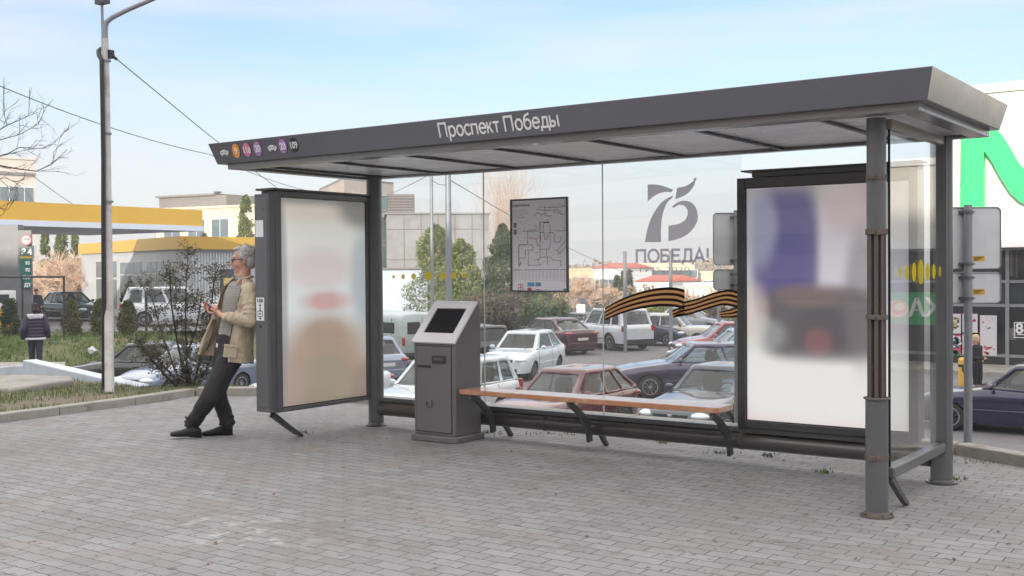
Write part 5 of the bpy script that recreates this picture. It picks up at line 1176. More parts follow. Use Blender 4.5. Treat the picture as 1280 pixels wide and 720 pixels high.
m=MB(); m.tube([LP(136,63),LP(140,66),LP(143,72),LP(146,74)],.02,8); m.box(-.04,.04,-.03,.03,-.05,.05,Matrix.Translation(LP(138,68))); obj('wire_anchor',m,MATS['black_cable'],ls)
# small service poles behind
def spole(u,d,vt,r_,label):
    p=gat(u,d,0); root=thing('utility_pole',label,'pole',(p.x,p.y,GZ)); m=MB(); zt=at(u,vt,d).z; m.cyl((p.x,p.y,GZ),(p.x,p.y,zt),r_,r_*.8,n=16); obj('shaft',m,polem,root)
    m=MB(); z_=zt-1.0; m.cyl((p.x,p.y,z_),(p.x,p.y,z_+.12),r_*1.25,n=16); obj('band',m,greyd,root)
    for s in (-1,1):
        m=MB(); m.cyl(V((p.x,p.y,z_+.3)),V((p.x,p.y,z_+.35))+RH*.35*s,.025,n=8); m.ell(V((p.x,p.y,z_+.40))+RH*.35*s,(.05,.05,.08),nu=8,nv=6); obj('insulator',m,MATS['lettering_white'],root)
    return V((p.x,p.y,zt))
pA=spole(540,43,185,.075,'thin pale pole left of the thicker pole behind the kiosk')
pB=spole(561,40,178,.125,'thick grey pole behind the kiosk, right of the thin one')
wirem=mat('wire_dark',(.06,.06,.065),.6)
def wire(pts,label,r_=.012,sag=.3):
    P_=[at(*q) for q in pts] if not isinstance(pts[0],Vector) else pts; out=[]
    for a,b in zip(P_,P_[1:]):
        for i in range(10): t=i/10; q=a.lerp(b,t); q=q-V((0,0,sag*4*t*(1-t))); out.append(q)
    out.append(P_[-1]); m=MB(); m.tube(out,r_,5); o=obj('overhead_wire',m,wirem,None,loc=(P_[0].x,P_[0].y,P_[0].z)); tag(o,label,'wire',group='overhead wires')
wire([(146,74,D0),(470,305,62)],'thin wire running from the lamp pole down behind the shelter roof',.007,.45)
wire([(-60,82,30),(262,193,46),(410,243,66)],'thin wire crossing the sky left to right behind the lamp pole',.014,.25)
wire([(40,219,70),(150,290,90)],'faint wire beside the pink block above the yellow canopy',.02,.2)
wire([pA-V((0,0,1.)),at(430,262,85)],'wire from the thin pole to the concrete building',.012,.2)
wire([pB-V((0,0,1.5)),pA-V((0,0,1.2))],'short wire between the two poles behind the kiosk',.012,.1)
wire([pB-V((0,0,1.3)),at(800,345,110)],'wire running right from the thick pole towards the hillside',.014,.5)

# -- filling station: canopy
A_=at(-70,336,48); B_=at(254,336,59.5); zt=4.74; zb=zt-.84
t_,n_,L_=wall_frame(A_,B_,CAM-A_); fs=thing('filling_station_canopy','long yellow edged filling station canopy on grey columns left of the lamp','canopy',(A_.x,A_.y,-.94))
m=MB(); wbox(m,A_,t_,n_,0,L_,zb,zt,-.12,0); wbox(m,A_,t_,n_,L_-.12,L_,zb,zt,-10,-.121); wbox(m,A_,t_,n_,0,L_,zb,zt,-10.12,-10.001); obj('yellow_fascia',m,yellow,fs)
m=MB(); wbox(m,A_,t_,n_,0,L_+.04,zb-.27,zb-.002,-10.1,.04); obj('soffit',m,mat('canopy_white',srgb(186,196,210),.5,var=.04),fs)
for u0,u1,d_,zt2 in ((-4,23,49.6,0),(-60,-30,49.6,0)):
    a=gat(u0,d_,0); b=gat(u1,d_,0); t2=(b-a).normalized(); n2=V((t2.y,-t2.x,0)); m=MB(); wbox(m,a,t2,n2,0,(b-a).length,-.97,zb-.272,-.6,0); obj('column',m,mat('column_cladding',srgb(112,112,116),.5,.1,var=.08),fs)
# price board on the front column face
def pb(u,v,d=47.6): return at(u,v,d)
pr=thing('fuel_price_board','green fuel price board with prohibition roundel on a canopy column','sign',tuple(gat(33,47.8,-.9)))
def up_sheet(name,u0,u1,v0,v1,d,mt,par,th=.05):
    a=gat(u0,d,0); b=gat(u1,d,0); t2=(b-a).normalized(); n2=V((t2.y,-t2.x,0)); z1_,z0_=at((u0+u1)/2,v0,d).z,at((u0+u1)/2,v1,d).z; m=MB(); wbox(m,a,t2,n2,0,(b-a).length,z0_,z1_,0,th); return obj(name,m,mt,par)
up_sheet('backing_panel',24,41,288,397,47.9,mat('column_cladding',srgb(112,112,116),.5,.1,var=.08),pr,.12)
G1=mat('price_green',srgb(30,104,92),.5); 
dgp=up_sheet('digit_panel',26,40,310,320,47.7,mat('price_dark',srgb(60,84,84),.5),pr,.06); up_sheet('yellow_band',26,40,320.5,323,47.7,yellow,pr,.06); gpn=up_sheet('price_panel',26,40,323.5,360,47.7,G1,pr,.06)
def flat_text(txt,u,v,d,size,mt,par,bold=0,name='lettering'):
    c=at(u,v,d); n2=-FH; t=text_mb(txt,size,lambda x,y,dd:c+RH*x+V((0,0,y))+n2*dd,.01,bold=bold); return obj(name,t,mt,par,smooth=False)
flat_text('З',29.7,315.3,47.55,.36,MATS['lettering_white'],dgp,.012); flat_text('4',37.3,315.3,47.55,.36,MATS['lettering_white'],dgp,.012)
for txt,v in (('95',329),('92',337.5),('ГАЗ',347),('ДТ',356.5)): flat_text(txt,34.5,v,47.55,.2,MATS['lettering_white'],gpn,.008)
c=at(33,300,47.6); 
for r0,mm,k in ((.235,mat('roundel_red',srgb(176,60,74),.5),0),(.185,MATS['poster_paper'],1)):
    m=MB(); m.prism([c+RH*r0*math.cos(2*PI*i/28)+V((0,0,r0*math.sin(2*PI*i/28)))-FH*(.004+.012*k) for i in range(28)],-FH*.01); rd=obj('roundel',m,mm,pr,smooth=False)
flat_text('АЗ',33,299,47.5,.16,mat('roundel_ink',srgb(90,84,120),.5),pr,.004)
# fuel pump at the left edge
p=gat(6,46.8,0); fp=thing('fuel_pump','white and yellow fuel pump under the canopy at the left edge','fuel pump',(p.x,p.y,-.94))
Mx=Matrix.Translation((p.x,p.y,-.94))@Matrix.Rotation(rad(HEAD0),4,'Z')
m=MB(); m.box(-.4,.4,-.25,.25,0,.9,Mx); obj('base_cabinet',m,yellow,fp,bevel=.02)
m=MB(); m.box(-.36,.36,-.22,.22,.901,1.7,Mx); hd=obj('display_head',m,white,fp,bevel=.02)
m=MB(); m.box(-.26,.26,-.24,-.221,1.2,1.55,Mx); obj('display',m,dglass,hd)
m=MB(); m.tube([Mx@V(q) for q in ((.38,-.1,1.4),(.55,-.1,1.2),(.5,-.1,.5),(.41,-.1,.7))],.025,8); obj('hose',m,black,fp)
# -- shop
cr_=gat(224,64,0); lf=gat(98,81,0); rg=gat(352,69.5,0); zt=3.52; zb=2.78
shp=thing('filling_station_shop','low white filling station shop with a thick yellow band round its roof','shop',(cr_.x,cr_.y,-.95))
bk=lf+(rg-cr_)
ctr=(lf+rg)/2
def inset(p,k): return ctr+(p-ctr)*k
poly=[lf,cr_,rg,bk]; 
def pr_poly(P_,z0_,z1_): m=MB(); m.prism([V((q.x,q.y,z0_)) for q in P_],(0,0,z1_-z0_)); return m
obj('roof_band',pr_poly(poly,zb,zt),yellow,shp)
ip=[inset(q,.965) for q in poly]; swl=obj('wall',pr_poly(ip,-.97,zb-.002),greyw,shp)
tL,nL,LL=wall_frame(ip[1],ip[0],CAM-ip[1]); tR,nR,LR=wall_frame(ip[1],ip[2],CAM-ip[1])
def uw(u,P0,t2):   # distance along wall for an image column
    q=ray(u,336); a_=np.array([[q.x,-t2.x],[q.y,-t2.y]]); b_=np.array([P0.x-CAM.x,P0.y-CAM.y]); return float(np.linalg.solve(a_,b_)[1])
wfr=mat('window_frame_pale',srgb(176,174,168),.6)
for u0,u1,z0_,z1_,nb in ((204,184,.15,2.1,3),(177,151,-.1,2.1,3),(147,138,-.95,2.2,1),(134,121,-.95,2.2,1)):
    x0_,x1_=uw(u0,ip[1],tL),uw(u1,ip[1],tL); m=MB(); wbox(m,ip[1],tL,nL,x0_-.1,x1_+.1,z0_-.1,z1_+.1,0,.05); fr=obj('window' if z0_>-.5 else 'door',m,wfr,swl)
    m=MB(); wd_=(x1_-x0_)/nb
    for k in range(nb):
        for za_,zb_ in ((z0_,z0_+(z1_-z0_)*.62),(z0_+(z1_-z0_)*.66,z1_)): wbox(m,ip[1],tL,nL,x0_+k*wd_+.05,x0_+(k+1)*wd_-.05,za_,zb_,.051,.07)
    obj('pane',m,mat('window_dark',srgb(96,108,116),.12,spec=.8,var=.2,vscale=.7),fr)
up_sheet('notice',188,192,344,352,70,mat('notice_yellow',srgb(216,190,110),.6),shp,.03)
x0_,x1_=uw(274,ip[1],tR),uw(292,ip[1],tR); m=MB(); wbox(m,ip[1],tR,nR,x0_,x1_,-.7,1.6,0,.06); dw=obj('door',m,greyd,swl); m=MB(); wbox(m,ip[1],tR,nR,x0_+.25,x0_+.75,.4,1.1,.061,.08); obj('notice',m,MATS['notice_yellow'],dw)
m=MB(); x=uw(240,ip[1],tR)
while x<LR-.1: wbox(m,ip[1],tR,nR,x,x+.09,-.9,2.6,0,.05); x+=.2
obj('corrugated_cladding',m,mat('cladding_pale',srgb(198,202,208),.5,var=.04),swl)

# -- other buildings, left to right
Wn=lambda side,xs_,zs_,w2,h2:[(side,x,z,w2,h2) for x in xs_ for z in zs_]
a=gat(-70,119,0); b=gat(46,125,0); zt=at(45,200.5,125).z
r_=block('apartment_building','pale pink apartment block rising behind the yellow canopy at the far left','building',a,b,7,GZ,zt,pinkst,Wn('f',(2.2,5.6,7.2),(zt-5.0,zt-8.2,zt-11.4),2.1,2.0)); 
t2,n2,L2=wall_frame(a,b,CAM-a); m=MB(); wbox(m,a,t2,n2,0,L2,zt-1.75,zt-1.45,0,.2); obj('ledge',m,roofg,r_)
a=gat(196,128,0); b=gat(338,120,0); zt=at(300,259,122).z; L3=(b-a).length
r_=block('long_low_building','long cream building with a window band behind the filling station shop','building',a,b,16,GZ,zt,stucco,[('f',x,zt-3.35,2.6,2.2) for x in (1.2,4.9,8.4)])
a=gat(200,132,0); b=gat(284,127,0); m=MB(); t2,n2,L2=wall_frame(a,b,CAM-a); wbox(m,a,t2,n2,0,L2,zt,at(240,246,130).z,-8,0); wbox(m,a,t2,n2,-.3,L2-1.6,at(240,246,130).z,at(240,243.5,130).z,-8.3,.3); obj('roof_shed',m,roofg,r_)
m=MB(); q=at(272,240,128); m.cyl(q-V((0,0,1.2)),q,.12,n=8); m.ell(q,(.5,.5,.15),nu=10,nv=6); obj('roof_vent',m,roofg,r_)
# brick / plaster block with louvred box
a=gat(431,91,0); b=gat(493,97,0); zt=at(431,224.5,91).z
bb=thing('office_block','grey cream block with a column of windows behind the left rear post','building',(a.x,a.y,GZ))
lfp=gat(400,104,0); bkp=lfp+(b-a); m=pr_poly([lfp,a,b,bkp],GZ,zt); bw_=obj('wall',m,mat('brick_grey_cream',srgb(172,162,154),.85,var=.12,vscale=1.,dirt=srgb(150,136,128),dscale=.5),bb)
m=pr_poly([inset(q,1.0) if 0 else q for q in [lfp,a,b,bkp]],zt,zt+.2); obj('parapet',m,roofg,bb)
t2,n2,L2=wall_frame(a,b,CAM-a); teal=mat('teal_blinds',srgb(112,140,140),.4,var=.2,vscale=2)
for v0,v1 in ((244,264),(270,301),(307,337),(343,372)):
    for u0,u1 in ((471.5,485),(440,458)):
        x0_,x1_=uw(u0,a,t2),uw(u1,a,t2); z1_,z0_=at(478,v0,96).z,at(478,v1,96).z; m=MB(); wbox(m,a,t2,n2,x0_,x1_,z0_,z1_,0,.08); wn_=obj('window',m,wfr,bw_)
        m=MB(); n_k=4
        for k in range(n_k): wbox(m,a,t2,n2,x0_+.06+(x1_-x0_-.1)*k/n_k,x0_+(x1_-x0_-.1)*(k+1)/n_k,z0_+.1,z1_-.1,.081,.1)
        obj('pane',m,teal,wn_)
a=gat(484,88.5,0); b=gat(611.5,89.5,0); zt=at(540,267,88).z
cb=block('concrete_building','windowless weathered concrete building behind the conifers','building',a,b,9,GZ,zt,conc,(),roofm=conc,parapet=.12)
t2,n2,L2=wall_frame(a,b,CAM-a)
for k in range(1,6):
    m=MB(); x=L2*k/6; wbox(m,a,t2,n2,x-.03,x+.03,GZ+2,zt-.02,0,.015); obj('panel_joint',m,mat('joint_dark',srgb(112,104,98),.9),cb)
for z in (zt-1.2,zt-3.6):
    m=MB(); wbox(m,a,t2,n2,0,L2,z-.03,z+.03,0,.016); obj('panel_joint',m,MATS['joint_dark'],cb)
a2=gat(485,89.5,0); b2=gat(516,88.8,0); m=MB(); wbox(m,a2,t2,n2,0,(b2-a2).length,zt+.1,at(500,242,89).z,-4,.0); lv=obj('louvred_box',m,mat('louvre_brown',srgb(104,96,98),.7),cb)
for k in range(7):
    z=zt+.2+k*.22; m=MB(); wbox(m,a2,t2,n2,.05,(b2-a2).length-.05,z,z+.1,0,.08); obj('louvre',m,mat('louvre_grey',srgb(126,118,118),.7),lv)
# white corrugated shed
a=gat(470,62,0); b=gat(534,62.5,0); zt=at(500,337,62).z
sd_=thing('corrugated_shed','white corrugated metal shed behind the mint green van','shed',(a.x,a.y,GZ)); t2,n2,L2=wall_frame(a,b,CAM-a)
m=MB(); wbox(m,a,t2,n2,0,L2,GZ,zt,-5,0); sw_=obj('wall',m,mat('shed_white',srgb(196,206,222),.5,var=.04),sd_)
m=MB(); x=.1
while x<L2-.08: wbox(m,a,t2,n2,x,x+.07,GZ+.1,zt-.1,0,.035); x+=.17
obj('corrugation',m,MATS['shed_white'],sw_)
m=MB(); wbox(m,a,t2,n2,-.15,L2+.15,zt,zt+.1,-5.1,.15); obj('roof',m,roofg,sd_)
# hillside houses
def hb(label,u0,u1,v,d,wallm,wins,roofm=None,name='apartment_building',cat='building',depth=7,par=.3,grp='houses on the far hillside',gable=None):
    a=gat(u0,d,0); b=gat(u1,d-.02*d,0); zt=at((u0+u1)/2,v,d).z; o=block(name,label,cat,a,b,depth,GZ-2,zt,wallm,[('f',x*(b-a).length,zt-dz,w2,h2) for x,dz,w2,h2 in wins],roofm=roofm,parapet=par,group=grp)
    if gable:
        t2,n2,L2=wall_frame(a,b,CAM-a); m=MB(); P_=lambda x,dd,z:V((a.x,a.y,0))+t2*x+n2*dd+V((0,0,z))
        m.add([P_(-.4,.4,zt+par),P_(L2+.4,.4,zt+par),P_(L2+.4,-depth-.4,zt+par),P_(-.4,-depth-.4,zt+par),P_(.2,-depth/2,zt+par+gable),P_(L2-.2,-depth/2,zt+par+gable)],[(0,1,5,4),(2,3,4,5),(1,2,5),(3,0,4),(3,2,1,0)]); obj('pitched_roof',m,redroof,o)
gw=lambda n,rows,w2=1.6,h2=1.5,st=3.,x0=.04:[(x0+(1-2*x0)*i/n,1.4+1.2+st*r_,w2,h2) for i in range(n) for r_ in range(rows)]
hb('peach apartment block right of the route map on the hillside',700,746,338,185,mat('peach_stucco',srgb(222,184,150),.85,var=.06),gw(5,3))
hb('long cream apartment block below the printed word on the glass',762,868,331,215,stucco,gw(16,3,2.2,1.6))
hb('white gabled house with a red roof left of the long cream block',742,778,338,150,white,gw(3,2),gable=.7)
hb('small white house with a red roof below the long cream block',796,836,355,125,white,gw(4,1),gable=.7,name='hillside_house',cat='house')
hb('white flat roofed house left of the grey sign backs',856,893,358,120,clad,gw(4,1,1.6,1.3,x0=.15),name='hillside_house',cat='house',par=.4)
hb('cream villa behind the sign backs',876,940,341,170,stucco,gw(6,2),name='hillside_house',cat='house')
hb('pale block seen through the conifers',612,690,352,160,pinkst,gw(6,2))

# -- low things on the left
m=MB(); a=at(28,450,17.2); b=at(172,483,14.45); a0=V((a.x,a.y,-1)); dv=V((b.x-a.x,b.y-a.y,0)).normalized(); nn=V((dv.y,-dv.x,0)); nn=-nn if nn.dot(CAM-a)>0 else nn
whitew=mat('parapet_white',srgb(196,204,214),.7,var=.06,vscale=2,dirt=srgb(170,172,172),dscale=2)
pw_=thing('white_parapet_wall','white rendered parapet wall sloping down to the lamp pole','wall',(a.x,a.y,-1))
m.hexa([V((a.x,a.y,-1)),V((b.x,b.y,-1)),V((b.x,b.y,-1))+nn*.22,V((a.x,a.y,-1))+nn*.22],[a,b,b+nn*.22,a+nn*.22]); obj('sloping_wall',m,whitew,pw_,bevel=.015)
a2=at(33,449,17.35); m=MB(); l0=at(-90,466,18.2); l1=at(27,456.5,17.3); m.hexa([V((l0.x,l0.y,-1)),V((l1.x,l1.y,-1)),V((l1.x,l1.y,-1))+nn*.22,V((l0.x,l0.y,-1))+nn*.22],[l0,l1,l1+nn*.22,l0+nn*.22]); obj('low_wall',m,whitew,pw_,bevel=.015)
m=MB(); random.seed(5)
pl=[onz(u,v,.04) for u,v in ((-60,489),(-20,478),(40,477),(88,479.5),(93,483),(60,488),(10,492))]
vs=[V((q.x,q.y,.0)) for q in pl]; ts=[V((q.x,q.y,.12+random.uniform(-.03,.03))) for q in pl]; n=len(vs)
m.add(vs+ts,[tuple(range(n,2*n)),tuple(range(n-1,-1,-1))]+[(i,(i+1)%n,n+(i+1)%n,n+i) for i in range(n)]); tag(obj('broken_concrete_slab',m,concrete,bevel=.03,loc=(pl[0].x,pl[0].y,0)),'flat broken concrete slab lying on the verge by the white wall','concrete slab')
gf_=thing('pipe_frame','black square pipe frame standing on the grass bank at the left edge','frame',tuple(gat(28,42,-1)))
def fpt(u,v,d=42): return at(u,v,d)
for nm,pts in (('top_rail',[(-20,346),(80,346)]),('upright',[(28,347),(28,425)]),('upright',[(80,345),(80,426)])):
    m=MB(); m.tube([fpt(*q) for q in pts],.04,8); obj(nm,m,mat('black_pipe',(.03,.03,.032),.5),gf_)
for u,v0,v1,lab in ((183,367,407,'short black post in the grass by the white people carrier'),):
    p=at(u,v1,44); m=MB(); m.cyl((p.x,p.y,-1.1),(p.x,p.y,at(u,v0,44).z),.05,n=10); tag(obj('marker_post',m,MATS['black_pipe'],loc=(p.x,p.y,-1.1)),lab,'post')
cp=gat(38,21,0); m=MB(); m.prism([gat(-30,19.2,-.36),gat(75,19.6,-.36),gat(80,23.5,-.36),gat(-40,23.5,-.36)],(0,0,-1.7)); tag(obj('footpath',m,concrete,smooth=False),kind='structure')
# litter bags on the bank
lm=mat('litter_white',srgb(200,200,202),.5)
for u,v,d,s in ((114,417,40,.2),(226,411,43,.2)):
    p=gat(u,d,0); z=gz(p); m=MB(); random.seed(int(u)); 
    m.ell((p.x,p.y,z+s*.45),(s,s*.7,s*.6),nu=10,nv=7); m.v=[q+V((random.uniform(-1,1),random.uniform(-1,1),random.uniform(-1,1)))*s*.25 for q in m.v]
    tag(obj('litter_bag',m,lm,loc=(p.x,p.y,z),smooth=60),'crumpled white plastic bag in the grass '+('right of the lamp pole foot and left of the juniper' if u<0 else ('near the lamp pole' if u<200 else 'behind the juniper')),'litter')
# solar powered road light
p=gat(731,57,0); z0_=GZ; so=thing('solar_panel_post','tilted solar panel on a white box and post above the black saloons','solar panel',(p.x,p.y,z0_))
m=MB(); m.cyl((p.x,p.y,z0_),(p.x,p.y,at(725,392,57).z),.06,n=12); obj('post',m,white,so)
c=at(726,388,57); m=MB(); m.box(-.22,.22,-.15,.15,-.45,.3,Matrix.Translation(c)@Matrix.Rotation(rad(HEAD0),4,'Z')); obj('battery_box',m,white,so,bevel=.02)
m=MB(); qs=[at(722,373,57),at(730,372,57.3),at(743,391,57.3),at(733,393,57)]; m.prism(qs,FH*.05); obj('panel',m,mat('solar_dark',srgb(72,74,82),.2),so)
# ------------------------------------------------------------------ vegetation
def leafm(n,c,c2): return mat(n,c,.75,var=.35,vscale=.9,dirt=c2,dscale=1.6)
LG=leafm('cypress_green',srgb(96,108,56),srgb(150,150,84)); LD=leafm('dark_conifer',srgb(62,76,52),srgb(84,98,64)); LO=leafm('olive_shrub',srgb(96,98,62),srgb(120,108,78)); LB=leafm('brown_hedge',srgb(78,66,58),srgb(70,78,52)); LJ=leafm('juniper_green',srgb(92,92,76),srgb(118,106,92))
barkm=mat('bark',srgb(112,96,86),.9,var=.25,vscale=6,bump=.4); twig=mat('bare_twigs',srgb(158,136,122),.9,var=.2,vscale=2); twigp=mat('pale_bare_twigs',srgb(196,170,150),.9,var=.15,vscale=1); twigd=mat('dark_twigs',srgb(72,62,60),.9,var=.2,vscale=3)
def leaf(m,q,s,asp=.45):
    a=V((random.gauss(0,1),random.gauss(0,1),random.gauss(0,.8)+.5)).normalized(); b=a.orthogonal().normalized(); b=(Matrix.Rotation(random.uniform(0,2*PI),3,a)@b)
    m.add([q-b*s*asp*.5,q+a*s*.4-b*s*asp*.1+b*0,q+a*s,q+a*s*.4+b*s*asp],[(0,1,2,3)])
def conifer(name,label,u,d,vtop,wpx,n,lm_,zb=None,ls=.16,shape=1.,cat='tree',group=None,vb=None,ragged=.25):
    p=gat(u,d,0); z0=gz(p) if zb is None else zb; zt=at(u,vtop,d).z; H=zt-z0; R=wpx/2/F_*d
    root=thing(name,label,cat,(p.x,p.y,z0),0,group)
    m=MB(); m.tube([V((p.x,p.y,z0-.1)),V((p.x+.05,p.y,z0+H*.5)),V((p.x,p.y,z0+H*.93))],[max(.05,R*.10),R*.06,.01],7); obj('trunk',m,barkm,root)
    m=MB(); ph=random.uniform(0,50)
    for _ in range(n):
        t=random.random()**.8; a=random.uniform(0,2*PI)
        env=(1-t)**(.75*shape)*(1-math.exp(-t*14))*1.02+.02
        env*=1+ragged*noise.noise(V((math.cos(a)*1.6+ph,math.sin(a)*1.6,t*7)))*2
        r_=R*env*(random.random()**.35)
        q=V((p.x+r_*math.cos(a),p.y+r_*math.sin(a),z0+H*(.02+.96*t)))
        if noise.noise(V((q.x*1.7/ls*.16+ph,q.y*1.7/ls*.16,q.z*1.9/ls*.16)))<-.30: continue
        leaf(m,q,ls*random.uniform(.6,1.4))
    obj('crown',m,lm_,root,smooth=False); return root
def shrub(name,label,u,d,vtop,wpx,n,lm_,ls=.16,group=None,cat='shrub',zb=None,deep=.7):
    p=gat(u,d,0); z0=gz(p) if zb is None else zb; H=at(u,vtop,d).z-z0; R=wpx/2/F_*d; root=thing(name,label,cat,(p.x,p.y,z0),0,group); m=MB(); ph=random.uniform(0,90)
    for k in range(7):
        a=2*PI*k/7; m.tube([V((p.x,p.y,z0)),V((p.x+R*.4*math.cos(a),p.y+R*.3*math.sin(a),z0+H*.7))],[.04,.015],5)
    obj('stem',m,barkm,root)
    m=MB()
    for _ in range(n):
        a=random.uniform(0,2*PI); t=random.random(); rr_=random.random()**.4
        top=1+.35*noise.noise(V((math.cos(a)*rr_*2+ph,math.sin(a)*rr_*2,0)))*1.6
        q=V((p.x+R*rr_*math.cos(a),p.y+R*deep*rr_*math.sin(a),z0+H*top*t*math.sqrt(max(0,1-rr_**2*.7))))
        if noise.noise(V((q.x*1.3+ph,q.y*1.3,q.z*1.6)))<-.22: continue
        leaf(m,q,ls*random.uniform(.6,1.4),.6)
    obj('crown',m,lm_,root,smooth=False); return root
def branch(m,p,dr,L_,r_,lv,curl=.25,up=.12,nb=3,minr=.004,side=3):
    pts=[p]; rs=[r_]; n=4; dcur=dr.normalized()
    for i in range(n):
        dcur=(dcur+V((random.gauss(0,curl),random.gauss(0,curl),random.gauss(0,curl)+up))*.6).normalized(); pts.append(pts[-1]+dcur*L_/n); rs.append(r_*(1-.6*(i+1)/n))
    m.tube(pts,rs,5 if r_>.02 else side,cap=False)
    if lv>0:
        for k in range(nb):
            i=random.choice((1,2,2,3,3,4)); dd=(pts[i]-pts[i-1]).normalized(); ax=dd.orthogonal().normalized(); ax=Matrix.Rotation(random.uniform(0,2*PI),3,dd)@ax
            branch(m,pts[i],(dd+ax*random.uniform(.5,1.1)).normalized(),L_*random.uniform(.5,.8),max(rs[i]*.7,minr),lv-1,curl,up,nb,minr,side)
def baretree(name,label,u,d,vtop,tm,lv=4,nb=4,stems=1,spread=.35,r0=.1,group=None,zb=None,cat='tree',minr=.012,lenk=.42,curl=.22,up=.12):
    p=gat(u,d,0); z0=gz(p) if zb is None else zb; H=at(u,vtop,d).z-z0; root=thing(name,label,cat,(p.x,p.y,z0),0,group)
    m=MB(); 
    if stems==1: m.tube([V((p.x,p.y,z0-.1)),V((p.x,p.y,z0+H*.3)),V((p.x+.1,p.y,z0+H*.55))],[r0,r0*.8,r0*.5],8); obj('trunk',m,barkm,root); m=MB()
    for k in range(stems*1 if stems>1 else 6):
        a=random.uniform(0,2*PI); st=V((p.x,p.y,z0)) if stems>1 else V((p.x,p.y,z0+H*(.25+.05*k)))
        branch(m,st+V((random.gauss(0,.2),random.gauss(0,.2),0))*(1 if stems>1 else 0),V((math.cos(a)*spread,math.sin(a)*spread,1)),H*lenk*(1.25 if stems>1 else 1),r0*.4,lv-1,curl,up,nb,minr)
    obj('crown',m,tm,root,smooth=False); return root
random.seed(31)
conifer('cypress_tree','broad sunlit cypress between the two poles behind the kiosk',545,63,280,100,15000,LG,shape=.8,group='conifers behind the lot')
conifer('cypress_tree','greener cypress right of the thick pole behind the kiosk',577,61,298,78,12000,LG,shape=.75,group='conifers behind the lot')
conifer('cypress_tree','dark spiky conifer left of the route map',628,62,279,84,13000,LD,shape=.95,group='conifers behind the lot')
conifer('cypress_tree','smaller dark conifer partly behind the route map',666,64,316,70,9000,LD,shape=.9,group='conifers behind the lot')
for u,vt,w_,lab in ((57,287,13,'narrow leftmost cypress beyond the canopy by the price board'),(77,284,20,'broad pale cypress beyond the canopy'),(94,288,11,'narrow cypress beyond the canopy left of the shop roof band')):
    conifer('cypress_tree',lab,u,98,vt,w_,4500,LG,ls=.24,shape=.5,group='cypresses behind the station',zb=-1)
conifer('cypress_tree','pointed cypress in front of the long cream building',308,90,243,28,6500,LG,ls=.22,shape=.6,zb=-1)
conifer('cypress_tree','small dark cypress tip above the shop roof band',256,88,284,12,1800,LD,ls=.2,shape=.6,zb=-1)
for u,vt,lab in ((11,374,'leftmost small cypress bush on the bank beside the fuel pump'),(89,376,'small cypress bush on the bank below the parked green grey saloon'),(124,375,'small cypress bush just left of the lamp pole'),(159,376,'small cypress bush just right of the lamp pole')):
    conifer('cypress_bush',lab,u,43.8,vt,25,3800,LO if u!=11 else LD,ls=.11,shape=.55,group='small cypress bushes on the bank',cat='bush',zb=-1.0)
for u,w_,vt,d,mt_,lab in ((600,70,368,57,LB,'brown leafless hedge clump right of the kiosk'),(645,70,364,58,LB,'brown hedge clump below the route map, left half'),(690,60,368,60,LO,'olive shrub below the right edge of the route map'),
    (783,46,379,63,LO,'olive shrub above the dark blue hatchback'),(822,52,374,66,LG,'green bush above the old beige saloon'),(858,44,380,64,LO,'olive bush right of the old beige saloon'),(893,46,378,62,LB,'brown bush by the sign post'),(700,40,384,57,LD,'dark clipped shrub behind the black saloon'),(752,42,386,64,LO,'olive shrub behind the white off-roader'),(668,42,373,56,LD,'dark green shrub left of the clipped shrub'),(163,26,356,60,LD,'dark ivy bush against the shop window right of the lamp pole'),(925,40,384,60,LO,'olive bush behind the advert panel edge')):
    shrub('bush',lab,u,d,vt,w_,4200,mt_,ls=.17,group='bushes behind the lot' if u>200 else None,zb=-1 if u<200 else None)
random.seed(8)
for u,d,vt,lab,st in ((62,84,326,'pale tangled bare shrub below the leftmost cypress',9),(92,82,322,'pale tangled bare shrub left of the shop',9),(40,86,335,'pale bare shrub beside the price board column',8),(112,86,330,'pale bare shrub touching the shop corner',8)):
    baretree('bare_shrub',lab,u,d,vt,twigp,lv=4,nb=5,stems=st,spread=.9,r0=.12,group='bare shrubs behind the station',zb=-1,cat='shrub',minr=.022,lenk=.5)
for u,d,vt,lab,st in ((712,92,345,'pale bare tree right of the route map, left one',5),(735,96,352,'pale bare tree right of the route map, right one',5),(672,90,358,'bare shrub behind the route map foot',6),(760,100,360,'bare shrub below the white gabled house',7),(805,104,366,'bare shrub below the long cream block',7),(850,98,366,'bare shrub left of the white flat roofed house',7),(905,100,362,'bare shrub below the villa',7)):
    baretree('bare_tree' if st==5 else 'bare_shrub',lab,u,d,vt,twigp,lv=4,nb=5,stems=st,spread=.75,r0=.12,group='bare trees below the hillside houses',cat='tree' if st==5 else 'shrub',minr=.024,lenk=.5)
for u,vt,lab in ((622,268,'faint tall bare poplar left of the route map'),(640,256,'tallest faint bare poplar beside the route map')):
    baretree('bare_poplar',lab,u,120,vt,twigp,lv=3,nb=5,stems=12,spread=.035,r0=.06,group='bare poplars',minr=.014,lenk=.72,curl=.05,up=.5)
for u,vt,lab in ((771,345,'leftmost tiny cypress on the hillside'),(779,340,'middle tiny cypress on the hillside'),(787,338,'rightmost tiny cypress on the hillside')):
    conifer('cypress_tree',lab,u,130,vt,8,1500,LD,ls=.3,shape=.5,group='tiny hillside cypresses')
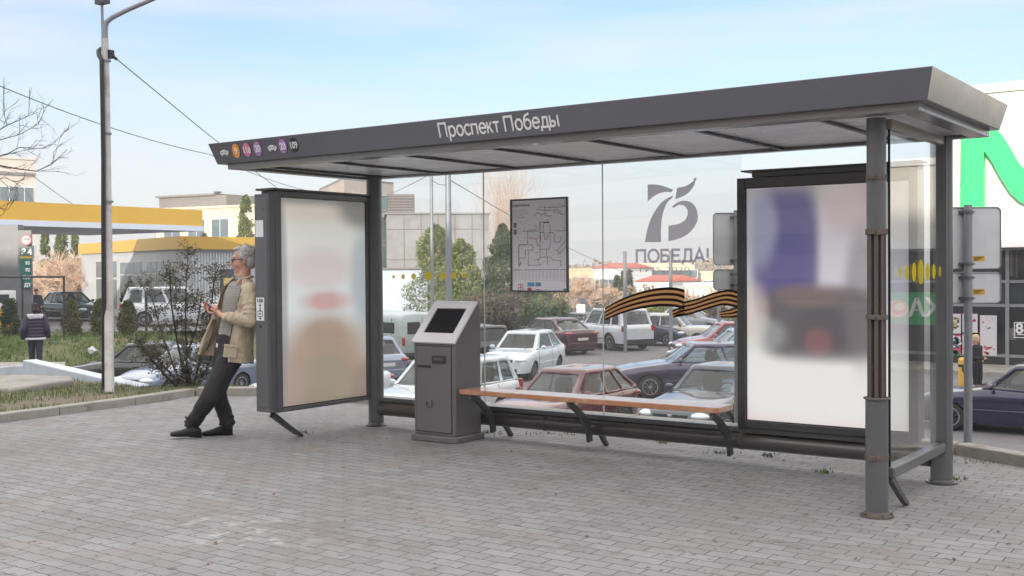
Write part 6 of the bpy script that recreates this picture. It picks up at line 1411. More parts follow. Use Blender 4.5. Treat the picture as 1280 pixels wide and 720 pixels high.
# far wood that reads as one mass
m=MB(); random.seed(12)
for _ in range(9000):
    u=random.uniform(590,1010); d=random.uniform(95,210); p=gat(u,d,0); hh=(.35+1.3*max(0,nz(p.x,p.y,0,.06)+.15))
    leaf(m,V((p.x,p.y,GZ+hh*random.random())),random.uniform(.35,.7),.6)
for _ in range(14000):
    u=random.uniform(590,1010); d=random.uniform(222,290); p=gat(u,d,0); hh=(2.5+5.*max(0,nz(p.x,p.y,0,.06)+.1))
    leaf(m,V((p.x,p.y,GZ+hh*random.random())),random.uniform(.6,1.2),.6)
tag(obj('far_woodland',m,leafm('far_wood_brown',srgb(150,130,112),srgb(112,116,84)),smooth=False),'brown and olive scrub covering the far hillside between the houses','woodland',kind='stuff')

# -- juniper sapling group by the kerb
random.seed(44)
jp=gat(233,14.55,0.04); jn=thing('juniper_sapling','sparse dark juniper sapling between the lamp pole and the leaning man','tree',tuple(jp))
DJ=14.55
def J(u,v,dd=0): return at(u,v,DJ+dd)
stems=[[(234,492),(233,440),(232,390),(233,350),(235,313)],[(240,490),(252,440),(262,400),(268,350),(272,336)],[(230,490),(214,450),(200,410),(190,372),(184,350)],[(236,490),(222,430),(214,380),(212,345)],[(242,492),(232,450),(246,408),(252,372)],[(228,492),(200,462),(182,440),(172,425)],[(238,492),(216,470),(200,452),(192,440)],[(240,492),(258,462),(268,436),(275,410)]]
m=MB(); nodes=[]
for s_ in stems:
    dd=random.uniform(-.25,.25); pts=[J(u,v,dd*i) for i,(u,v) in enumerate(s_)]; m.tube(pts,[.017,.013,.010,.007,.004][:len(pts)],6)
    for a,b in zip(pts,pts[1:]):
        for k in range(9): nodes.append((a.lerp(b,random.random()),(b-a).normalized()))
for k in range(3): nodes.append((J(234,318),V((0,0,1))))
obj('trunk',m,twigd,jn); m=MB(); lf_=MB()
for q,dr in nodes:
    if q.z<.25 and random.random()<.35: continue
    for _ in range(2):
        dd=(dr*.5+V((random.gauss(0,.7),random.gauss(0,.7),random.gauss(.15,.45)))).normalized(); L_=random.uniform(.10,.30); 
        e=q+dd*L_; md=q+dd*L_*.5+V((0,0,random.uniform(-.03,.03))); m.tube([q,md,e],[.004,.003,.0015],3,cap=False)
        dens=random.random()
        if dens<.2: continue
        for _ in range(int(6+34*dens)):
            t=random.uniform(.25,1.08); c=q.lerp(e,t)+V((random.gauss(0,.028),random.gauss(0,.028),random.gauss(0,.026))); leaf(lf_,c,random.uniform(.018,.045),.5)
obj('branches',m,twigd,jn,smooth=False); obj('crown',lf_,LJ,jn,smooth=False)
# low scrub under it
random.seed(9)
def smp3():
    u=random.uniform(168,300); q=gat(u,random.uniform(14.35,14.9),0); return V((q.x,q.y,-.2))
tag(obj('low_scrub',blades(900,smp3,.1,.30,.006),LJ,smooth=False),'low dark scrub at the foot of the juniper','scrub',kind='stuff')

# -- bare tree reaching in at the top left
random.seed(17); DT=15.5
tp_=gat(-95,DT,.04); bt=thing('bare_tree','leafless tree whose thin dark twigs reach in at the top left','tree',tuple(tp_))
m=MB(); m.tube([tp_,at(-92,400,DT),at(-85,300,DT),at(-80,230,DT),at(-88,160,DT,),at(-84,90,DT),at(-92,20,DT)],[.12,.11,.09,.07,.05,.03,.01],10); obj('trunk',m,barkm,bt)
m=MB(); T_=lambda u,v,dd=0:at(u,v,DT+dd)
limbs=[([(-82,250),(-40,215),(0,207),(22,211),(46,214),(66,204),(84,187)],.016),([(66,204),(67,190),(78,178)],.004),([(46,214),(60,214),(74,214)],.004),([(-80,230),(-30,202),(10,192),(25,184),(45,186),(60,185),(86,160)],.010),([(-80,228),(-30,190),(0,175),(25,168),(48,155),(58,133)],.010),([(25,168),(24,156),(26,158)],.003),([(-80,225),(-30,180),(8,157),(36,145),(37,112)],.011),([(36,145),(48,140)],.003),([(-40,186),(0,150),(9,157),(4,138),(5,97)],.009),([(48,155),(46,142),(52,150)],.003),([(-30,215),(0,196),(20,190),(42,186)],.006),([(-60,262),(-10,258),(10,262),(18,250)],.006),([(0,224),(14,238),(22,236)],.004),([(-30,230),(8,222),(22,230),(30,222)],.004),([(-20,280),(4,268),(10,255),(16,252)],.004)]
for pts,r0 in limbs:
    dd=random.uniform(-.6,.6) if pts[0][0]<-25 else 0; P_=[T_(u,v) for u,v in pts]; n=len(P_); m.tube(P_,[max(.0035,r0*(1-.78*i/(n-1))) for i in range(n)],5,cap=False)
    for i in range(1,n):
        L_=(P_[i]-P_[i-1]).length
        for k in range(2 if pts[0][0]<-25 else 1):
            st=P_[i-1].lerp(P_[i],random.random()); dr=(P_[i]-P_[i-1]).normalized(); sd2=(UU*random.uniform(-.6,1.)+RR*random.uniform(-.1,.6)); branch(m,st,(dr*.7+sd2).normalized(),random.uniform(.10,.32),.004,1,.14,.03,2,.0025)
for k in range(16):
    q0=at(-86,random.uniform(20,240),DT); a_=random.uniform(1.2,5.0); branch(m,q0,Vector((-RR.x*abs(math.cos(a_))+FH.x*math.sin(a_),-RR.y*abs(math.cos(a_))+FH.y*math.sin(a_),.7)),random.uniform(.7,1.2),.018,3,.18,.12,3,.003)
obj('branches',m,twigd,bt,smooth=False)
# ------------------------------------------------------------------ people
def rem(o,vox,sm=3,disp=0,ds=.06,seed=0):
    r=o.modifiers.new('remesh','REMESH'); r.mode='VOXEL'; r.voxel_size=vox; r.use_smooth_shade=True
    s=o.modifiers.new('smooth','SMOOTH'); s.factor=.5; s.iterations=sm
    if disp:
        t=bpy.data.textures.new('folds','CLOUDS'); t.noise_scale=ds; t.noise_depth=2; d=o.modifiers.new('folds','DISPLACE'); d.texture=t; d.strength=disp; d.mid_level=.5; d.texture_coords='LOCAL'
skin=mat('skin',srgb(196,148,128),.5,var=.08,vscale=14); skin.node_tree.nodes['Principled BSDF'].inputs['Subsurface Weight'].default_value=.08
hairg=mat('grey_hair',srgb(172,170,170),.6,var=.25,vscale=60,bump=.5,bscale=90)
jk=mat('beige_jacket_cloth',srgb(184,170,148),.85,var=.1,vscale=7,bump=.25,bscale=40,dirt=srgb(174,156,132),dscale=9)
trs=mat('dark_trouser_cloth',srgb(42,40,42),.85,var=.12,vscale=8,bump=.2,bscale=60); shoe=mat('black_leather',(.014,.014,.015),.45,spec=.3)
def shirt_mat():
    m=mat('checked_shirt',srgb(140,138,132),.85); N=m.node_tree.nodes; L=m.node_tree.links; b=N['Principled BSDF']; tc=N.new('ShaderNodeTexCoord'); sp=N.new('ShaderNodeSeparateXYZ'); L.new(tc.outputs['Object'],sp.inputs[0]); o=[]
    for ax in ('X','Z'):
        s=N.new('ShaderNodeMath'); s.operation='MULTIPLY'; s.inputs[1].default_value=46; L.new(sp.outputs[ax],s.inputs[0]); f=N.new('ShaderNodeMath'); f.operation='FRACT'; L.new(s.outputs[0],f.inputs[0]); g=N.new('ShaderNodeMath'); g.operation='GREATER_THAN'; g.inputs[1].default_value=.72; L.new(f.outputs[0],g.inputs[0]); o.append(g)
    mx=N.new('ShaderNodeMath'); mx.operation='MAXIMUM'; L.new(o[0].outputs[0],mx.inputs[0]); L.new(o[1].outputs[0],mx.inputs[1]); c=N.new('ShaderNodeMix'); c.data_type='RGBA'; L.new(mx.outputs[0],c.inputs['Factor']); c.inputs['A'].default_value=srgb(150,147,140); c.inputs['B'].default_value=srgb(132,129,126); L.new(c.outputs['Result'],b.inputs['Base Color']); return m
shm=shirt_mat()
DM=10.25
def Mn(u,v,dd=0): return at(u,v,DM+dd)
# directions: man looks to image left, chest turned a little to the viewer
Fd=(-RH*.80-FH*.60).normalized(); Ld=V((Fd.y,-Fd.x,0)); Ld=Ld if Ld.dot(-FH)>0 else -Ld     # Ld: towards viewer (his left side)
UP=V((0,0,1))
foot1=onz(238,546.5,0); foot2=onz(275,544.5,0)
mp0=V((foot2.x,foot2.y,0)); man=thing('person','grey haired man in beige jacket and dark trousers leaning on the advert panel','person',tuple(mp0))
def ringf(c,f,l,u_,a,b,n=24,e=1.0,sh=0):   # superellipse ring
    out=[]
    for i in range(n):
        t=2*PI*i/n; x,y=math.cos(t),math.sin(t); x=abs(x)**e*(1 if x>0 else -1); y=abs(y)**e*(1 if y>0 else -1); out.append(c+f*(a*x)+l*(b*y))
    return out
lean=(Mn(303,352)-Mn(291,436)).normalized()     # spine
sF=(Fd-lean*Fd.dot(lean)).normalized(); sL=lean.cross(sF); sL=sL if sL.dot(Ld)>0 else -sL
pel=Mn(289,434,.0); neck=Mn(303,350,.0); H_=(neck-pel).length
def sp(t): return pel+(neck-pel)*t
# head
HC=Mn(304,325.5,-.0); hF=(-RH*.985-FH*.17).normalized(); hF=(hF-UP*.10).normalized(); hL=UP.cross(hF).normalized(); hL=hL if hL.dot(-FH)>0 else -hL; hU=hF.cross(hL); hU=hU if hU.z>0 else -hU
HM=Matrix((hF,hL,hU)).transposed(); HS=1.04
def h(x,y,z): return HC+(hF*x+hL*y+hU*z)*HS
b=MB()
b.ell(h(-.022,0,.035),(.098*HS,.076*HS,.092*HS),HM,24,16)      # cranium
b.ell(h(.02,0,-.02),(.072*HS,.064*HS,.092*HS),HM,20,14)        # face
b.ell(h(.040,0,-.082),(.042*HS,.042*HS,.032*HS),HM,14,10)      # jaw, chin
b.ell(h(.062,0,-.098),(.022*HS,.024*HS,.018*HS),HM,12,8)
b.ell(h(.074,0,.036),(.018*HS,.05*HS,.012*HS),HM,14,8)         # brow
b.caps(h(.086,0,.016),h(.108,0,-.022),.009*HS,.014*HS)         # nose
b.ell(h(.096,.010,-.027),(.013,.009,.009),HM,10,6); b.ell(h(.096,-.010,-.027),(.013,.009,.009),HM,10,6)
b.ell(h(.083,0,-.054),(.013,.024,.007),HM,12,6); b.ell(h(.081,0,-.066),(.013,.022,.008),HM,12,6)   # lips
for s in (1,-1):
    b.ell(h(-.012,s*.076,-.005),(.020,.009,.033),HM,12,8); b.ell(h(.055,s*.042,-.03),(.03,.022,.026),HM,12,8)
b.caps(h(-.012,0,-.03),neck-UP*.05,.058,.064)                   # neck
# trunk + limbs under the clothes
ts=[(0,.105,.155),(.15,.115,.16),(.35,.11,.15),(.55,.115,.16),(.75,.115,.175),(.9,.09,.155),(1,.06,.08)]
b.loft([ringf(sp(t),sF,sL,lean,a,c) for t,a,c in ts])
SHn=sp(.86)+sL*.185-sF*.015; SHf=sp(.86)-sL*.185-sF*.01
ELn=Mn(314,400,-.20); WRn=Mn(280,396,-.20)
ELf=sp(.33)-sL*.24+sF*.02; WRf=Mn(271,391,-.02)
PHn=Mn(266,387.5,-.12)       # phone centre
for a,e,w_ in ((SHn,ELn,WRn),(SHf,ELf,WRf)): b.caps(a,e,.052,.042); b.caps(e,w_,.04,.026)
KNn=Mn(262,497,-.16); ANn=onz(241,546.5)+UP*.1+V((0,0,0)); KNf=Mn(272,490,.10); ANf=onz(284,545)+UP*.1
HPn=pel-lean*.02+sL*.085; HPf=pel-lean*.02-sL*.085
for a,k_,c in ((HPn,KNn,ANn),(HPf,KNf,ANf)): b.caps(a,k_,.085,.055); b.caps(k_,c,.052,.036)
# hands: palms and five fingers curled about the phone
def hand(wr,pc,pn,fd,thumb_side,side_pt):
    """wr wrist, pc palm centre, pn palm normal (towards what is held), fd finger direction, across"""
    ac=pn.cross(fd).normalized(); fd=ac.cross(pn).normalized()*1
    b.caps(wr,pc-fd*.02,.024,.026); Mh=Matrix((fd,ac,pn)).transposed(); b.ell(pc,(.048,.040,.016),Mh,14,10)
    for k,(L1,off) in enumerate(((.036,-.030),(.042,-.010),(.040,.010),(.031,.028))):
        p0=pc+fd*.035+ac*off; p1=p0+(fd*.9+pn*.35).normalized()*L1; p2=p1+(fd*.35+pn*.95).normalized()*L1*.75; p3=p2+(-fd*.35+pn*.7).normalized()*L1*.5
        b.caps(pc+ac*off*.8,p0,.009,.0088,8); b.caps(p0,p1,.0086,.008,8); b.caps(p1,p2,.008,.0072,8); b.caps(p2,p3,.0072,.0064,8)
    t0=pc-fd*.025+ac*thumb_side*.03; t1=t0+(ac*thumb_side*.6+fd*.6+pn*.5).normalized()*.036; t2=t1+(fd*.8+pn*.55-ac*thumb_side*.2).normalized()*.03; b.caps(pc-fd*.03,t0,.012,.011,8); b.caps(t0,t1,.011,.0095,8); b.caps(t1,t2,.0095,.0078,8)
hand(WRn,Mn(270,391.5,-.14),(UP*.9+FH*.25).normalized(),(-RH*.9-UP*.05+FH*.3).normalized(),1,None)
hand(WRf,Mn(267,386,-.02),(-FH*.8+UP*.3).normalized(),(-RH*.75+UP*.3-FH*.2).normalized(),1,None)
bd=obj('body',b,skin,man,smooth=True); rem(bd,.0055,2)
# face details
m=MB()
for s in (1,-1): m.ell(h(.079,s*.031,.010),(.010,.013,.009),HM,12,8)
obj('eyes',m,mat('eye',(.25,.22,.2),.2),bd,smooth=True)
m=MB()
for s in (1,-1): m.caps(h(.084,s*.016,.030),h(.078,s*.050,.030),.005,.004,8)
obj('eyebrows',m,hairg,bd,smooth=True)
m=MB()
for s in (1,-1):
    ringp=[h(.100-.010*abs(math.cos(a)) ,s*(.034+.025*math.cos(a)),.008+.017*math.sin(a)) for a in [2*PI*i/18 for i in range(19)]]; m.tube(ringp,.0028,6)
    m.tube([h(.098,s*.058,.015),h(.07,s*.074,.015),h(.01,s*.083,.012),h(-.015,s*.085,.0)],.0034,6)
m.tube([h(.1,-.010,.012),h(.104,0,.015),h(.1,.010,.012)],.0026,6); obj('glasses',m,mat('glasses_black',(.02,.02,.022),.3),man,smooth=True)
# hair: cap of short grey strands
m=MB()
m.ell(h(-.030,0,.044),(.098*HS,.080*HS,.089*HS),HM,24,16); m.ell(h(-.060,0,.0),(.068*HS,.074*HS,.085*HS),HM,20,12); m.ell(h(.026,0,.104),(.052,.056,.022),HM,16,8)
for s in (1,-1): m.ell(h(-.012,s*.064,.032),(.05,.018,.032),HM,12,8); m.ell(h(.014,s*.070,.010),(.010,.008,.024),HM,8,6)
random.seed(3)
for _ in range(200):
    t=random.uniform(0,2*PI); p_=random.uniform(-.2,1); q=h(-.035+.098*math.cos(t)*math.sqrt(max(0,1-p_*p_)),.083*math.sin(t)*math.sqrt(max(0,1-p_*p_)),.045+.094*p_)
    if (q-HC).dot(hF)>.055 and p_<.62: continue
    dd=(q-h(-.03,0,.03)).normalized(); m.caps(q-dd*.008,q+dd*random.uniform(.003,.012)+(-hF*random.uniform(-.004,.022))+UP*random.uniform(-.012,.010),.0055,.002,6)
ho=obj('hair',m,hairg,man,smooth=True); rem(ho,.0038,1)
# shirt
m=MB(); m.loft([ringf(sp(t),sF,sL,lean,a+.014,c+.012) for t,a,c in [(-.04,.112,.16)]+ts[:-1]+[(.965,.068,.09)]]); st_=obj('shirt',m,shm,man,smooth=True); rem(st_,.009,2,.010,.07)
m=MB(); cl=sp(.965); 
for s in (1,-1): m.loft([[cl+sF*.075+sL*s*.01+UP*.005,cl+sF*.05+sL*s*.05+UP*.0,cl-sF*.02+sL*s*.075+UP*.01],[cl+sF*.072+sL*s*.012+UP*.05,cl+sF*.04+sL*s*.05+UP*.055,cl-sF*.02+sL*s*.065+UP*.06]],closed=False,cap=False)
co_=obj('collar',m,shm,st_,smooth=True); so_=co_.modifiers.new('thick','SOLIDIFY'); so_.thickness=.006
m=MB(); 
for k in range(7): m.ell(sp(.18+.12*k)+sF*(.129-.002*k)+sL*.0,(.006,.006,.006),None,8,6)
obj('shirt_buttons',m,MATS['lettering_white'],st_,smooth=True)
m=MB(); q=sp(-.02); m.loft([ringf(q,sF,sL,lean,.130,.176),ringf(q+lean*.035,sF,sL,lean,.130,.174)]); be_=obj('belt',m,shoe,man,smooth=40)
m=MB(); m.box(-.004,.008,-.022,.022,-.017,.02,Matrix.Translation(q+lean*.017+sF*.131)@Matrix((sF,sL,lean)).transposed().to_4x4()); obj('buckle',m,chrome,be_)
# jacket: open shell + sleeves
def shell(levels,th,th0,th1,n=34):
    outer=[];inner=[]
    for t,a,c,op in levels:
        ro=[];ri=[]
        for i in range(n+1):
            an=th0+op+(th1-th0-2*op)*i/n; w_=1+.04*math.sin(an*9+t*7); ct,s_=math.cos(an),math.sin(an)
            e=.82; cx_=abs(ct)**e*(1 if ct>0 else -1); sx_=abs(s_)**e*(1 if s_>0 else -1)
            fl_=1+.42*max(0,(an-rad(280))/rad(42))*max(0,.95-t); pt=sF*(a*w_*cx_*fl_)+sL*(c*w_*sx_*fl_); ro.append(sp(t)+pt); ri.append(sp(t)+pt*(1-th/max(a,c)))
        outer.append(ro); inner.append(ri)
    return [o+i_[::-1] for o,i_ in zip(outer,inner)]
m=MB(); lv=[(-.19,.205,.235,.10),(-.1,.198,.228,.06),(.05,.18,.215,.0),(.2,.168,.205,-.02),(.4,.158,.203,-.02),(.6,.15,.21,-.0),(.78,.145,.218,.0),(.88,.13,.205,.0),(.96,.095,.14,.0),(1.03,.082,.096,.0)]
m.loft(shell(lv,.02,rad(58),rad(322)))
wrist_n=WRn+(ELn-WRn).normalized()*.025
m.caps(SHn-UP*.0,ELn,.085,.072); m.caps(ELn,wrist_n,.070,.046); m.caps(SHf,ELf,.08,.066); m.caps(ELf,WRf+(ELf-WRf).normalized()*.03,.064,.046)
# elbow and cuff folds
for q0,q1,ks in ((ELn,wrist_n,(.06,.2,.34,.52,.72,.97)),(SHn,ELn,(.45,.65,.82))):
    for k in ks:
        c=q0.lerp(q1,k); d_=(q1-q0).normalized(); r0=.068-.02*k if q0 is ELn else .080; x=d_.orthogonal().normalized(); y=d_.cross(x); tl=random.uniform(-.02,.02)
        m.tube([c+x*r0*math.cos(2*PI*i/16)+y*r0*math.sin(2*PI*i/16)+d_*(tl*math.cos(2*PI*i/16)+random.uniform(-.004,.004)) for i in range(17)],.0075,6)
jo=obj('jacket',m,jk,man,smooth=True); rem(jo,.0075,2,.016,.055)
# flaps, pockets, seams
m=MB(); pk=sp(-.02)+sL*.19+sF*.085; Mj=Matrix.Translation(pk)@Matrix(((sF*.9+sL*-.35).normalized(),(sL*.9+sF*.35).normalized(),lean)).transposed().to_4x4(); m.box(-.06,.06,.012,.03,-.065,.045,Mj); m.box(-.064,.064,.022,.036,.028,.055,Mj); po=obj('pocket',m,jk,jo,bevel=.008)
m=MB(); cl=sp(1.0)
for s in (1,-1): m.tube([sp(.93)+sF*.088+sL*s*.094,sp(1.01)+sF*.06+sL*s*.078,sp(1.06)-sF*.03+sL*s*.085,sp(1.07)-sF*.085+sL*s*.02],[.008,.014,.017,.017],8)
cj=obj('jacket_collar',m,jk,jo,smooth=True); rem(cj,.008,2)
zipm=mat('zip_dark',srgb(70,62,56),.5); m=MB()
for s in (1,-1): 
    pts=[]
    for t,a,c,op in lv[1:8]:
        an=(rad(58) if s>0 else rad(38))+op; e=.82; pts.append(sp(t)+sF*(a*math.cos(an)**e*1.0)+sL*s*(c*math.sin(an)**e*1.0))
    m.tube(pts,.0045,6)
obj('zip',m,zipm,jo,smooth=True)
# trousers
m=MB(); m.loft([ringf(pel-lean*.05+lean*.0,sF,sL,lean,.135,.185),ringf(pel+lean*.04,sF,sL,lean,.138,.182),ringf(pel+lean*.115,sF,sL,lean,.130,.172)])
m.caps(HPn,KNn,.118,.082); m.caps(KNn,ANn+UP*.03,.082,.066); m.caps(HPf,KNf,.115,.082); m.caps(KNf,ANf+UP*.03,.080,.066); m.ell(pel-lean*.08,(.13,.13,.1),None,16,10)
for a_ in (ANn,ANf):
    for k,z_ in enumerate((.015,.045,.085)): m.tube([a_+V((math.cos(2*PI*i/14)*(.072-.004*k),math.sin(2*PI*i/14)*(.072-.004*k),z_+.008*math.sin(i*1.3+k))) for i in range(15)],.008,6)
to=obj('trousers',m,trs,man,smooth=True); rem(to,.0085,3,.018,.09)
# shoes
def shoe_mb(heel,dirv,pitch=0,L_=.285):
    dirv=V((dirv.x,dirv.y,0)).normalized(); sd_=V((-dirv.y,dirv.x,0)); m=MB(); secs=[]
    for x,wd_,zt_,zb_ in ((0,.024,.075,.002),(.02,.034,.098,0),(.08,.036,.105,.0),(.13,.037,.085,.004),(.19,.046,.062,.0),(.24,.044,.05,.0),(.275,.028,.038,.004),(L_,.008,.026,.012)):
        r=[]
        for i in range(16):
            a=2*PI*i/16; c,s=math.cos(a),math.sin(a); y=wd_*abs(c)**.8*(1 if c>0 else -1); z=(zt_+zb_)/2+(zt_-zb_)/2*abs(s)**.7*(1 if s>0 else -1); r.append(heel+dirv*x+sd_*y+UP*(z+x*pitch))
        secs.append(r)
    m.loft(secs); return m
dn=(onz(222,545.5)-onz(244,546)).normalized()
obj('shoe',shoe_mb(onz(252,547),(-RH*.92-FH*.3),.09,.27),shoe,man,smooth=50); obj('shoe',shoe_mb(onz(291,543.5),(-RH*.96-FH*.2),.0),shoe,man,smooth=50)
ph=thing('mobile_phone','small dark mobile phone held by the leaning man','phone',tuple(PHn)); Mp=Matrix.Translation(PHn+UP*.0)@Matrix(((-RH*.55+UP*.75).normalized(),(-FH).normalized(),((-RH*.55+UP*.75).normalized()).cross(-FH).normalized())).transposed().to_4x4()
m=MB(); m.box(-.068,.068,-.034,.034,-.0045,.0045,Mp); obj('case',m,MATS['black_cable'],ph,bevel=.004); m=MB(); m.box(-.06,.06,-.03,.03,.0047,.006,Mp); obj('screen',m,dglass,ph)

# -- small figures: standing people from joints
def figure(label,u,d,zf,hgt,face,parts,arms,legs_gap=.09,stride=0,head_tilt=0,name='person'):
    p=gat(u,d,zf); root=thing(name,label,'person',tuple(p)); s=hgt/1.75; f=face.normalized(); l=UP.cross(f).normalized()
    Q=lambda x,y,z:p+(f*x+l*y+UP*z)*s
    Mf=Matrix((f,l,UP)).transposed(); b=MB()
    b.ell(Q(-.01,0,1.64),(.095*s,.078*s,.115*s),Mf,16,12); b.ell(Q(.03,0,1.60),(.065*s,.058*s,.09*s),Mf,14,10); b.caps(Q(.09,0,1.62),Q(.105,0,1.6),.01*s,.014*s,8)
    for sd_ in (1,-1): b.ell(Q(0,sd_*.078,1.62),(.02*s,.01*s,.03*s),Mf,8,6)
    b.caps(Q(-.01,0,1.56),Q(-.02,0,1.42),.05*s,.06*s)
    rg_=[(.92,.10,.155),(1.05,.095,.14),(1.25,.11,.16),(1.4,.095,.17),(1.46,.06,.09)]
    b.loft([ringf(Q(0,0,z),f,l,UP,a*s,c*s,16) for z,a,c in rg_])
    J_=[]
    for sd_,(el,wr) in zip((1,-1),arms):
        sh_=Q(-.01,sd_*.18,1.40); e_=Q(*el); w_=Q(*wr); b.caps(sh_,e_,.048*s,.04*s,10); b.caps(e_,w_,.038*s,.026*s,10); J_.append((sh_,e_,w_))
        dd=(w_-e_).normalized(); b.ell(w_+dd*.045*s,(.03*s,.03*s,.045*s),None,10,8)
        ac=dd.orthogonal().normalized()
        for k in range(4): b.caps(w_+dd*.07*s+ac*(-.024+.016*k)*s,w_+dd*(.125-.012*abs(k-1.5))*s+ac*(-.02+.013*k)*s+l*(-sd_*.012*s),.009*s,.007*s,6)
        b.caps(w_+dd*.03*s+ac*.028*s,w_+dd*.07*s+ac*.048*s,.011*s,.008*s,6)
    K=[]
    for sd_ in (1,-1):
        hp=Q(0,sd_*legs_gap,.92); kn=Q(.03+stride*sd_*.5,sd_*legs_gap,.5); an=Q(stride*sd_,sd_*legs_gap,.08); b.caps(hp,kn,.08*s,.055*s,10); b.caps(kn,an,.05*s,.036*s,10); K.append((hp,kn,an))
    bo=obj('body',b,skin,root,smooth=True); rem(bo,.008,1)
    m=MB()
    for hp,kn,an in K: m.caps(hp,kn,.105*s,.078*s,12); m.caps(kn,an+UP*.02,.075*s,.06*s,12)
    m.loft([ringf(Q(0,0,z),f,l,UP,a*s,c*s,16) for z,a,c in ((.8,.125,.17),(.95,.13,.175),(1.02,.12,.16))]); tr=obj('trousers',m,parts['legs'],root,smooth=True); rem(tr,.011,2,.012,.08)
    m=MB(); g=parts.get('puff',0)
    m.loft([ringf(Q(0,0,z),f,l,UP,(a+g)*s,(c+g)*s,20) for z,a,c in ((parts.get('hem',.88),.15,.20),(1.05,.125,.17),(1.25,.135,.18),(1.4,.115,.185),(1.49,.07,.10))])
    for sh_,e_,w_ in J_: m.caps(sh_,e_,(.068+g)*s,(.058+g)*s,12); m.caps(e_,w_,(.055+g)*s,(.042+g*.6)*s,12)
    if g:
        for k in range(7): m.loft([ringf(Q(0,0,.92+k*.085+dz),f,l,UP,(.148-.002*k+g+o_)*s,(.192-.002*k+g+o_)*s,20) for dz,o_ in ((0,0),(.03,.016),(.06,0))])
    tp_=obj('top',m,parts['topm'],root,smooth=True); rem(tp_,.011,2,.010,.06)
    for k in K:
        an=k[2]; m=MB(); m.loft([ringf(an+f*x*s-UP*.045*s,l,UP,UP,w_*s,hh*s,12) for x,w_,hh in ((-.06,.03,.035),(0,.04,.045),(.08,.042,.03),(.16,.036,.022),(.19,.01,.01))]); obj('shoe',m,shoe,root,smooth=True)
    return root,Q,s,Mf,f,l,tp_
pfr=MATS['poster_paper']; puffm=mat('dark_puffer',srgb(54,46,66),.6,var=.1,vscale=8); furm=mat('white_fur',srgb(208,206,214),.95,bump=.8,bscale=40); jeans=mat('dark_jeans',srgb(48,50,66),.85)
r0,Q,s,Mf,f,l,tp_=figure('small person in dark puffer jacket with white fur hood walking away',43,21,-.36,1.29,(FH*.9-RH*.35),dict(legs=jeans,topm=puffm,puff=.03,hem=.86),[((-.1,.27,1.13),(.02,.30,.90)),((-.02,-.27,1.12),(.12,-.30,.92))],stride=.12)
m=MB(); random.seed(2)
for _ in range(240):
    a=random.uniform(0,2*PI); rr_=random.uniform(.6,1.05); m.caps(Q(-.07+.11*rr_*math.cos(a),.17*rr_*math.sin(a),1.44+random.uniform(-.05,.05)),Q(-.07+.14*rr_*math.cos(a),.2*rr_*math.sin(a),1.45+random.uniform(-.07,.06)),.022*s,.008*s,6)
fo=obj('fur_hood',m,furm,r0,smooth=True); rem(fo,.012,0)
m=MB(); m.loft([ringf(Q(0,0,z),f,l,UP,a*s,c*s,20) for z,a,c in ((.845,.185,.235),(.87,.195,.245),(.90,.185,.235))]); fh=obj('fur_hem',m,furm,r0,smooth=True)
m=MB(); m.ell(Q(-.025,0,1.67),(.105*s,.09*s,.115*s),Mf,16,12); m.ell(Q(-.07,0,1.60),(.07*s,.085*s,.10*s),Mf,14,10); ho2=obj('hair',m,mat('dark_hair',srgb(52,42,44),.6,var=.2,vscale=30),r0,smooth=True)
m=MB(); m.ell(Q(-.02,0,1.735),(.10*s,.088*s,.05*s),Mf,14,8); obj('knitted_hat',m,mat('hat_dark',srgb(60,52,70),.9),r0,smooth=True)
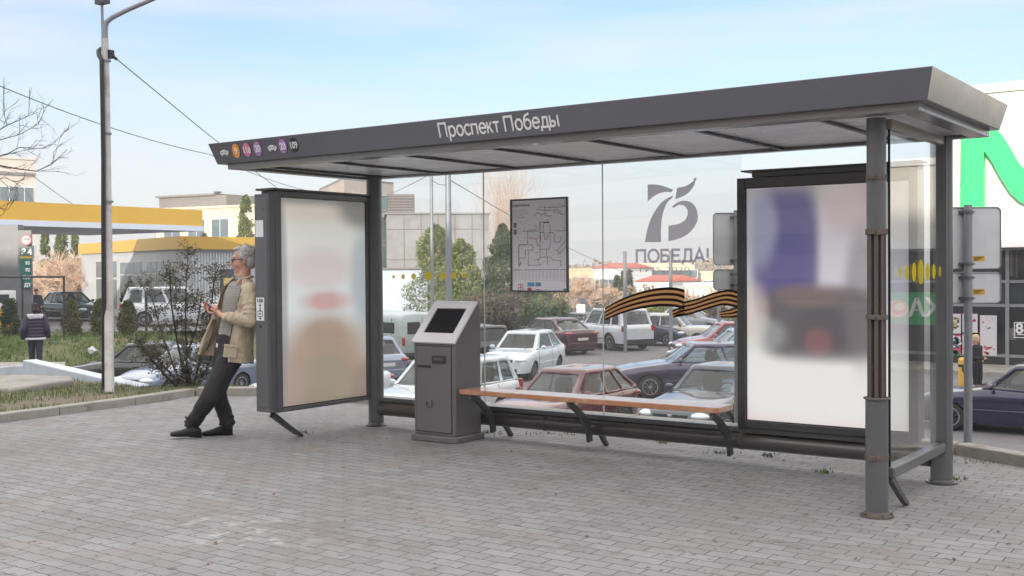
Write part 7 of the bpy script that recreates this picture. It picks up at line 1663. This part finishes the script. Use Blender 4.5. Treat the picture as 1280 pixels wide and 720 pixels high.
# woman in black by the supermarket
blk=mat('black_cloth',srgb(24,22,26),.8,var=.1)
r1,Q,s,Mf,f,l,tp_=figure('blonde woman in a black suit standing in front of the supermarket posters',1221,31.8,at(1221,419,31.8).z-1.72,1.71,(-FH*.75+RH*.5),dict(legs=blk,topm=blk,hem=.86),[((-.12,.36,1.16),(.04,.20,1.02)),((.02,-.28,1.12),(.20,-.02,1.10))],legs_gap=.1)
m=MB(); m.ell(Q(-.03,0,1.69),(.105*s,.095*s,.10*s),Mf,16,12); m.ell(Q(-.05,0,1.62),(.075*s,.092*s,.10*s),Mf,14,10); obj('hair',m,mat('blonde_hair',srgb(186,166,128),.6,var=.2,vscale=30),r1,smooth=True)
m=MB()
for sd_ in (1,-1): m.tube([Q(.1,sd_*.033+.022*math.cos(a),1.625+.016*math.sin(a)) for a in [2*PI*i/12 for i in range(13)]],.003,5)
obj('glasses',m,zipm,r1,smooth=True)
q=Q(.03,-.52,.78); hb_=thing('handbag','black handbag hanging at the side of the woman in black','handbag',tuple(q)); m=MB(); m.ell(q+UP*.02,(.15,.09,.17),Mf,16,10); bg_=obj('bag_body',m,shoe,hb_,smooth=True); m=MB(); m.tube([q+f*.1+UP*.12,q+f*.06+UP*.34,q+l*.18+UP*.45,q-f*.06+UP*.34,q-f*.1+UP*.12],.012,6); obj('strap',m,shoe,bg_,smooth=True)
# dark figure bending by the pumps
dk=mat('dark_coat',srgb(40,38,44),.8)
r2,Q,s,Mf,f,l,tp_=figure('person in dark coat standing beside the price board column',45,50.5,-.95,1.7,(RH*.6-FH*.6),dict(legs=dk,topm=dk,hem=.7,puff=.02),[((0,.26,1.12),(.14,.18,.98)),((.0,-.26,1.12),(.14,-.18,.98))])
m=MB(); m.ell(Q(-.02,0,1.68),(.105*s,.09*s,.10*s),Mf,14,10); obj('hair',m,MATS['dark_hair'],r2,smooth=True)
# ------------------------------------------------------------------ thin air between here and the hillside
hz_=MB(); hz_.box(-420,260,-110,420,GZ-1,46); hm_=bpy.data.materials.new('haze_air'); hm_.use_nodes=True; N=hm_.node_tree.nodes; N.clear(); L=hm_.node_tree.links
o_=N.new('ShaderNodeOutputMaterial'); v_=N.new('ShaderNodeVolumePrincipled'); v_.inputs['Color'].default_value=(.93,.94,.97,1); v_.inputs['Density'].default_value=.0011; v_.inputs['Anisotropy'].default_value=.2; L.new(v_.outputs[0],o_.inputs['Volume'])
ho_=obj('haze',hz_,hm_,smooth=False); tag(ho_,kind='stuff',label='thin pale haze over the whole place')
